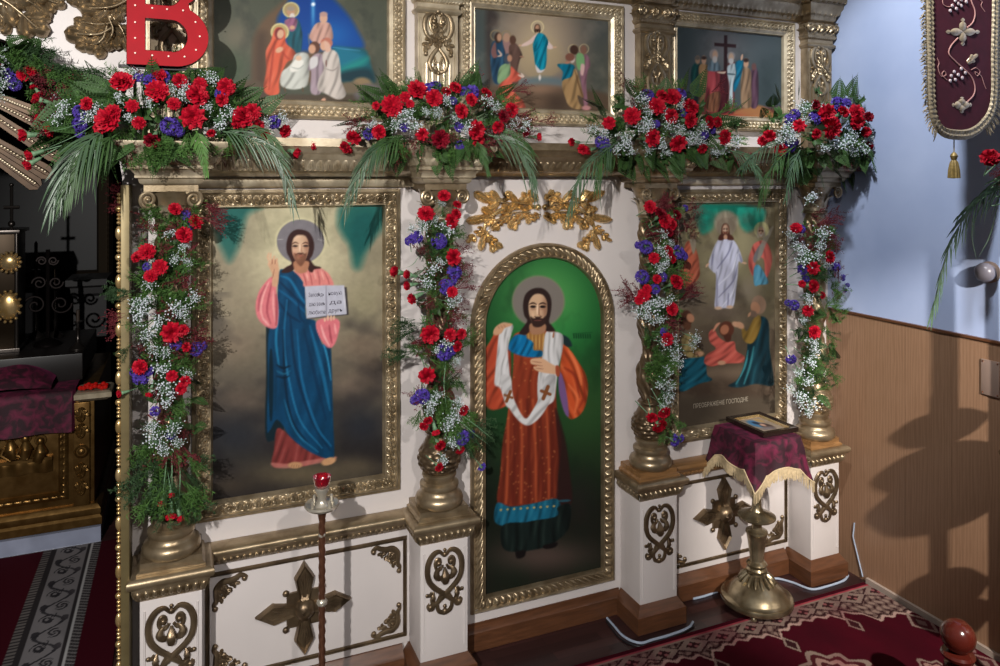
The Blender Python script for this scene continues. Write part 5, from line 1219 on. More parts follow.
for u in U:
    f=u-int(u); cd=min(f,1-f)*2                # 0 at corners .. 1 mid side
    L=.142+.012*math.sin(u*9)+.085*max(0,1-cd*4.2)
    drop.append(L)
H=9
P=np.zeros((4*N,H+3,3))
for i,u in enumerate(U):
    (x,y),(nx_,ny_)=perim(u); f=u-int(u); cd=min(f,1-f)*2
    for j,sx in enumerate((.0,.55,.97)): P[i,j]=(AX+x*sx,AY+y*sx,.950+.0012*math.sin(x*60)*math.sin(y*55))
    # corner direction blends outward on the diagonal
    dg=max(0,1-cd*4.2)
    dx,dy=x/hw,y/hd
    ox=nx_*(1-dg)+dx*.8*dg; oy=ny_*(1-dg)+dy*.8*dg
    for j in range(H):
        s=j/(H-1)
        wav=.007*math.sin(u*15)*s*(1-dg)
        out_=.004+.014*min(1,s*4)+.030*s*s*(.5+dg)+wav
        P[i,3+j]=(AX+x+ox*out_,AY+y+oy*out_,.948-drop[i]*s-.003*(s>0))
mb=MB(); mb.grid(P,closeu=True,flip=True); mb.build('velvet',M_velvet,t,angle=60)
mb=MB()
for i in range(4*N):
    for q in range(3):
        a=P[i,-1]; b_=P[(i+1)%(4*N),-1]; w_=(q+.5)/3; s_=a*(1-w_)+b_*w_
        if rnd.random()<.07: continue
        L=.055+rnd.uniform(-.008,.010); j1=rnd.uniform(-.004,.004)
        ax_=(b_-a)/np.linalg.norm(b_-a)
        mb.tube([s_+[0,0,.004],s_+ax_*j1*.4+[0,0,-L*.5],s_+ax_*j1+[0,0,-L]],[.0022,.0021,.0014],5)
e=P[:,-1]; mb.tube(np.vstack([e,e[:1]]),.0042,6,caps=False)
mb.build('fringe',M_fringe,t,angle=80); shift_children(t)
# small framed icon lying on the cover
t=thing('small_icon','small dark framed icon lying flat on the burgundy velvet','icon',None,(2.875,3.16,.955))
C=[atZ(*p,.962) for p in ((732,419),(758,438),(793,431),(764,413))]
cx=sum(c.x for c in C)/4; cy=sum(c.y for c in C)/4
t.location=(cx,cy,.955)
hx,hy=.118,.145
mb=MB()
def flatframe(mb,w0,w1,z0,z1):
    o_=[(-hx+w0,-hy+w0),(hx-w0,-hy+w0),(hx-w0,hy-w0),(-hx+w0,hy-w0)]; i_=[(-hx+w1,-hy+w1),(hx-w1,-hy+w1),(hx-w1,hy-w1),(-hx+w1,hy-w1)]
    R_=[[(p[0],p[1],0) for p in o_],[(p[0],p[1],z0) for p in o_],[(p[0],p[1],z1) for p in i_],[(p[0],p[1],.006) for p in i_]]
    mb.grid(np.array(R_),closev=True,flip=False)
flatframe(mb,0,.030,.024,.020); fr1=mb.build('frame',mat('ebony_frame',rgb(34,24,20),.25,coat=.4),t,smooth=False)
mb=MB(); flatframe(mb,.030,.042,.020,.012); mb.build('gilt_slip',M_goldb,t,smooth=False)
nx,ny=40,52; X,Y=np.meshgrid(np.linspace(-hx+.04,hx-.04,nx),np.linspace(-hy+.04,hy-.04,ny),indexing='ij')
cl=PAINT['small'](X/(hx-.04),Y/(hy-.04))
mb=MB(); mb.grid(np.stack([X,Y,np.full_like(X,.010)],axis=-1)); mb.build('painting',M_paintm,t,smooth=False,col=np.concatenate([cl.reshape(-1,3),np.ones((nx*ny,1))],axis=1))
mb=MB(); mb.box(-hx+.002,hx-.002,-hy+.002,hy-.002,-.001,.006); mb.build('back_board',M_black,t,smooth=False)

# ================================================================ oil lamp stand in front of the first dado
M_rod=mat('copper_rod',rgb(136,92,70),.3,.75,var=.2,vscale=20)
M_silver=mat('tarnished_silver',rgb(206,198,182),.25,.6,var=.2,vscale=20)
p=atY(322,602,2.99); LX,LY=p.x,2.99
zz=lambda y: EYE-(y-HOR)/FOC*(LX*SA+LY*CA)
t=thing('lamp_stand','tall twisted copper lamp stand with red glass cup before the blessing figure icon','lamp stand',None,(LX,LY,0))
zd=zz(506)
mb=MB()
def tw(th,z): return .0016*np.cos(3*th+z*160)
z=np.linspace(.10,zd-.05,260); mb.lathe(np.c_[np.full(260,.0125),z],(LX,LY,0),18,tw); mb.lathe([(.0125,zd-.05),(.015,zd-.04),(.022,zd-.012),(.026,zd-.004)],(LX,LY,0),20)
rod=mb.build('twisted_rod',M_rod,t,angle=60)
for yk,rr in ((602,.021),(535,.014)):
    mb=MB(); mb.ball((LX,LY,zz(yk)),rr,16,10,(1,1,.85)); mb.build('knop',M_silver,t)
mb=MB(); mb.lathe([(.02,zd-.010),(.060,zd-.006),(.068,zd+.004),(.066,zd+.012),(.058,zd+.006),(.030,zd+.006),(.020,zd+.018),(.015,zd+.030),(.020,zd+.048),(.028,zd+.066),(.026,zd+.074),(.018,zd+.074)],(LX,LY,0),32)
for k in range(4):
    a=k*PI/2+.5; mb.lathe([(.006,zd+.006),(.007,zd+.03),(.005,zd+.032),(.004,zd+.02)],(LX+.047*math.cos(a),LY+.047*math.sin(a),0),10)
mb.build('drip_dish',M_silver,t,angle=40)
M_glass=bpy.data.materials.new('ruby_glass'); M_glass.use_nodes=True; b=M_glass.node_tree.nodes['Principled BSDF']
b.inputs['Base Color'].default_value=(*rgb(170,20,40),1); b.inputs['Roughness'].default_value=.08; b.inputs['Transmission Weight'].default_value=.6; b.inputs['Coat Weight'].default_value=.3
mb=MB(); mb.lathe([(.010,zd+.070),(.024,zd+.076),(.031,zd+.090),(.036,zd+.118),(.0345,zd+.118),(.029,zd+.092),(.020,zd+.082),(.001,zd+.08)],(LX,LY,0),32); mb.build('glass_cup',M_glass,t,angle=60)
mb=MB(); mb.lathe([(.0001,.014),(.13,.014),(.135,.020),(.13,.030),(.10,.040),(.05,.052),(.022,.07),(.0125,.11)],(LX,LY,0),40); 
for k in range(3): mb.ball((LX+.11*math.cos(k*2.1),LY+.11*math.sin(k*2.1),.012),.012,8,6)
mb.build('foot',M_silver,t,angle=40)
shift_children(t)
# ================================================================ flowers
fr_=random.Random(11)
M_red_fl=mat('carnation_red',rgb(188,10,40),.6,var=.35,vscale=60,spec=.25)
M_red_dk=mat('carnation_dark_red',rgb(128,8,32),.6,var=.3,vscale=60,spec=.2)
M_pink=MATS.get('pale_pink_cord')
M_purple=mat('statice_violet',rgb(88,66,166),.65,var=.3,vscale=80,spec=.2)
M_gyp=mat('gypsophila_white',rgb(216,222,230),.6,spec=.2)
M_stem=mat('stem_green',rgb(104,138,104),.55)
M_fern=mat('fern_green',rgb(62,92,48),.5,var=.4,vscale=30,spec=.3)
M_dill=mat('plumosus_green',rgb(84,122,60),.55,var=.35,vscale=30,spec=.2)
M_palm=mat('palm_green',rgb(76,102,74),.38,var=.35,vscale=18,spec=.5)
M_thuja=mat('conifer_green',rgb(58,84,52),.6,var=.4,vscale=30,spec=.2)
M_burg=mat('burgundy_twig',rgb(120,48,56),.6,var=.35,vscale=50,spec=.2)
def multi(name,parts,parent=None):
    V=np.concatenate([np.concatenate(m.v) for m,_ in parts]); F=[]; idx=[]; o=0
    for k,(m,_) in enumerate(parts):
        F+= [tuple(i+o for i in f) for f in m.f]; idx+=[k]*len(m.f); o+=m.n
    me=bpy.data.meshes.new(name); me.from_pydata(V.tolist(),[],F)
    for _,mm in parts: me.materials.append(mm)
    me.polygons.foreach_set('material_index',idx); me.polygons.foreach_set('use_smooth',[True]*len(F)); me.update()
    return me
def ruffle(mb,rad,lift,ph,n=44,nr=6,amp=.16,rag=.12,seed=0):
    r_=random.Random(seed); th=np.linspace(0,2*PI,n,endpoint=False)
    k1,k2=r_.choice([7,8,9]),r_.choice([13,15,17]); a1,a2=r_.uniform(0,6),r_.uniform(0,6)
    G=[]
    for s in np.linspace(.08,1,nr):
        wav=amp*s*s*(np.sin(k1*th+a1)+.6*np.sin(k2*th+a2))
        R=rad*s*(1+rag*s*np.sin(k1*th+a2)+(.08*np.sin(29*th) if s>.9 else 0))
        Z=rad*(lift*s**1.4+wav)+ph
        G.append(np.stack([R*np.cos(th),R*np.sin(th),Z],axis=-1))
    mb.grid(np.array(G),closev=True)
def carnation_mesh(name,seed,m,openness=1.0):
    mb=MB()
    for k,(rad,lift,h) in enumerate([(1.0,-.10,0),(.95,.12,.10),(.84,.34,.16),(.66,.60,.22),(.46,.85,.30),(.26,1.2,.36)]):
        ruffle(mb,.038*rad*(.6+.4*openness),lift+(1-openness)*1.2,.038*h,seed=seed*10+k)
    g=MB(); g.lathe([(.004,-.055),(.009,-.050),(.011,-.030),(.012,-.012),(.018,.004)],(0,0,0),12); g.tube([(0,0,-.052),(.004,.003,-.10),(.010,.004,-.17)],.0028,6)
    return multi(name,[(mb,m),(g,M_stem)])
CARN=[carnation_mesh('carnation',s,M_red_fl,1.) for s in (1,2,3)]
CARND=[carnation_mesh('carnation',s,M_red_dk,.9) for s in (4,)]
BUD=[carnation_mesh('carnation_bud',s,M_red_fl,.25) for s in (5,6)]
def statice_mesh(seed):
    r_=random.Random(seed); mb=MB(); g=MB()
    for k in range(46):
        a=r_.uniform(0,2*PI); u=r_.uniform(-.2,1); rr=math.sqrt(max(0,1-u*u))
        d=Vector((rr*math.cos(a),rr*math.sin(a),u)); p=Vector((d.x*.030,d.y*.030,d.z*.026))
        q=d.to_track_quat('Z','Y').to_matrix().to_4x4(); q.translation=p
        t=MB(); n=10; th=np.linspace(0,2*PI,n,endpoint=False); G=[]
        for s,h in ((.15,-.010),(.4,.0),(1,.004)):
            R=.0088*s*(1+.28*(s>.5)*np.cos(5*th)); G.append(np.stack([R*np.cos(th),R*np.sin(th),h+.002*np.sin(5*th+1)*s],axis=-1))
        t.grid(np.array(G),closev=True); t.xf(q); mb.add(np.concatenate(t.v),t.f)
        g.tube([tuple(p),tuple(p*.4),(0,0,-.03)],.0013,4)
    g.tube([(0,0,-.025),(0,.004,-.12)],.003,5)
    return multi('statice_cluster',[(mb,M_purple),(g,M_stem)])
STAT=[statice_mesh(s) for s in (1,2)]
def gyp_mesh(seed,n=72):
    r_=random.Random(seed); mb=MB(); g=MB()
    hubs=[]
    for k in range(9):
        a=r_.uniform(0,2*PI); e=r_.uniform(.1,1.2); hubs.append(Vector((math.cos(a)*math.sin(e),math.sin(a)*math.sin(e),math.cos(e)))*r_.uniform(.018,.040))
    for h in hubs: g.tube([(0,0,-.05),(h.x*.3,h.y*.3,-.01),tuple(h)],.0010,4)
    for k in range(n):
        h=hubs[k%9]; d=Vector((r_.gauss(0,1),r_.gauss(0,1),r_.gauss(.4,1)))*.014; p=h+d
        rr=r_.uniform(.0022,.0040); mb.ball(tuple(p),rr,6,4,(1,1,.8)); g.tube([tuple(h),tuple(p)],.0007,3,caps=False)
    g.tube([(0,0,-.05),(.003,0,-.13)],.0018,4)
    return multi('gypsophila_spray',[(mb,M_gyp),(g,M_stem)])
GYP=[gyp_mesh(s) for s in (1,2,3)]
def leafstrip(mb,p0,d,up,L,w,droop=0.,n=4,fold=.25):
    d=Vector(d).normalized(); sd=d.cross(Vector(up)); 
    if sd.length<1e-4: sd=d.cross(Vector((1,0,0)))
    sd.normalize(); nn=sd.cross(d); G=[]
    for k in range(n+1):
        s=k/n; ww=w*(math.sin(PI*min(1,s*.86+.12))**.8 if k<n else 0.02)
        c=Vector(p0)+d*L*s+Vector((0,0,-droop*L*s*s))
        G.append([tuple(c-sd*ww+nn*ww*fold),tuple(c),tuple(c+sd*ww+nn*ww*fold)])
    mb.grid(np.array(G))
def fern_mesh(seed,L=.17,W=.07,m=None):
    mb=MB(); r_=random.Random(seed)
    N=13
    for k in range(N):
        s=(k+.6)/N; base=Vector((0,-.02*s*s,L*s-.02)); wl=W*(1-s)**.8*(.55+.45*min(1,s*5))
        for q in (-1,1):
            d=Vector((q*1.0,-.15,.55))
            leafstrip(mb,base,d,(0,-1,0),wl,.006*(1.2-s),.25,3)
            for j in range(3):
                b=base+d.normalized()*wl*(.25+.25*j)
                leafstrip(mb,b,Vector((q*.3,-.1,1)),(0,-1,0),wl*.28,.0042,.1,2); leafstrip(mb,b,Vector((q*1.,-.1,-.35)),(0,-1,0),wl*.24,.0042,.1,2)
    mb.tube([(0,.0,-.05),(0,-.002,L*.5),(0,-.02,L*.98)],[.002,.0016,.0008],5)
    return multi('fern_frond',[(mb,m or M_fern)])
FERN=[fern_mesh(1),fern_mesh(2,.15,.085)]
def plum_mesh(seed,m,L=.12,name='plumosus_sprig',cnt=150):
    r_=random.Random(seed); mb=MB()
    br=[]
    for k in range(9):
        a=r_.uniform(-1,1); b=r_.uniform(-.7,.7); e=Vector((math.sin(a)*.6,math.sin(b)*.5,1)).normalized()*L*r_.uniform(.6,1.)
        mb.tube([(0,0,-.03),tuple(e*.4),tuple(e)],.0010,4); br.append(e)
    for k in range(cnt):
        e=br[k%9]*r_.uniform(.25,1); d=Vector((r_.gauss(0,1),r_.gauss(0,1),r_.gauss(.8,.8))); leafstrip(mb,e,d,(0,-1,.1),r_.uniform(.014,.028),.0013,.15,2)
    return multi(name,[(mb,m)])
PLUM=[plum_mesh(1,M_dill),plum_mesh(2,M_dill)]
CONI=[plum_mesh(3,M_thuja,.17,'conifer_twig',260),plum_mesh(4,M_thuja,.15,'conifer_twig',260)]
def twig_mesh(seed):
    r_=random.Random(seed); mb=MB()
    for k in range(12):
        a=r_.uniform(-.9,.9); b=r_.uniform(-.8,.8); e=Vector((math.sin(a),math.sin(b),1.1)).normalized()*r_.uniform(.06,.12)
        mb.tube([(0,0,-.03),tuple(e*.45+Vector((0,0,.005))),tuple(e)],.0009,4)
        for j in range(9):
            p=e*r_.uniform(.45,1)+Vector((r_.gauss(0,.006),r_.gauss(0,.006),r_.gauss(0,.006))); mb.ball(tuple(p),r_.uniform(.0018,.0032),5,3); 
    return multi('burgundy_twig',[(mb,M_burg)])
TWIG=[twig_mesh(1),twig_mesh(2)]
def bunch_of_leaves(seed):
    r_=random.Random(seed); mb=MB()
    for k in range(9):
        a=r_.uniform(0,2*PI); d=Vector((math.cos(a),math.sin(a),r_.uniform(.4,1.4))); leafstrip(mb,(0,0,0),d,(0,0,1),r_.uniform(.05,.09),.010,.3,5)
    return multi('leaf_cluster',[(mb,M_fern)])
LEAF=[bunch_of_leaves(1),bunch_of_leaves(2)]

class Bouquet:
    def __init__(s,name,label,group,ref,Yc,rx,ry,depth,cat_):
        s.k=.86 if 'garland' in name else 1.; s.cx,s.cy=ref; s.rx,s.ry=rx,ry; s.Yc=Yc; s.depth=depth
        p=atY(ref[0],ref[1],Yc); s.t=thing(name,label,cat_,group,tuple(p)); s.L=p
    def pos(s,px,py,dy=0.):
        rho=((px-s.cx)/s.rx)**2+((py-s.cy)/s.ry)**2
        Y=s.Yc-s.depth*math.sqrt(max(0,1-min(1,rho)))+dy
        P=atY(px,py,Y)
        out=Vector(((px-s.cx)/s.rx*.9,-1.0+.35*min(1,rho),-(py-s.cy)/s.ry*.8))
        return P,out.normalized()
    def add(s,me,px,py,size=1.,dy=0.,jit=.35,dirv=None,base=1.):
        P,d=s.pos(px,py,dy)
        if dirv is not None: d=Vector(dirv).normalized()
        d=(d+Vector((fr_.uniform(-jit,jit),fr_.uniform(-jit,jit)*.5,fr_.uniform(-jit,jit)))).normalized()
        if P.x>XW-.22:
            P.x=min(P.x,XW-.075*size); d.x=min(d.x,-.15); d.normalize()
        o=bpy.data.objects.new(me.name.split('.')[0],me); COL.objects.link(o); o.parent=s.t
        o.location=P-s.L
        q=d.to_track_quat('Z','Y').to_euler(); o.rotation_euler=q; o.rotation_euler.rotate_axis('Z',fr_.uniform(0,6.28))
        k=size*(s.k if me.name.split('.')[0] in ('carnation','carnation_bud','statice_cluster','gypsophila_spray') else 1.); o.scale=(k,k,k); return o
    def carn(s,l,dk=0):
        for px,py,r in l:
            P,_=s.pos(px,py); sc=(P.x*SA+P.y*CA)/FOC
            s.add(fr_.choice(CARND if fr_.random()<dk else CARN),px,py,r*sc/.040*1.12,-.045)
    def bud(s,l):
        for px,py,r,dx,dz in l:
            P,_=s.pos(px,py); sc=(P.x*SA+P.y*CA)/FOC
            s.add(fr_.choice(BUD),px,py,r*sc/.040*1.5,-.02,.1,(dx,-.25,dz))
    def stat(s,l):
        for px,py,r in l:
            P,_=s.pos(px,py); sc=(P.x*SA+P.y*CA)/FOC; s.add(fr_.choice(STAT),px,py,r*sc/.034*1.0,-.01)
    def gyp(s,l):
        for px,py,r in l:
            P,_=s.pos(px,py); sc=(P.x*SA+P.y*CA)/FOC; s.add(fr_.choice(GYP),px,py,max(.55,r*sc/.050*1.25),-.02,.3)
    def fill(s,me,n,rad=(.1,1.),size=(.8,1.2),dy=.05,dirf=None,box=None,jit=.4):
        for k in range(n):
            if box: px,py=fr_.uniform(box[0],box[2]),fr_.uniform(box[1],box[3])
            else:
                a=fr_.uniform(0,2*PI); r=math.sqrt(fr_.uniform(rad[0]**2,rad[1]**2)); px,py=s.cx+s.rx*r*math.cos(a),s.cy+s.ry*r*math.sin(a)
            dv=dirf(px,py) if dirf else None
            s.add(fr_.choice(me),px,py,fr_.uniform(*size),dy+.025+fr_.uniform(-.03,.03),jit,dv)
    def frond(s,path,n=26,ll=.14,w=.0055,droop=.35,spread=.9,m=None,name='palm_frond',taper=True):
        w*=.62; n=int(n*.85); ll*=1.05
        """path: [(px,py,Y)...]; leaflets both sides"""
        P=cat([tuple(atY(*q)) for q in path],10); mb=MB(); N=len(P)
        T=np.gradient(P,axis=0)
        for k in range(n):
            s_=.10+.9*k/(n-1); i=min(N-1,int(s_*(N-1))); t=Vector(T[i]).normalized(); side=t.cross(Vector((0,-1,0.15))).normalized()
            L=ll*(1-.55*s_ if taper else 1)*(.7+.3*min(1,s_*6))*fr_.uniform(.85,1.1)
            for q in (-1,1):
                d=t*(.75+.5*s_)+side*q*spread*(1-.55*s_)+Vector((0,fr_.uniform(-.35,.10),fr_.uniform(-.1,.1)))
                leafstrip(mb,P[i],d,(0,-1,0.1),L,w*fr_.uniform(.8,1.2),droop,5)
        mb.tube(P,np.linspace(.004,.0012,N),6)
        o=mb.build(name,m or M_palm,s.t,angle=180); o.location=-s.L
    def strands(s,l,m=None,w=.003):
        for path in l:
            P=cat([tuple(atY(*q)) for q in path],8); mb=MB(); N=len(P)
            G=[]
            for i in range(N):
                k=i/(N-1); ww=w*math.sin(PI*min(1,k*.85+.15)); G.append([(P[i][0]-ww,P[i][1],P[i][2]),(P[i][0],P[i][1]-ww*.5,P[i][2]),(P[i][0]+ww,P[i][1],P[i][2])])
            mb.grid(np.array(G)); o=mb.build('long_blade',m or M_palm,s.t,angle=180); o.location=-s.L
down=lambda px,py:(fr_.uniform(-.4,.4),-.5,-1.)
def fan(cx,cy): return lambda px,py:((px-cx)/60.,-.45,-(py-cy)/38.+fr_.uniform(-.2,.3))

# --- cornice arrangements
GA='flower arrangements on the cornice'
b=Bouquet('floral_arrangement','red carnation arrangement on the left end cornice block below the red letter',GA,(165,112),3.22,125,44,.20,'flower arrangement')
b.carn([(122,82,10),(157,91,10),(180,81,7),(197,95,10),(200,84,6),(193,117,11),(174,104,6),(132,106,6),(108,120,11),(87,104,6),(139,123,6),(226,87,8),(222,100,6),(243,117,10),(211,133,4),(159,75,6),(265,135,5),(252,112,8),(285,131,6),(259,125,5),(237,122,6),(100,128,6),(113,112,7)]); b.carn([(153,140,8)],1)
b.bud([(309,145,5,1,.1),(293,152,5,.8,-.3),(40,100,5,-.8,.2),(44,121,6,-.9,0),(54,129,6,-.8,-.3),(28,135,6,-1,-.1),(33,154,5,-1,-.5),(31,163,5,-1,-.6)])
b.stat([(150,79,8),(163,77,7),(80,112,7),(80,124,7),(80,133,5),(170,126,9),(178,131,6),(221,94,6),(274,122,7),(139,77,5)])
b.gyp([(135,75,7),(182,96,8),(208,80,8),(218,121,9),(92,118,8),(68,105,8),(280,118,7),(150,103,6),(120,98,6),(205,108,6),(62,118,7),(170,90,6),(228,112,7),(98,108,6),(186,88,5),(130,118,5),(264,120,6)])
b.fill(FERN,34,(.1,.75),(.7,1.05),.05,fan(165,120)); b.fill(PLUM,30,(.0,.8),(.7,1.0),.03,fan(165,120)); b.fill(LEAF,18,(.0,.7),(.7,1.),.04); b.fill(TWIG,8,(.4,1.),(.7,1.),.02)
b.fill(FERN,12,box=(90,132,250,150),size=(.7,1.),dy=-.02,dirf=down); b.fill(PLUM,10,box=(120,132,230,150),size=(.8,1.1),dy=-.02,dirf=down)
b.fill(FERN,8,box=(55,100,100,140),size=(.8,1.1),dy=.03,dirf=lambda x,y:(-1,-.3,-.4))
b.frond([(110,128,3.05),(88,142,2.98),(68,165,2.96),(52,205,2.96)],22,.16,.0050,.5,.55); b.frond([(120,132,3.04),(96,150,2.98),(78,172,2.95),(66,196,2.95)],18,.13,.005,.5,.6,M_fern)
b.frond([(215,130,3.05),(250,138,2.99),(278,158,2.98),(292,200,2.98)],24,.13,.0045,.5,.6); b.frond([(225,128,3.05),(262,132,3.0),(282,150,2.99)],18,.10,.0045,.5,.7,M_fern)
b.frond([(196,130,3.0),(201,146,2.97),(206,172,2.98)],16,.055,.006,.2,.8,M_dill,'fern_frond')
b.strands([[(75,150,2.97),(60,190,2.95),(46,238,2.96)],[(80,150,2.97),(68,190,2.95),(50,232,2.96)],[(90,150,2.97),(84,180,2.95),(82,215,2.96)],[(95,150,2.97),(94,180,2.95),(96,205,2.96)],[(70,155,2.97),(50,185,2.95),(38,212,2.96)],[(280,165,2.98),(292,190,2.98),(298,214,2.98)]])
b.strands([[(95,120,3.1),(68,126,3.02),(46,121,2.99)],[(98,122,3.1),(75,136,3.02),(36,153,2.99)],[(96,118,3.1),(66,128,3.0),(32,135,2.99)],[(270,138,3.1),(290,145,3.05),(308,146,3.0)]],M_stem,.0022)
b2=Bouquet('floral_arrangement','red carnation arrangement on the cornice block left of the deacon door',GA,(440,118),3.22,108,40,.20,'flower arrangement'); b=b2
b.carn([(417,90,9),(434,98,8),(455,88,6),(392,106,10),(405,97,5),(410,104,4),(461,111,7),(476,130,9),(471,100,6),(422,134,6),(379,132,7),(354,137,7),(376,106,4),(486,94,6),(511,110,7),(498,127,6),(346,147,6),(446,92,5)]); b.carn([(440,139,9),(525,131,5),(503,117,6)],1); b.carn([(478,140,6)])
b.bud([(536,137,4,1,0),(352,148,4,-.8,-.4)])
b.stat([(435,89,8),(471,92,8),(462,91,5),(453,101,4),(460,145,5),(460,151,4),(369,134,6),(459,127,5),(404,127,5),(428,88,5)])
b.gyp([(402,120,9),(415,125,8),(447,101,7),(465,125,8),(485,103,8),(435,112,6),(521,125,8),(494,108,6),(395,124,7),(372,124,6),(505,130,6),(425,112,5),(455,118,5),(408,113,6),(512,122,6)])
b.fill(FERN,32,(.1,.8),(.65,1.),.05,fan(440,125)); b.fill(PLUM,30,(.0,.8),(.7,1.0),.03,fan(440,125)); b.fill(LEAF,16,(.0,.7),(.7,1.),.04); b.fill(TWIG,14,(.4,1.),(.7,1.),.0)
b.fill(FERN,12,box=(395,140,490,156),size=(.6,.85),dy=-.02,dirf=down); b.fill(PLUM,10,box=(395,138,490,152),size=(.7,1.),dy=-.02,dirf=down); b.fill(TWIG,8,box=(490,110,530,140),size=(.7,1.),dy=0)
b.frond([(395,138,3.05),(376,150,2.99),(360,170,2.97),(346,205,2.98)],24,.13,.0045,.5,.55); b.frond([(402,136,3.05),(382,146,3.0),(366,160,2.98)],16,.11,.005,.5,.7,M_fern)
b.frond([(485,134,3.05),(510,142,3.0),(527,160,2.98),(534,192,2.98)],22,.12,.0045,.5,.6); b.frond([(490,128,3.05),(515,136,3.0),(530,150,3.0)],16,.10,.0045,.5,.7,M_fern)
b.frond([(476,140,3.02),(482,152,2.98),(488,172,2.98)],14,.06,.005,.3,.7,M_fern,'fern_frond')
b.strands([[(380,155,2.98),(352,185,2.96),(338,212,2.98)],[(520,150,3.0),(534,178,2.98),(540,206,2.98)],[(372,165,2.98),(356,190,2.96),(343,215,2.97)],[(516,155,3.),(524,180,2.98),(528,200,2.98)]])
b3=Bouquet('floral_arrangement','red carnation arrangement on the cornice block right of the deacon door',GA,(668,124),3.22,100,42,.20,'flower arrangement'); b=b3
b.carn([(672,97,8),(657,106,8),(690,107,8),(671,116,7),(690,120,7),(632,116,8),(609,123,6),(652,138,8),(678,143,8),(709,122,6),(717,122,5),(724,137,7),(702,148,5),(662,96,6),(583,149,5)])
b.bud([(574,142,4,-1,.1),(590,150,4,-1,-.2)])
b.stat([(647,96,7),(679,95,7),(602,142,7),(606,149,6),(704,135,5),(684,113,4),(656,124,4),(712,130,4)])
b.gyp([(642,102,8),(625,140,9),(647,122,9),(667,125,8),(660,142,8),(692,135,9),(732,142,7),(595,127,6),(680,105,6),(712,150,6),(640,130,8),(676,132,7),(618,146,7),(700,128,7),(686,140,7),(645,112,6),(662,112,5),(630,148,6),(666,150,6),(720,148,6),(698,142,6),(648,148,6),(605,132,6)])
b.fill(FERN,30,(.1,.8),(.65,1.),.05,fan(668,130)); b.fill(PLUM,24,(.0,.8),(.7,1.0),.03,fan(668,130)); b.fill(LEAF,14,(.0,.7),(.7,1.),.04); b.fill(TWIG,8,(.4,1.),(.7,1.),.0)
b.fill(FERN,26,box=(605,146,740,162),size=(.6,.9),dy=-.03,dirf=down); b.fill(LEAF,14,box=(620,148,735,160),size=(.6,.9),dy=-.02,dirf=down)
b.frond([(618,142,3.05),(598,156,2.99),(582,175,2.97),(570,208,2.98)],24,.13,.0045,.5,.6); b.frond([(612,146,3.05),(600,162,2.98),(596,186,2.97)],16,.10,.0045,.5,.6,M_fern)
b.frond([(728,150,3.04),(748,158,3.0),(760,176,2.98)],18,.10,.0045,.5,.7); 
b.strands([[(600,160,2.98),(585,185,2.97),(574,215,2.98)],[(605,165,2.98),(600,190,2.97),(602,215,2.98)],[(590,168,2.98),(572,188,2.97),(562,205,2.98)]])
b4=Bouquet('floral_arrangement','red carnation arrangement in the right corner beside the blue wall',GA,(823,126),3.20,70,42,.18,'flower arrangement'); b=b4
b.carn([(826,114,9),(831,128,10),(843,112,6),(856,112,7),(857,122,7),(799,126,6),(769,136,6),(763,141,5),(780,149,6),(872,146,5),(816,134,5),(866,132,5)]); b.carn([(815,105,5),(868,117,5)],1)
b.stat([(790,120,6),(815,118,7),(837,105,8),(846,103,5),(789,147,6),(783,152,5),(795,114,5),(793,142,5)])
b.gyp([(802,111,8),(784,129,8),(836,142,11),(860,145,9),(870,137,6),(790,137,8),(805,120,5),(848,138,7),(824,145,7),(778,140,6),(852,150,6),(820,108,5)])
b.fill(FERN,30,(.1,.9),(.6,.95),.04,fan(823,130)); b.fill(PLUM,22,(.0,.8),(.6,.9),.03,fan(823,130)); b.fill(LEAF,22,(.0,.8),(.7,1.),.02)
b.fill(FERN,24,box=(770,148,872,178),size=(.6,.9),dy=-.04,dirf=down); b.fill(LEAF,16,box=(780,148,865,172),size=(.7,1.),dy=-.03,dirf=down); b.fill(TWIG,6,box=(835,150,868,168),size=(.7,.9),dy=-.02,dirf=down)
b.frond([(795,146,3.02),(780,158,2.98),(768,175,2.96),(760,198,2.97)],22,.12,.0045,.5,.6,M_fern); b.frond([(800,150,3.02),(792,168,2.97),(786,195,2.97)],18,.10,.0045,.5,.6); b.frond([(785,140,3.05),(760,150,3.0),(742,166,2.99)],18,.11,.0045,.5,.6)
b.frond([(855,140,3.05),(868,150,3.02),(874,166,3.02)],14,.07,.0045,.4,.6,M_fern)

# --- column garlands
GG='flower garlands on the columns'
def garl(label,ref,Y,rx,ry,dp=.07):
    q=Bouquet('flower_garland',label,GG,ref,Y,rx,ry,dp,'garland')
    y0,y1=ref[1]-ry*.72,ref[1]+ry*.50
    q.fill(PLUM,22,box=(ref[0]-14,y0,ref[0]+14,y1),size=(.6,.85),dy=.02,dirf=lambda x,y:(fr_.uniform(-1,1),-.6,fr_.uniform(-1,.6)))
    q.fill(LEAF,12,box=(ref[0]-10,y0,ref[0]+10,y1),size=(.45,.65),dy=.03); q.fill(CONI,14,box=(ref[0]-10,y0,ref[0]+10,y1),size=(.45,.65),dy=.02,dirf=lambda x,y:(fr_.uniform(-1,1),-.5,fr_.uniform(-1,.3)))
    return q
up_=lambda px,py:(fr_.uniform(-.9,.9),-.7,fr_.uniform(-.6,.9))
b=garl('flower garland hanging on the left end column',(165,360),3.215,46,190)
b.carn([(175,209,7),(195,222,8),(184,235,9),(147,252,9),(137,257,6),(160,267,8),(151,276,7),(172,332,11),(186,347,5),(140,367,8),(172,376,6),(185,381,6),(181,389,6),(183,330,6)]); b.bud([(122,393,4,-1,-.2),(163,500,5,-.3,-1),(171,492,4,.2,-1),(171,512,6,0,-1),(180,515,5,.3,-.8),(150,392,4,-.4,-1)])
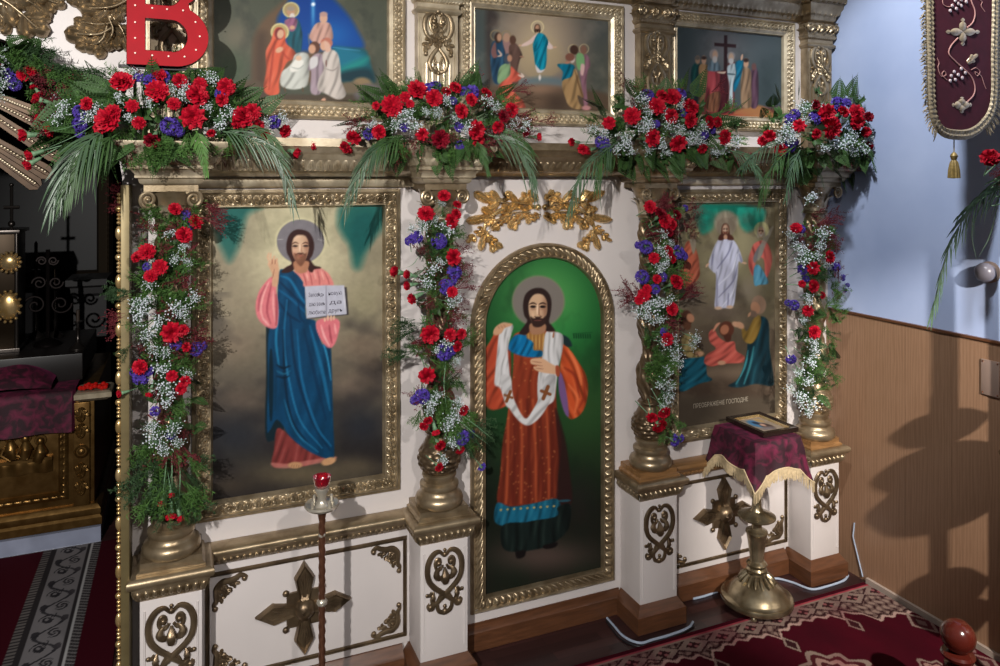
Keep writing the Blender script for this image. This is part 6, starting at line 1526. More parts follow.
b.stat([(186,216,7),(189,225,6),(147,267,5),(176,344,7),(196,349,8),(203,346,5),(141,377,9),(134,372,5),(155,411,6),(171,435,5),(148,371,6)])
b.gyp([(170,235,7),(182,247,7),(175,262,7),(150,282,8),(140,302,9),(142,315,11),(175,307,11),(190,297,9),(158,322,10),(150,337,9),(160,367,10),(165,387,12),(160,435,12),(172,425,10),(155,350,8),(185,375,7),(167,400,9),(152,425,8),(180,315,8),(164,350,7),(148,300,8),(178,440,7),(165,448,8),(186,262,5)])
b.fill(PLUM,34,box=(140,210,195,300),size=(.7,1.05),dy=.03,dirf=up_); b.fill(FERN,18,box=(145,300,195,440),size=(.5,.8),dy=.035,dirf=up_); b.fill(PLUM,26,box=(145,300,190,470),size=(.7,1.),dy=.03,dirf=up_); b.fill(TWIG,22,box=(150,205,200,440),size=(.7,1.),dy=.0,dirf=up_)
b.fill(TWIG,4,box=(196,205,216,225),size=(.7,.9),dy=-.02,dirf=lambda x,y:(1,-.3,-.6)); b.fill(TWIG,3,box=(114,192,128,212),size=(.6,.8),dy=.0,dirf=lambda x,y:(-1,-.2,.3)); b.fill(CONI,3,box=(120,285,134,300),size=(.5,.7),dy=.0,dirf=lambda x,y:(-1,-.1,.25)); b.fill(TWIG,2,box=(122,312,140,330),size=(.6,.8),dy=.0,dirf=lambda x,y:(-1,-.1,-.1)); b.fill(CONI,1,box=(122,345,136,355),size=(.4,.6),dy=0,dirf=lambda x,y:(-1,-.1,-.5))
b.fill(CONI,16,box=(145,445,190,500),size=(.7,.9),dy=.0,dirf=lambda x,y:((x-165)/25.,-.4,-1)); b.fill(PLUM,18,box=(150,440,195,505),size=(.8,1.1),dy=-.01,dirf=lambda x,y:((x-165)/25.,-.4,-1)); b.fill(TWIG,5,box=(150,440,200,460),size=(.7,.9),dy=-.02,dirf=lambda x,y:((x-165)/25.,-.4,-1)); b.fill(LEAF,4,box=(150,505,166,518),size=(.5,.6),dy=-.03,dirf=down)
b.strands([[(168,440,3.16),(166,465,3.14),(163,495,3.14)],[(172,440,3.16),(172,465,3.14),(172,490,3.14)],[(176,440,3.16),(180,470,3.14),(179,510,3.14)],[(186,240,3.16),(184,262,3.14),(183,290,3.15)]],M_stem,.002)
b=garl('flower garland hanging on the column left of the deacon door',(437,330),3.215,40,160)
b.carn([(444,196,7),(426,214,9),(451,221,8),(457,205,5),(456,214,6),(453,257,9),(452,292,6),(430,334,10),(450,335,7),(461,334,6),(457,346,6),(427,375,9),(463,410,6),(428,420,5),(424,426,5),(440,445,6),(460,450,5),(439,467,5)]); b.bud([(398,272,6,-1,.3),(410,275,5,-.8,.3),(410,285,5,-.9,0),(415,297,6,-.8,-.3),(435,429,5,.2,-1)])
b.stat([(416,237,8),(410,241,6),(439,241,9),(454,272,9),(446,287,9),(452,280,6),(444,352,10),(452,350,6),(422,396,9),(415,400,6),(462,437,9),(470,434,6)])
b.gyp([(422,227,9),(445,232,10),(432,272,9),(450,302,9),(445,340,9),(430,397,10),(450,415,10),(455,402,8),(442,457,8),(450,440,8),(430,407,7),(435,220,6),(428,282,8),(440,262,6),(455,298,7),(436,348,6),(446,425,8),(412,230,6),(438,392,6),(455,360,6),(440,205,5)])
b.fill(PLUM,26,box=(415,215,460,310),size=(.6,.95),dy=.03,dirf=up_); b.fill(FERN,16,box=(420,215,455,400),size=(.45,.75),dy=.035,dirf=up_); b.fill(PLUM,22,box=(415,310,465,440),size=(.6,.95),dy=.03,dirf=up_); b.fill(TWIG,26,box=(415,245,462,400),size=(.7,1.),dy=.01,dirf=up_)
b.fill(CONI,7,box=(405,320,420,360),size=(.6,.8),dy=.0,dirf=lambda x,y:(-1,-.1,.1)); b.fill(CONI,5,box=(458,415,472,440),size=(.7,.9),dy=-.02,dirf=lambda x,y:(1,-.2,-.8)); b.fill(PLUM,12,box=(440,405,468,440),size=(.7,1.),dy=0,dirf=lambda x,y:((x-445)/25.,-.3,-1))
b.strands([[(420,255,3.16),(412,265,3.14),(398,270,3.13)],[(422,270,3.16),(414,280,3.14),(410,288,3.13)],[(446,360,3.15),(444,385,3.13),(447,410,3.13)],[(452,400,3.15),(449,425,3.13),(441,445,3.13)],[(455,415,3.15),(470,430,3.12),(490,446,3.11)],[(455,410,3.15),(474,424,3.12),(494,440,3.11)]],M_stem,.002)
b.fill(STAT,1,box=(481,466,482,467),size=(.7,.7),dy=-.04)
b=garl('flower garland hanging on the column right of the deacon door',(658,310),3.215,34,150)
b.carn([(650,207,7),(665,221,8),(671,224,7),(654,258,6),(668,251,6),(676,282,8),(657,279,5),(644,295,7),(672,309,7),(639,300,5),(667,339,7),(664,412,7),(659,425,8),(652,417,6),(647,289,5)]); b.carn([(660,214,7),(676,215,6),(668,232,6)],1); b.carn([(672,259,5)])
b.stat([(646,247,8),(639,245,5),(678,252,8),(684,256,5),(642,277,8),(662,277,6),(655,289,6),(664,332,5),(674,440,7),(680,438,5),(685,208,4)])
b.gyp([(661,235,7),(660,250,8),(662,262,9),(652,305,12),(640,310,10),(665,300,8),(660,342,8),(672,352,9),(675,362,8),(660,380,9),(665,395,8),(648,318,8),(656,270,7),(670,245,5),(645,302,8),(664,370,8),(668,385,7),(672,340,6),(692,337,8),(690,345,6),(658,320,7),(662,404,6)])
b.fill(PLUM,20,box=(642,205,676,320),size=(.55,.9),dy=.03,dirf=up_); b.fill(TWIG,16,box=(645,200,690,240),size=(.7,.9),dy=.0,dirf=up_); b.fill(TWIG,4,box=(630,280,644,300),size=(.7,.9),dy=.02,dirf=lambda x,y:(-1,-.1,.3)); b.fill(TWIG,4,box=(680,285,698,300),size=(.6,.8),dy=.0,dirf=lambda x,y:(1,-.2,.2)); b.fill(FERN,12,box=(645,300,672,400),size=(.45,.7),dy=.035,dirf=up_)
b.fill(PLUM,18,box=(644,358,664,378),size=(.6,.9),dy=-.01,dirf=up_); b.fill(PLUM,8,box=(655,400,676,435),size=(.6,.9),dy=.01,dirf=down); b.fill(TWIG,6,box=(650,320,672,350),size=(.7,1.),dy=0,dirf=up_)
b=garl('flower garland hanging on the corner column beside the blue wall',(812,310),3.205,34,130)
b.carn([(796,228,6),(829,257,7),(813,268,7),(813,286,7),(802,284,4),(808,311,6),(814,332,7),(822,295,4)])
b.stat([(801,229,5),(802,270,6),(794,305,6),(836,267,5),(791,359,6),(788,303,4),(806,279,4)])
b.gyp([(810,200,9),(821,238,10),(800,257,11),(792,235,7),(825,265,7),(807,300,8),(810,342,8),(809,360,8),(800,395,10),(810,402,9),(805,380,8),(818,246,7),(796,250,8),(815,256,6),(803,318,6),(812,350,7),(798,370,7),(792,388,6),(806,410,7)])
b.fill(PLUM,24,box=(798,215,832,400),size=(.6,.9),dy=.03,dirf=up_); b.fill(FERN,22,box=(798,225,836,400),size=(.45,.75),dy=.03,dirf=up_); b.fill(TWIG,14,box=(798,205,832,250),size=(.7,1.),dy=.01,dirf=up_); b.fill(TWIG,6,box=(832,235,842,300),size=(.6,.8),dy=.02,dirf=lambda x,y:(1,-.1,.3)); b.fill(PLUM,14,box=(830,285,843,325),size=(.6,.8),dy=.0,dirf=up_); b.fill(STAT,4,box=(838,275,848,292),size=(.35,.45),dy=.0)
b.fill(CONI,16,box=(796,330,834,395),size=(.5,.7),dy=.02,dirf=up_)
# --- garland over the royal doors arch at the far left
b=Bouquet('flower_garland','evergreen garland with carnations along the arch at the far upper left',None,(40,80),3.36,90,50,.08,'garland')
for k in range(26):
    s=k/25; px=-8+118*s; py=46+6*s+52*s**1.8
    b.add(fr_.choice(CONI),px,py+fr_.uniform(-3,8),fr_.uniform(.7,1.0),fr_.uniform(-.03,.03),.3,(1,-.35,-.55+fr_.uniform(-.3,.4)))
    if k%2: b.add(fr_.choice(PLUM),px,py+fr_.uniform(0,10),fr_.uniform(.7,1.0),-.04,.4,(.4,-.6,-.5))
b.fill(TWIG,12,box=(30,75,85,98),size=(.8,1.1),dy=-.04,dirf=lambda x,y:(.6,-.5,-.6)); b.fill(FERN,6,box=(0,45,35,65),size=(.6,.8),dy=-.04,dirf=lambda x,y:(.6,-.5,.5)); b.fill(CONI,10,box=(30,60,100,105),size=(.7,.9),dy=.02,dirf=lambda x,y:(.8,-.3,-.7))
b.carn([(24,75,7),(30,71,6),(-6,64,7)]); b.stat([(12,78,7),(15,85,7),(8,72,5)]); b.gyp([(3,60,8),(2,72,9),(4,85,9),(2,95,8),(8,56,7),(58,98,8),(66,112,7),(50,110,6)]); b.bud([(32,84,4,.5,-.8),(38,92,4,.5,-.8)])
b.fill(TWIG,10,box=(40,95,75,120),size=(.7,1.),dy=-.04); b.fill(PLUM,10,box=(30,85,90,125),size=(.7,.9),dy=-.02,dirf=lambda x,y:(.3,-.6,-.8))
# --- spray reaching in at the right edge
Yr=2.12
b=Bouquet('floral_arrangement','palm fronds and a red carnation reaching in at the right edge before the blue wall',None,(1030,200),Yr,60,80,.05,'flower arrangement')
b.carn([(990,158,8),(1012,150,8),(1020,185,8)]); b.stat([(1020,165,8)]); b.gyp([(1015,172,10),(1030,200,10)])
b.fill(TWIG,5,box=(1000,170,1012,190),size=(.6,.8),dirf=lambda x,y:(-1,-.2,.3))
b.frond([(1040,178,Yr),(1002,188,Yr),(972,208,Yr),(948,250,Yr),(932,312,Yr)],46,.14,.0062,.35,.5)
b.frond([(1035,170,Yr),(1008,176,Yr),(984,192,Yr),(960,215,Yr)],26,.11,.0060,.3,.5)
b.strands([[(1000,195,Yr),(990,235,Yr),(978,258,Yr)],[(975,210,Yr),(972,235,Yr),(977,262,Yr)],[(985,200,Yr),(975,220,Yr),(974,240,Yr)]],None,.003)
b.fill(FERN,14,box=(1010,180,1050,230),size=(.7,1.)); b.fill(CARN,5,box=(1020,190,1060,230),size=(.8,1.))
p=atY(1035,205,Yr); t=thing('flower_stand','slim brass flower stand just outside the right edge carrying palm fronds','stand',None,(p.x,Yr,0))
mb=MB(); mb.lathe([(.001,0),(.12,0),(.12,.02),(.02,.05),(.014,.08),(.014,p.z-.16),(.05,p.z-.14),(.07,p.z-.06),(.065,p.z-.03),(.001,p.z-.04)],(p.x,Yr,0),24); mb.build('pole',M_goldb,t,angle=40); shift_children(t)
# ================================================================ carpets (flat woven pattern in a colour grid)
M_carpet=vcmat('woven_carpet',.95,.1,bump=.25,bscale=500)
def carpet(name,key,x0,x1,y0,y1,z,step,label):
    nx=int(round((x1-x0)/step))+1; ny=int(round((y1-y0)/step))+1
    X,Y=np.meshgrid(np.linspace(x0,x1,nx),np.linspace(y0,y1,ny),indexing='ij')
    c=PAINT[key](X,Y)
    mb=MB(); mb.grid(np.stack([X,Y,np.full_like(X,z)],axis=-1))
    V=np.concatenate([c.reshape(-1,3),np.ones((nx*ny,1))],axis=1)
    # thin edge
    b=np.array([(x0,y0,0.001),(x1,y0,.001),(x1,y1,.001),(x0,y1,.001)]); n0=mb.n; mb.add(b,[])
    ids=lambda i,j:i*ny+j
    e=[(n0,n0+1,[ids(i,0) for i in range(nx)]),(n0+1,n0+2,[ids(nx-1,j) for j in range(ny)]),(n0+2,n0+3,[ids(i,ny-1) for i in range(nx-1,-1,-1)]),(n0+3,n0,[ids(0,j) for j in range(ny-1,-1,-1)])]
    for a,bb,l in e: mb.f.append(tuple([bb,a][::-1]+l[::-1]))
    V=np.concatenate([V,np.tile([[.05,.01,.02,1]],(4,1))])
    o=mb.build(name,M_carpet,None,smooth=False,col=V); tag(o,label,'carpet'); return o
carpet('carpet','rug',1.35,3.55,1.7,3.10,.010,.0055,'deep red carpet with cream scalloped border before the icon screen')
carpet('runner_carpet','runner',-1.5,-.30,3.55,5.32,.008,.006,'dark red runner with grey floral stripe on the floor beyond the open doorway')

# ================================================================ cable along the skirting
M_cable=mat('pale_cable',rgb(160,172,190),.4); M_blackcable=mat('black_cable',rgb(24,22,24),.4)
def cable(label,pts,m,r,nm='cable'):
    P=cat([(x,y,r+.0005) for x,y in pts],8); mb=MB(); mb.tube(P,r,8); o=mb.build(nm,m); tag(o,label,'cable'); return o
q=lambda l:[(atZ(a,b,.006).x,atZ(a,b,.006).y) for a,b in l]
cable('pale lighting cable lying round the foot of the pedestal right of the deacon door',q([(607,618),(614,626),(622,635),(632,641),(642,643),(652,640),(670,635),(688,628),(693,622)]),M_cable,.0062)
cable('pale lighting cable along the skirting between the pedestal and the icon stand',q([(693,599),(705,596),(719,591),(728,588)]),M_cable,.0062)
cable('pale lighting cable curling round the corner pedestal by the panelling',[(2.985,3.318),(3.06,3.335),(3.13,3.325),(3.18,3.26),(3.225,3.165),(3.33,3.152),(3.46,3.16),(3.53,3.19)],M_cable,.0062)
cable('thin black wire wound along the cable at the pedestal right of the door',q([(606,620),(612,629),(620,638),(631,644),(644,646),(660,641),(680,634),(694,626)]),M_blackcable,.004,'wire')
mb=MB(); mb.tube([(XW-.018,3.13,.02),(XW-.016,3.16,.10),(XW-.016,3.20,.22),(XW-.016,3.19,.30)],.004,6); tag(mb.build('wire',M_cable),'thin white wire hanging down the panelling beside the corner pedestal','cable')

# ================================================================ turned wooden finial (chair post) at the lower right
M_maho=mat('polished_mahogany',rgb(84,30,22),.16,var=.3,vscale=8,coat=.6)
FX,FY=2.93,2.10
pz=lambda y: EYE-(y-HOR)/FOC*(FX*SA+FY*CA)
p=atY(958,636,FY); FX=p.x; zc_=p.z; rr=16*(FX*SA+FY*CA)/FOC
t=thing('post_finial','polished dark wooden ball finial on a turned post at lower right','post',None,(FX,FY,0))
mb=MB(); mb.ball((FX,FY,zc_),rr,32,20); mb.build('ball',M_maho,t)
mb=MB(); z0=zc_-rr
mb.lathe([(.001,.0),(.04,.0),(.04,z0-.30),(.044,z0-.28),(.03,z0-.25),(.034,z0-.12),(.05,z0-.09),(.055,z0-.07),(.05,z0-.05),(.03,z0-.04),(.034,z0-.03),(.06,z0-.02),(.064,z0-.008),(.058,z0+.002),(.03,z0+.008),(.026,z0+.02)],(FX,FY,0),32); mb.build('turned_post',M_maho,t,angle=35)
shift_children(t)

# ================================================================ wall fittings
M_plate=mat('grey_plate',rgb(150,128,116),.4,.2)
c=atX(991,378,XW-.012)
t=thing('blank_plate','small grey metal cover plate screwed to the oak panelling','cover plate',None,(XW-.012,c.y,c.z))
mb=MB(); mb.box(-.008,0,-.044,.044,-.085,.085); mb.build('plate',M_plate,t,bevel=.002)
for sy in (-1,1):
    for sz in (-1,1):
        mb=MB(); mb.ball((-.008,sy*.036,sz*.075),.005,8,6,(.5,1,1)); mb.build('screw',M_rod,t)
c=atX(990,272,XW)
t=thing('round_fitting','round grey knob fitting on the blue wall at the right edge','wall fitting',None,(XW,c.y,c.z))
mb=MB(); n=18; P=np.array([[(-h,r*math.cos(a),r*math.sin(a)) for a in np.linspace(0,2*PI,24,endpoint=False)] for r,h in ((.040,0),(.040,.012),(.046,.028),(.048,.04),(.043,.055),(.032,.066),(.016,.073),(.001,.075))]); mb.grid(P,closev=True,flip=True)
mb.build('knob',mat('grey_enamel',rgb(104,100,108),.3),t)
mb=MB(); P=np.array([[(-h,r*math.cos(a),r*math.sin(a)) for a in np.linspace(0,2*PI,24,endpoint=False)] for r,h in ((.052,0),(.052,.006),(.04,.010))]); mb.grid(P,closev=True,flip=True); mb.build('backplate',M_plate,t)

# ================================================================ church banner
BY=2.30
t=thing('church_banner','burgundy church banner with gold vine embroidery and fringe hanging by blue wall','banner',None,(3.21,BY,3.4))
bp=lambda a,b: atY(a,b,BY)
edge_px=[(931,-60),(931,0),(932,60),(933,100),(936,118),(943,128),(955,131),(968,130),(979,123),(988,110),(991,90),(991,50),(992,0),(992,-60)]
E2=cat([(bp(*p).x,bp(*p).z) for p in edge_px],8)
mb=MB(); pts=[tuple(p) for p in E2]; mb.prism(pts,BY-.003,BY+.003); mb.build('velvet_field',mat('banner_velvet',rgb(80,8,32),.85,var=.25,vscale=20),t,smooth=False)
M_trim=mat('gold_braid',rgb(186,168,138),.45,.35,var=.4,vscale=120,bump=.4,bscale=250)
mb=MB()
ctr=np.array([E2[:,0].mean(),2.7])
T=np.gradient(E2,axis=0); T/=np.linalg.norm(T,axis=1)[:,None]; N=np.c_[T[:,1],-T[:,0]]
N=-N if np.mean(np.sum(N*(E2-ctr),axis=1))<0 else N
cum=np.concatenate([[0],np.cumsum(np.linalg.norm(np.diff(E2,axis=0),axis=1))]); L=cum[-1]
def along(s): return np.array([np.interp(s,cum,E2[:,0]),np.interp(s,cum,E2[:,1])]),np.array([np.interp(s,cum,N[:,0]),np.interp(s,cum,N[:,1])])
S=np.linspace(0,L,420); G=[]
for k,s in enumerate(S):
    p,n=along(s); G.append([(p[0]+n[0]*o_,BY-.004-h,p[1]+n[1]*o_) for o_,h in ((-.006,0),(0,.008+.003*math.sin(k*1.3)),(.014,.004),(.022,.010+.003*math.sin(k*1.7)),(.034,.006),(.040,0))])
mb.grid(np.array(G),flip=True); mb.build('braid',M_trim,t)
mb=MB(); mbR=MB(); s=0
while s<L:
    p,n=along(s); j=rnd.uniform(-.35,.35); l=rnd.uniform(.026,.045); tt=np.array([-n[1],n[0]])
    grav=np.array([0,-.012]) if abs(n[1])<.7 else np.array([0,-.01])
    a=p+n*.036; b_=a+(n+tt*j)*l*.5; c_=a+(n+tt*j)*l+grav
    if not(n[1]<-.8 ): (mb if p[0]<3.2 else mbR).tube([(a[0],BY-.004,a[1]),(b_[0],BY-.006,b_[1]),(c_[0],BY-.004+rnd.uniform(-.01,.004),c_[1])],[.0032,.003,.0016],5)
    s+=.0058
mb.build('fringe',M_trim,t); mbR.build('fringe',M_trim,t)
# embroidery
M_emb=mat('gold_embroidery',rgb(214,190,158),.35,.5,var=.2,vscale=80); M_pink=mat('pale_pink_cord',rgb(206,150,140),.6); M_bead=mat('pearl_sequin',rgb(226,204,204),.15,.3,coat=.5)
def emb(pts,r,m,nm): 
    mb=MB(); P=cat([(bp(*p).x,BY-.005,bp(*p).z) for p in pts],8); mb.tube(P,r,6,flat=.6); mb.build(nm,m,t)
emb([(975,-40),(966,-20),(970,0),(974,12),(972,22),(966,28)],.0035,M_pink,'vine_cord')
emb([(957,38),(950,46),(948,54),(955,62),(963,69),(971,78),(974,88),(972,96),(965,103)],.0035,M_pink,'vine_cord')
emb([(946,80),(941,75),(943,71),(945,75),(940,76),(937,68),(938,63),(936,58)],.0018,M_pink,'tendril')
emb([(970,70),(975,68),(979,72),(976,76),(974,72),(980,76),(983,84),(985,89)],.0018,M_pink,'tendril')
emb([(942,-6),(942,4),(948,7),(952,4)],.0018,M_pink,'tendril'); emb([(976,-2),(981,2),(980,6),(984,12)],.0018,M_pink,'tendril')
def petal_cross(cx,cy,l,w):
    mb=MB(); sc=(BY*CA+3.2*SA)/FOC
    for a in (0,PI/2,PI,3*PI/2):
        ll=l if a in (0,PI) else l*.82
        G=[]
        for k in np.linspace(0,1,12):
            wd=w*(math.sin(PI*min(1,k*1.25))**.7 if k<.72 else w*0+ .55*math.sin(PI*(k-.72)/.28*.9+.25))+.2
            row=[]
            for q in np.linspace(-1,1,7):
                dx=ll*k*math.cos(a)-wd*q*math.sin(a); dy=ll*k*math.sin(a)+wd*q*math.cos(a)
                P=bp(cx+dx,cy+dy); row.append((P.x,BY-.004-.007*(1-q*q)*math.sin(PI*min(1,k+.06)),P.z))
            G.append(row)
        mb.grid(np.array(G),flip=True)
    mb.build('embroidered_cross',M_emb,t)
petal_cross(962,32,17,3.6); petal_cross(961,105,10,3.6)
def grapes(l):
    mb=MB()
    for a,b in l: P=bp(a,b); mb.ball((P.x,BY-.006,P.z),.0085,10,7,(1,.6,1))
    mb.build('grape_sequins',M_bead,t)
grapes([(949,81),(954,80),(961,78),(950,76),(957,75),(953,72),(964,73),(960,69)])
grapes([(949,11),(955,9),(951,6),(957,4),(960,6),(954,1),(960,0),(965,2)])
mb=MB(); acanthus(mb,[(bp(*p).x,bp(*p).z) for p in ((966,63),(970,60),(976,55))],[.006,.016,.002],BY-.004,.008,3,.3); mb.build('embroidered_leaf',M_emb,t)
# tassel
P0=bp(954,138); P1=bp(954,153)
mb=MB(); mb.tube([(P0.x,BY,P0.z+.01),(P1.x,BY,P1.z)],.0025,6); mb.build('tassel_cord',M_trim,t)
M_tas=mat('old_gold_tassel',rgb(150,126,74),.5,.3,var=.4,vscale=90)
def tz(y): return bp(954,y).z
mb=MB(); mb.lathe([(.004,tz(152)),(.012,tz(154)),(.016,tz(156)),(.012,tz(159)),(.010,tz(160)),(.016,tz(163)),(.022,tz(170)),(.024,tz(178)),(.001,tz(178.5))],(P0.x,BY,0),24,lambda th,z: np.where(z<tz(160),.0018*np.cos(th*12),0)); mb.build('tassel',M_tas,t)
mb=MB(); ztop=bp(960,-60).z; mb.tube([(2.9,BY,ztop+.02),(3.52,BY,ztop+.02)],.012,10); mb.build('cross_bar',M_goldb,t)
mb=MB(); mb.tube([(3.23,BY+.03,.02),(3.23,BY+.03,ztop+.30)],.013,10) if False else mb.tube([(3.21,BY,ztop+.02),(3.23,BY,4.2)],.004,6); mb.build('hanging_cord',M_trim,t)
shift_children(t)

# ================================================================ candle stand and iron flower stand just right of the view (they throw the wall shadows)
SX,SY=3.30,2.02
t=thing('candle_stand','tall brass candle stand with stacked dishes and two tall candles near panelling','candle stand',None,(SX,SY,0))
mb=MB(); mb.lathe([(.001,0),(.13,0),(.14,.02),(.13,.05),(.10,.12),(.08,.22),(.03,.27),(.018,.30),(.018,1.55),(.001,1.55)],(SX,SY,0),32)
for z,r,h in ((.62,.10,.05),(.74,.09,.06),(1.12,.13,.07),(1.26,.12,.05),(1.42,.09,.04)): mb.lathe([(.018,z-h),(r*.8,z-h*.8),(r,z),(r*.75,z+h*.7),(.02,z+h)],(SX,SY,0),32)
mb.build('turned_stem',M_brass,t,angle=40)
M_wax=mat('beeswax',rgb(214,180,120),.5)
for dx,dy,z1 in ((.06,.10,2.0),(0.0,-.02,2.16)):
    mb=MB(); mb.lathe([(.001,1.28),(.022,1.28),(.022,z1-.02),(.012,z1),(.001,z1)],(SX+dx,SY+dy,0),14); mb.build('candle',M_wax,t)
shift_children(t)
t=thing('plant_stand','black scrolled iron plant stand standing close to the panelling','plant stand',None,(3.35,1.62,0))
M_iron=MATS['black_iron']
mb=MB()
for k in range(4):
    z0=.25+.24*k
    for s in (-1,1):
        S_=spiral(0,0,.02,.10,0 if s>0 else PI,1.6,30); mb.tube([(3.35,1.57+s*.10+q[0],z0+q[1]) for q in S_],.008,6)
for s in (-1,0,1): mb.tube([(3.35,1.57+s*.2,.0),(3.35,1.57+s*.2,1.15)],.010,6)
mb.tube([(3.35,1.37,1.15),(3.35,1.77,1.15)],.01,6); mb.build('scrollwork',M_iron,t)
mb=MB(); mb.lathe([(.001,0),(.14,0),(.15,.03),(.15,.42),(.12,.50),(.001,.52)],(3.33,1.55,0),28); mb.build('planter',M_goldd,t)
shift_children(t)

# ================================================================ sanctuary seen through the open doorway
AYF=5.37
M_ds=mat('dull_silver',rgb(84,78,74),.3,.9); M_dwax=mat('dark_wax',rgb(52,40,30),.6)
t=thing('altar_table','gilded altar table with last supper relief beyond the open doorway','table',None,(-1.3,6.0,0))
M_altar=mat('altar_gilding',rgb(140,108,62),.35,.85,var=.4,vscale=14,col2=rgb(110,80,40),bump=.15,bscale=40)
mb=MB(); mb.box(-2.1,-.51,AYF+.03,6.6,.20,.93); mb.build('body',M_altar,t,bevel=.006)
mb=MB(); block(mb,-1.295,.80,AYF+.015,6.62,[(.02,.10),(.03,.105),(.03,.15),(.018,.165),(.024,.18),(.022,.205),(.008,.225),(.0,.232)],angle if False else {},sides=('L','F','R')); mb.build('base_moulding',M_altar,t,angle=30)
mb=MB(); block(mb,-1.295,.80,AYF+.0,6.64,[(.025,0),(.025,.095)],{},sides=('L','F','R')); mb.build('marble_plinth',mat('pale_marble',rgb(160,166,188),.25,var=.2,vscale=6),t,angle=30)
mb=MB(); frame_rect(mb,-1.95,-.655,.28,.86,.055,AYF+.03,[(0,.006),(.3,.018),(.5,.012),(.75,.02),(1,.0)],p_leaf,(.4,.9),.008,.05,8,8); mb.build('panel_frame',M_altar,t)
mb=MB(); mb.box(-.625,-.535,AYF+.005,AYF+.04,.232,.88)
mb.build('corner_pilaster',M_altar,t,bevel=.004)
for k,z in enumerate((.34,.45,.70,.80)):
    mb=MB(); acanthus(mb,[(-.58,z-.04),(-.585,z),(-.575,z+.05)],[.012,.032,.006],AYF+.005,.014,3,.4); acanthus(mb,[(-.58,z+.03),(-.56,z),(-.59,z-.04)],[.008,.022,.004],AYF+.005,.012,2,.3); mb.build('carved_leaf',M_altar,t)
mb=MB(); P=np.array([[(-.58+r*math.cos(a),AYF+.005-h,.575+r*math.sin(a)) for a in np.linspace(0,2*PI,24,endpoint=False)] for r,h in ((.042,0),(.042,.010),(.034,.018),(.028,.008),(.022,.008),(.016,.018),(.001,.022))]); mb.grid(P,closev=True); mb.build('medallion',M_altar,t)
# relief: diners behind a long table
mb=MB()
mb.box(-1.75,-.74,AYF+.004,AYF+.03,.545,.565)
G=[]
for x in np.linspace(-1.75,-.74,70): G.append([(x,AYF+.03-(.016+.010*math.sin(x*46))*s,.56-.09*s2) for s,s2 in ((.2,0),(1,.1),(1.2,.5),(.9,1),(0,1.02))])
mb.grid(np.array(G)); mb.build('relief_table',M_altar,t)
for k,(x,h) in enumerate([(-1.66,.66),(-1.56,.68),(-1.46,.66),(-1.36,.69),(-1.25,.70),(-1.14,.67),(-1.05,.69),(-.965,.70),(-.885,.69),(-.805,.665)]):
    mb=MB(); mb.ball((x,AYF+.012,h),.022,12,8,(1,.8,1.15)); mb.lathe([(.030,0),(.034,.004),(.030,.008)],(0,0,0),16)
    mb.v[-1]=mb.v[-1]@np.array([[1,0,0],[0,0,1],[0,1,0]]).T+np.array([x,AYF+.020,h+.004])
    mb.tube([(x,AYF+.016,h-.02),(x+.006,AYF+.008,h-.06),(x+.02*math.sin(k*2),AYF+.012,h-.12)],[.018,.038,.030],10)
    mb.tube([(x-.03,AYF+.006,h-.05),(x-.045,AYF-.002,h-.09),(x-.015+.03*math.sin(k),AYF-.006,.57)],[.012,.011,.007],7)
    mb.build('relief_figure',M_altar,t)
shift_children(t)
# altar cloth
def drape(name,label,cx0,cx1,cy0,cy1,zt,dropF,m,fold=18):
    mb=MB(); n=90; xs=np.linspace(cx0,cx1,n); G=[]
    for i,x in enumerate(xs):
        e=max(0,1-min(x-cx0,cx1-x)/.10)
        row=[(x,cy1,zt),(x,cy0+.02,zt+.004)]
        for s in np.linspace(0,1,8): row.append((x,cy0-.006-.02*s-.014*s*math.sin(x*fold)-.01*e*s,zt-.006-dropF*s-.0*e))
        G.append(row)
    mb.grid(np.array(G),flip=True)
    E=[G[-1]]
    side=np.array([G[-1],[(p[0]+.012,p[1]+.06,p[2]) for p in G[-1]]]); mb.grid(side,flip=True)
    o=mb.build(name,m,None,angle=70); tag(o,label,'cloth'); return o
drape('altar_cloth','magenta velvet cloth hanging over the front of the gilded altar',-2.05,-.628,AYF-.01,6.4,.965,.24,M_velvet)
# low cushion fold on top of the altar
mb=MB(); G=[]
for x in np.linspace(-1.6,-.75,50):
    k=(x+1.6)/.85; G.append([(x,AYF+.02+.5*s,.968+.13*math.sin(PI*min(1,s*1.0+.02))**.5*math.sin(PI*min(1,(1-k)*1.6+.02))**.4+.012*math.sin(x*23+s*9)*s) for s in np.linspace(0,1,14)])
mb.grid(np.array(G),flip=True); o=mb.build('velvet_pall',M_velvet,None,angle=70); tag(o,'rumpled magenta velvet heap lying on top of the altar','cloth')
# jewelled box on the corner pillar
t=thing('jewelled_casket','small gilt casket topped with red stones on the altar corner','casket',None,(-.54,AYF+.05,.89))
mb=MB(); block(mb,-.515,.075,AYF+.01,AYF+.20,[(.0,.885),(.02,.90),(.03,.905),(.03,.935),(.015,.945)],{},sides=('L','F','R')); mb.build('gilt_tray',M_goldl,t,angle=30)
M_gem=mat('red_stone',rgb(200,30,24),.1,coat=.8)
for k in range(16):
    mb=MB(); mb.ball((-.585+.02*(k%8)+rnd.uniform(-.004,.004),AYF+.02+.05*(k//8),.952+rnd.uniform(0,.022)),.015,8,6); mb.build('red_stone',M_gem,t)
shift_children(t)
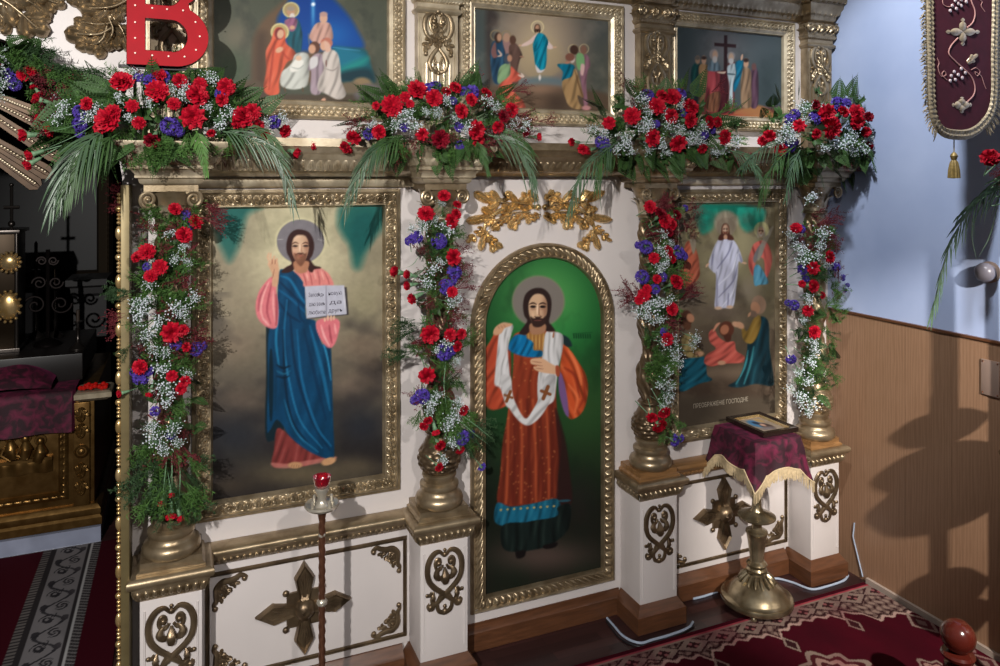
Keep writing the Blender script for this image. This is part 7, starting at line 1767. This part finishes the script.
# tabernacle, candlestick, scroll candelabrum
t=thing('tabernacle','small glinting gold tabernacle on the dark altar at the left edge','tabernacle',None,(-1.08,5.95,.97))
TY=5.85
def tq(a,b,Y=TY): p=atY(a,b,Y); return p
x0_,x1_=tq(-40,300).x,tq(17,300).x; zb_,zt_=1.153,tq(0,232).z
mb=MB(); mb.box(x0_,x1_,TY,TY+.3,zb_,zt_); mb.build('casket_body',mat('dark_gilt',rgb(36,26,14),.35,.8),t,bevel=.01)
mb=MB(); 
for z in (zb_,zt_): mb.box(x0_-.02,x1_+.02,TY-.03,TY+.32,z-.012,z+.012)
mb.tube([(x1_,TY-.01,zb_),(x1_,TY-.01,zt_)],.014,8); mb.build('gilt_edging',M_ds,t,bevel=.004)
for (a,b,rx,rz) in ((10,256+3,9,9),(9,306,10,14)):
    mb=MB(); P=tq(a,b if b>300 else 262); s=(P.x*SA+TY*CA)/FOC
    mb.ball((P.x,TY-.01,P.z),1,18,12,(rx*s,.03,rz*s))
    for k in range(14): mb.ball((P.x+rx*1.1*s*math.cos(k*PI/7),TY-.03,P.z+rz*1.1*s*math.sin(k*PI/7)),.011,8,6)
    mb.build('oval_medallion',M_goldb,t)
P=tq(10,232); mb=MB(); mb.tube([(P.x,TY+.05,zt_),(P.x,TY+.05,zt_+.30)],.010,8); mb.tube([(P.x-.045,TY+.05,zt_+.16),(P.x+.045,TY+.05,zt_+.16)],.012,8); mb.ball((P.x,TY+.05,zt_+.05),.022,10,7); mb.ball((P.x,TY+.05,zt_+.31),.014,10,7); mb.build('top_cross',M_ds,t)
shift_children(t)
def cstick(label,a,ytop,ybot,Y):
    P=atY(a,ybot,Y); zt=atY(a,ytop,Y).z; zb=1.141; h=zt-zb
    t=thing('candlestick',label,'candlestick',None,(P.x,Y,zb))
    mb=MB(); mb.lathe([(.001,0),(.05,0),(.052,.012),(.03,.03),(.012,.05),(.016,h*.3),(.010,h*.34),(.012,h*.62),(.018,h*.66),(.010,h*.7),(.012,h*.84),(.028,h*.88),(.028,h*.9),(.001,h*.9)],(0,0,0),20); mb.build('stem',M_ds,t,angle=40)
    mb=MB(); mb.lathe([(.001,h*.9),(.011,h*.9),(.011,h*1.25),(.001,h*1.28)],(0,0,0),12); mb.build('candle',M_dwax,t)
cstick('slim silver candlestick on the right part of the dark altar',78,318,346,5.75)
cstick('slim silver candlestick behind the scrolled candelabrum, left one',36,262,345,6.3)
cstick('slim silver candlestick behind the scrolled candelabrum, right one',56,282,345,6.25)
P=atY(48,345,6.0); t=thing('candelabrum','dark scrolled metal candelabrum on the altar beyond the doorway','candelabrum',None,(P.x,6.0,1.141))
mb=MB(); mb.box(-1.95,-.60,5.62,6.5,.966,1.14); tag(mb.build('altar_shelf',mat('ebony_shelf',rgb(22,17,16),.4),None,bevel=.006),'low dark wooden shelf on the altar under the candlesticks','shelf')
mb=MB(); sc=(P.x*SA+6.0*CA)/FOC
mb.tube([(0,0,0),(0,0,95*sc)],.014,8); mb.lathe([(.001,0),(.09,0),(.08,.02),(.02,.05)],(0,0,0),20)
for s in (-1,1):
    for k,(r,z) in enumerate(((20,40),(13,62),(9,84))):
        S_=spiral(s*r*.55*sc,z*sc,.01,r*.5*sc,0 if s<0 else PI,1.5,30); mb.tube([(q[0],-.01*k,q[1]) for q in S_],.008,6)
mb.build('scrollwork',mat('dark_metal',rgb(48,42,41),.3,.9),t)
# big dark painting on the sanctuary wall
YB=7.6
M_dkfr=mat('dark_gilt_frame',rgb(58,48,36),.4,.7)
f0=atY(98,277,YB); x1_=f0.x; z0_=f0.z
t=thing('framed_painting','large nearly black framed painting hanging beyond the open doorway','painting',None,(x1_-.9,YB,z0_))
mb=MB(); frame_rect(mb,x1_-2.2,x1_+.12,z0_-.06,3.6,.13,YB,[(0,.02),(.2,.06),(.35,.03),(.6,.04),(.85,.05),(1,.01)],p_bead,(.1,.3),.02,.05,6,8); mb.build('frame',M_dkfr,t,angle=45)
mb=MB(); mb.box(x1_-2.1,x1_,YB-.012,YB,z0_+.05,3.5); mb.build('canvas',mat('dark_canvas',rgb(12,13,17),.5,var=.5,vscale=1.5),t,smooth=False)
mb=MB(); mb.box(x1_-2.1,x1_,YB,7.999,z0_+.3,z0_+.4); mb.build('wall_bracket',M_black,t,smooth=False)
shift_children(t)
P=atY(87,285,7.0); s=(P.x*SA+7.0*CA)/FOC
t=thing('pillar','dark grey pillar with moulded top beyond the open doorway','pillar',None,(P.x,7.0,0))
M_pil=mat('grey_pillar',rgb(38,36,37),.6,var=.2)
mb=MB(); block(mb,P.x,.10,7.0,7.4,[(.0,P.z-.09),(.015,P.z-.07),(.02,P.z-.02),(.05,P.z),(.05,P.z+.05)],{},sides=('L','F','R')); mb.build('moulded_top',M_pil,t,angle=30)
mb=MB(); block(mb,P.x+.02,.12,7.02,7.4,[(.03,0),(.03,.12),(0,.14),(0,P.z-.0905)],{},sides=('L','F','R')); mb.build('shaft',M_pil,t,angle=30); shift_children(t)
# sunburst rays in the arch of the doorway
t=thing('sunburst','gilt sunburst rays with beaded carving in the arched doorway','sunburst',None,(-.95,3.5,3.0))
RY=3.62
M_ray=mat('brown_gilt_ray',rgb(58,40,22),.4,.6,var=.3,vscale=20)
for (a,b,c_,d,w0) in ((-30,86,36,112,.020),(-30,100,60,160,.026),(-30,128,52,176,.030),(-20,145,40,187,.030),(-30,90,48,130,.015)):
    A=atY(a,b,RY); B=atY(c_,d,RY); d_=(B-A); d_.normalize(); nrm=Vector((-d_.z,0,d_.x))
    mb=MB(); G=[]
    for k in np.linspace(0,1,14):
        c0=A+(B-A)*k; w=w0*(.7+.5*k) if k<.97 else w0*.5
        G.append([tuple(c0+nrm*w*q-Vector((0,h,0))) for q,h in ((-1,0),(-.9,.012),(-.3,.012),(-.2,.022),(.2,.022),(.3,.012),(.9,.012),(1,0))])
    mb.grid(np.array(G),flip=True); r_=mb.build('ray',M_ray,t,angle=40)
    mb=MB()
    for k in np.linspace(.35,.92,16): c0=A+(B-A)*k; mb.ball((c0.x+nrm.x*w0*.1,RY-.024,c0.z+nrm.z*w0*.1),.0055,6,5)
    mb.build('bead_row',M_goldl,r_)
shift_children(t)

# ================================================================ light, world, camera
w=bpy.data.worlds.new('nave'); scene.world=w; w.use_nodes=True
nt=w.node_tree; bg=nt.nodes['Background']; tc=nt.nodes.new('ShaderNodeTexCoord'); sp=nt.nodes.new('ShaderNodeSeparateXYZ'); cr=nt.nodes.new('ShaderNodeValToRGB')
mr=nt.nodes.new('ShaderNodeMapRange'); mr.inputs['From Min'].default_value=-1; mr.inputs['From Max'].default_value=1
nt.links.new(tc.outputs['Generated'],sp.inputs['Vector']); nt.links.new(sp.outputs['Z'],mr.inputs['Value']); nt.links.new(mr.outputs['Result'],cr.inputs['Fac'])
cr.color_ramp.elements[0].position=.3; cr.color_ramp.elements[0].color=(.10,.085,.08,1); cr.color_ramp.elements[1].position=.75; cr.color_ramp.elements[1].color=(.50,.50,.53,1)
nt.links.new(cr.outputs['Color'],bg.inputs['Color']); bg.inputs['Strength'].default_value=.22
def spot(name,loc,target,power,radius,angle=None,blend=.3,color=(1,1,1)):
    l=bpy.data.lights.new(name,'SPOT' if angle else 'POINT'); l.energy=power; l.shadow_soft_size=radius; l.color=color
    if angle: l.spot_size=math.radians(angle); l.spot_blend=blend
    o=bpy.data.objects.new(name,l); COL.objects.link(o); o.location=loc
    o.rotation_euler=(Vector(target)-Vector(loc)).to_track_quat('-Z','Y').to_euler(); return o
spot('lamp_key',(-1.6,-1.6,3.6),(.50,3.4,1.85),1050,.04,52,.6,color=(1,.97,.93))
spot('lamp_fill',(1.0,-1.0,3.3),(.6,3.4,1.6),200,.035,44,.5,(1,.95,.9))
spot('lamp_wall',(2.0,1.9,4.2),(3.595,2.85,2.4),290,.05,54,.6,(.96,.98,1))
spot('lamp_panelling',(2.2,-.5,3.0),(3.595,2.32,.80),980,.035,38,.5,(1,.93,.85))
cam=bpy.data.cameras.new('camera'); co=bpy.data.objects.new('camera',cam); COL.objects.link(co)
co.location=(0,0,EYE); co.rotation_euler=(PI/2,0,-YAW); cam.sensor_width=36; cam.lens=FOC/1000*36; cam.shift_y=-(333-HOR)/1000; cam.clip_start=.05
scene.camera=co
scene.view_settings.view_transform='Standard'; scene.view_settings.look='None'; scene.view_settings.gamma=1; scene.view_settings.exposure=0.08
scene.view_settings.use_curve_mapping=False
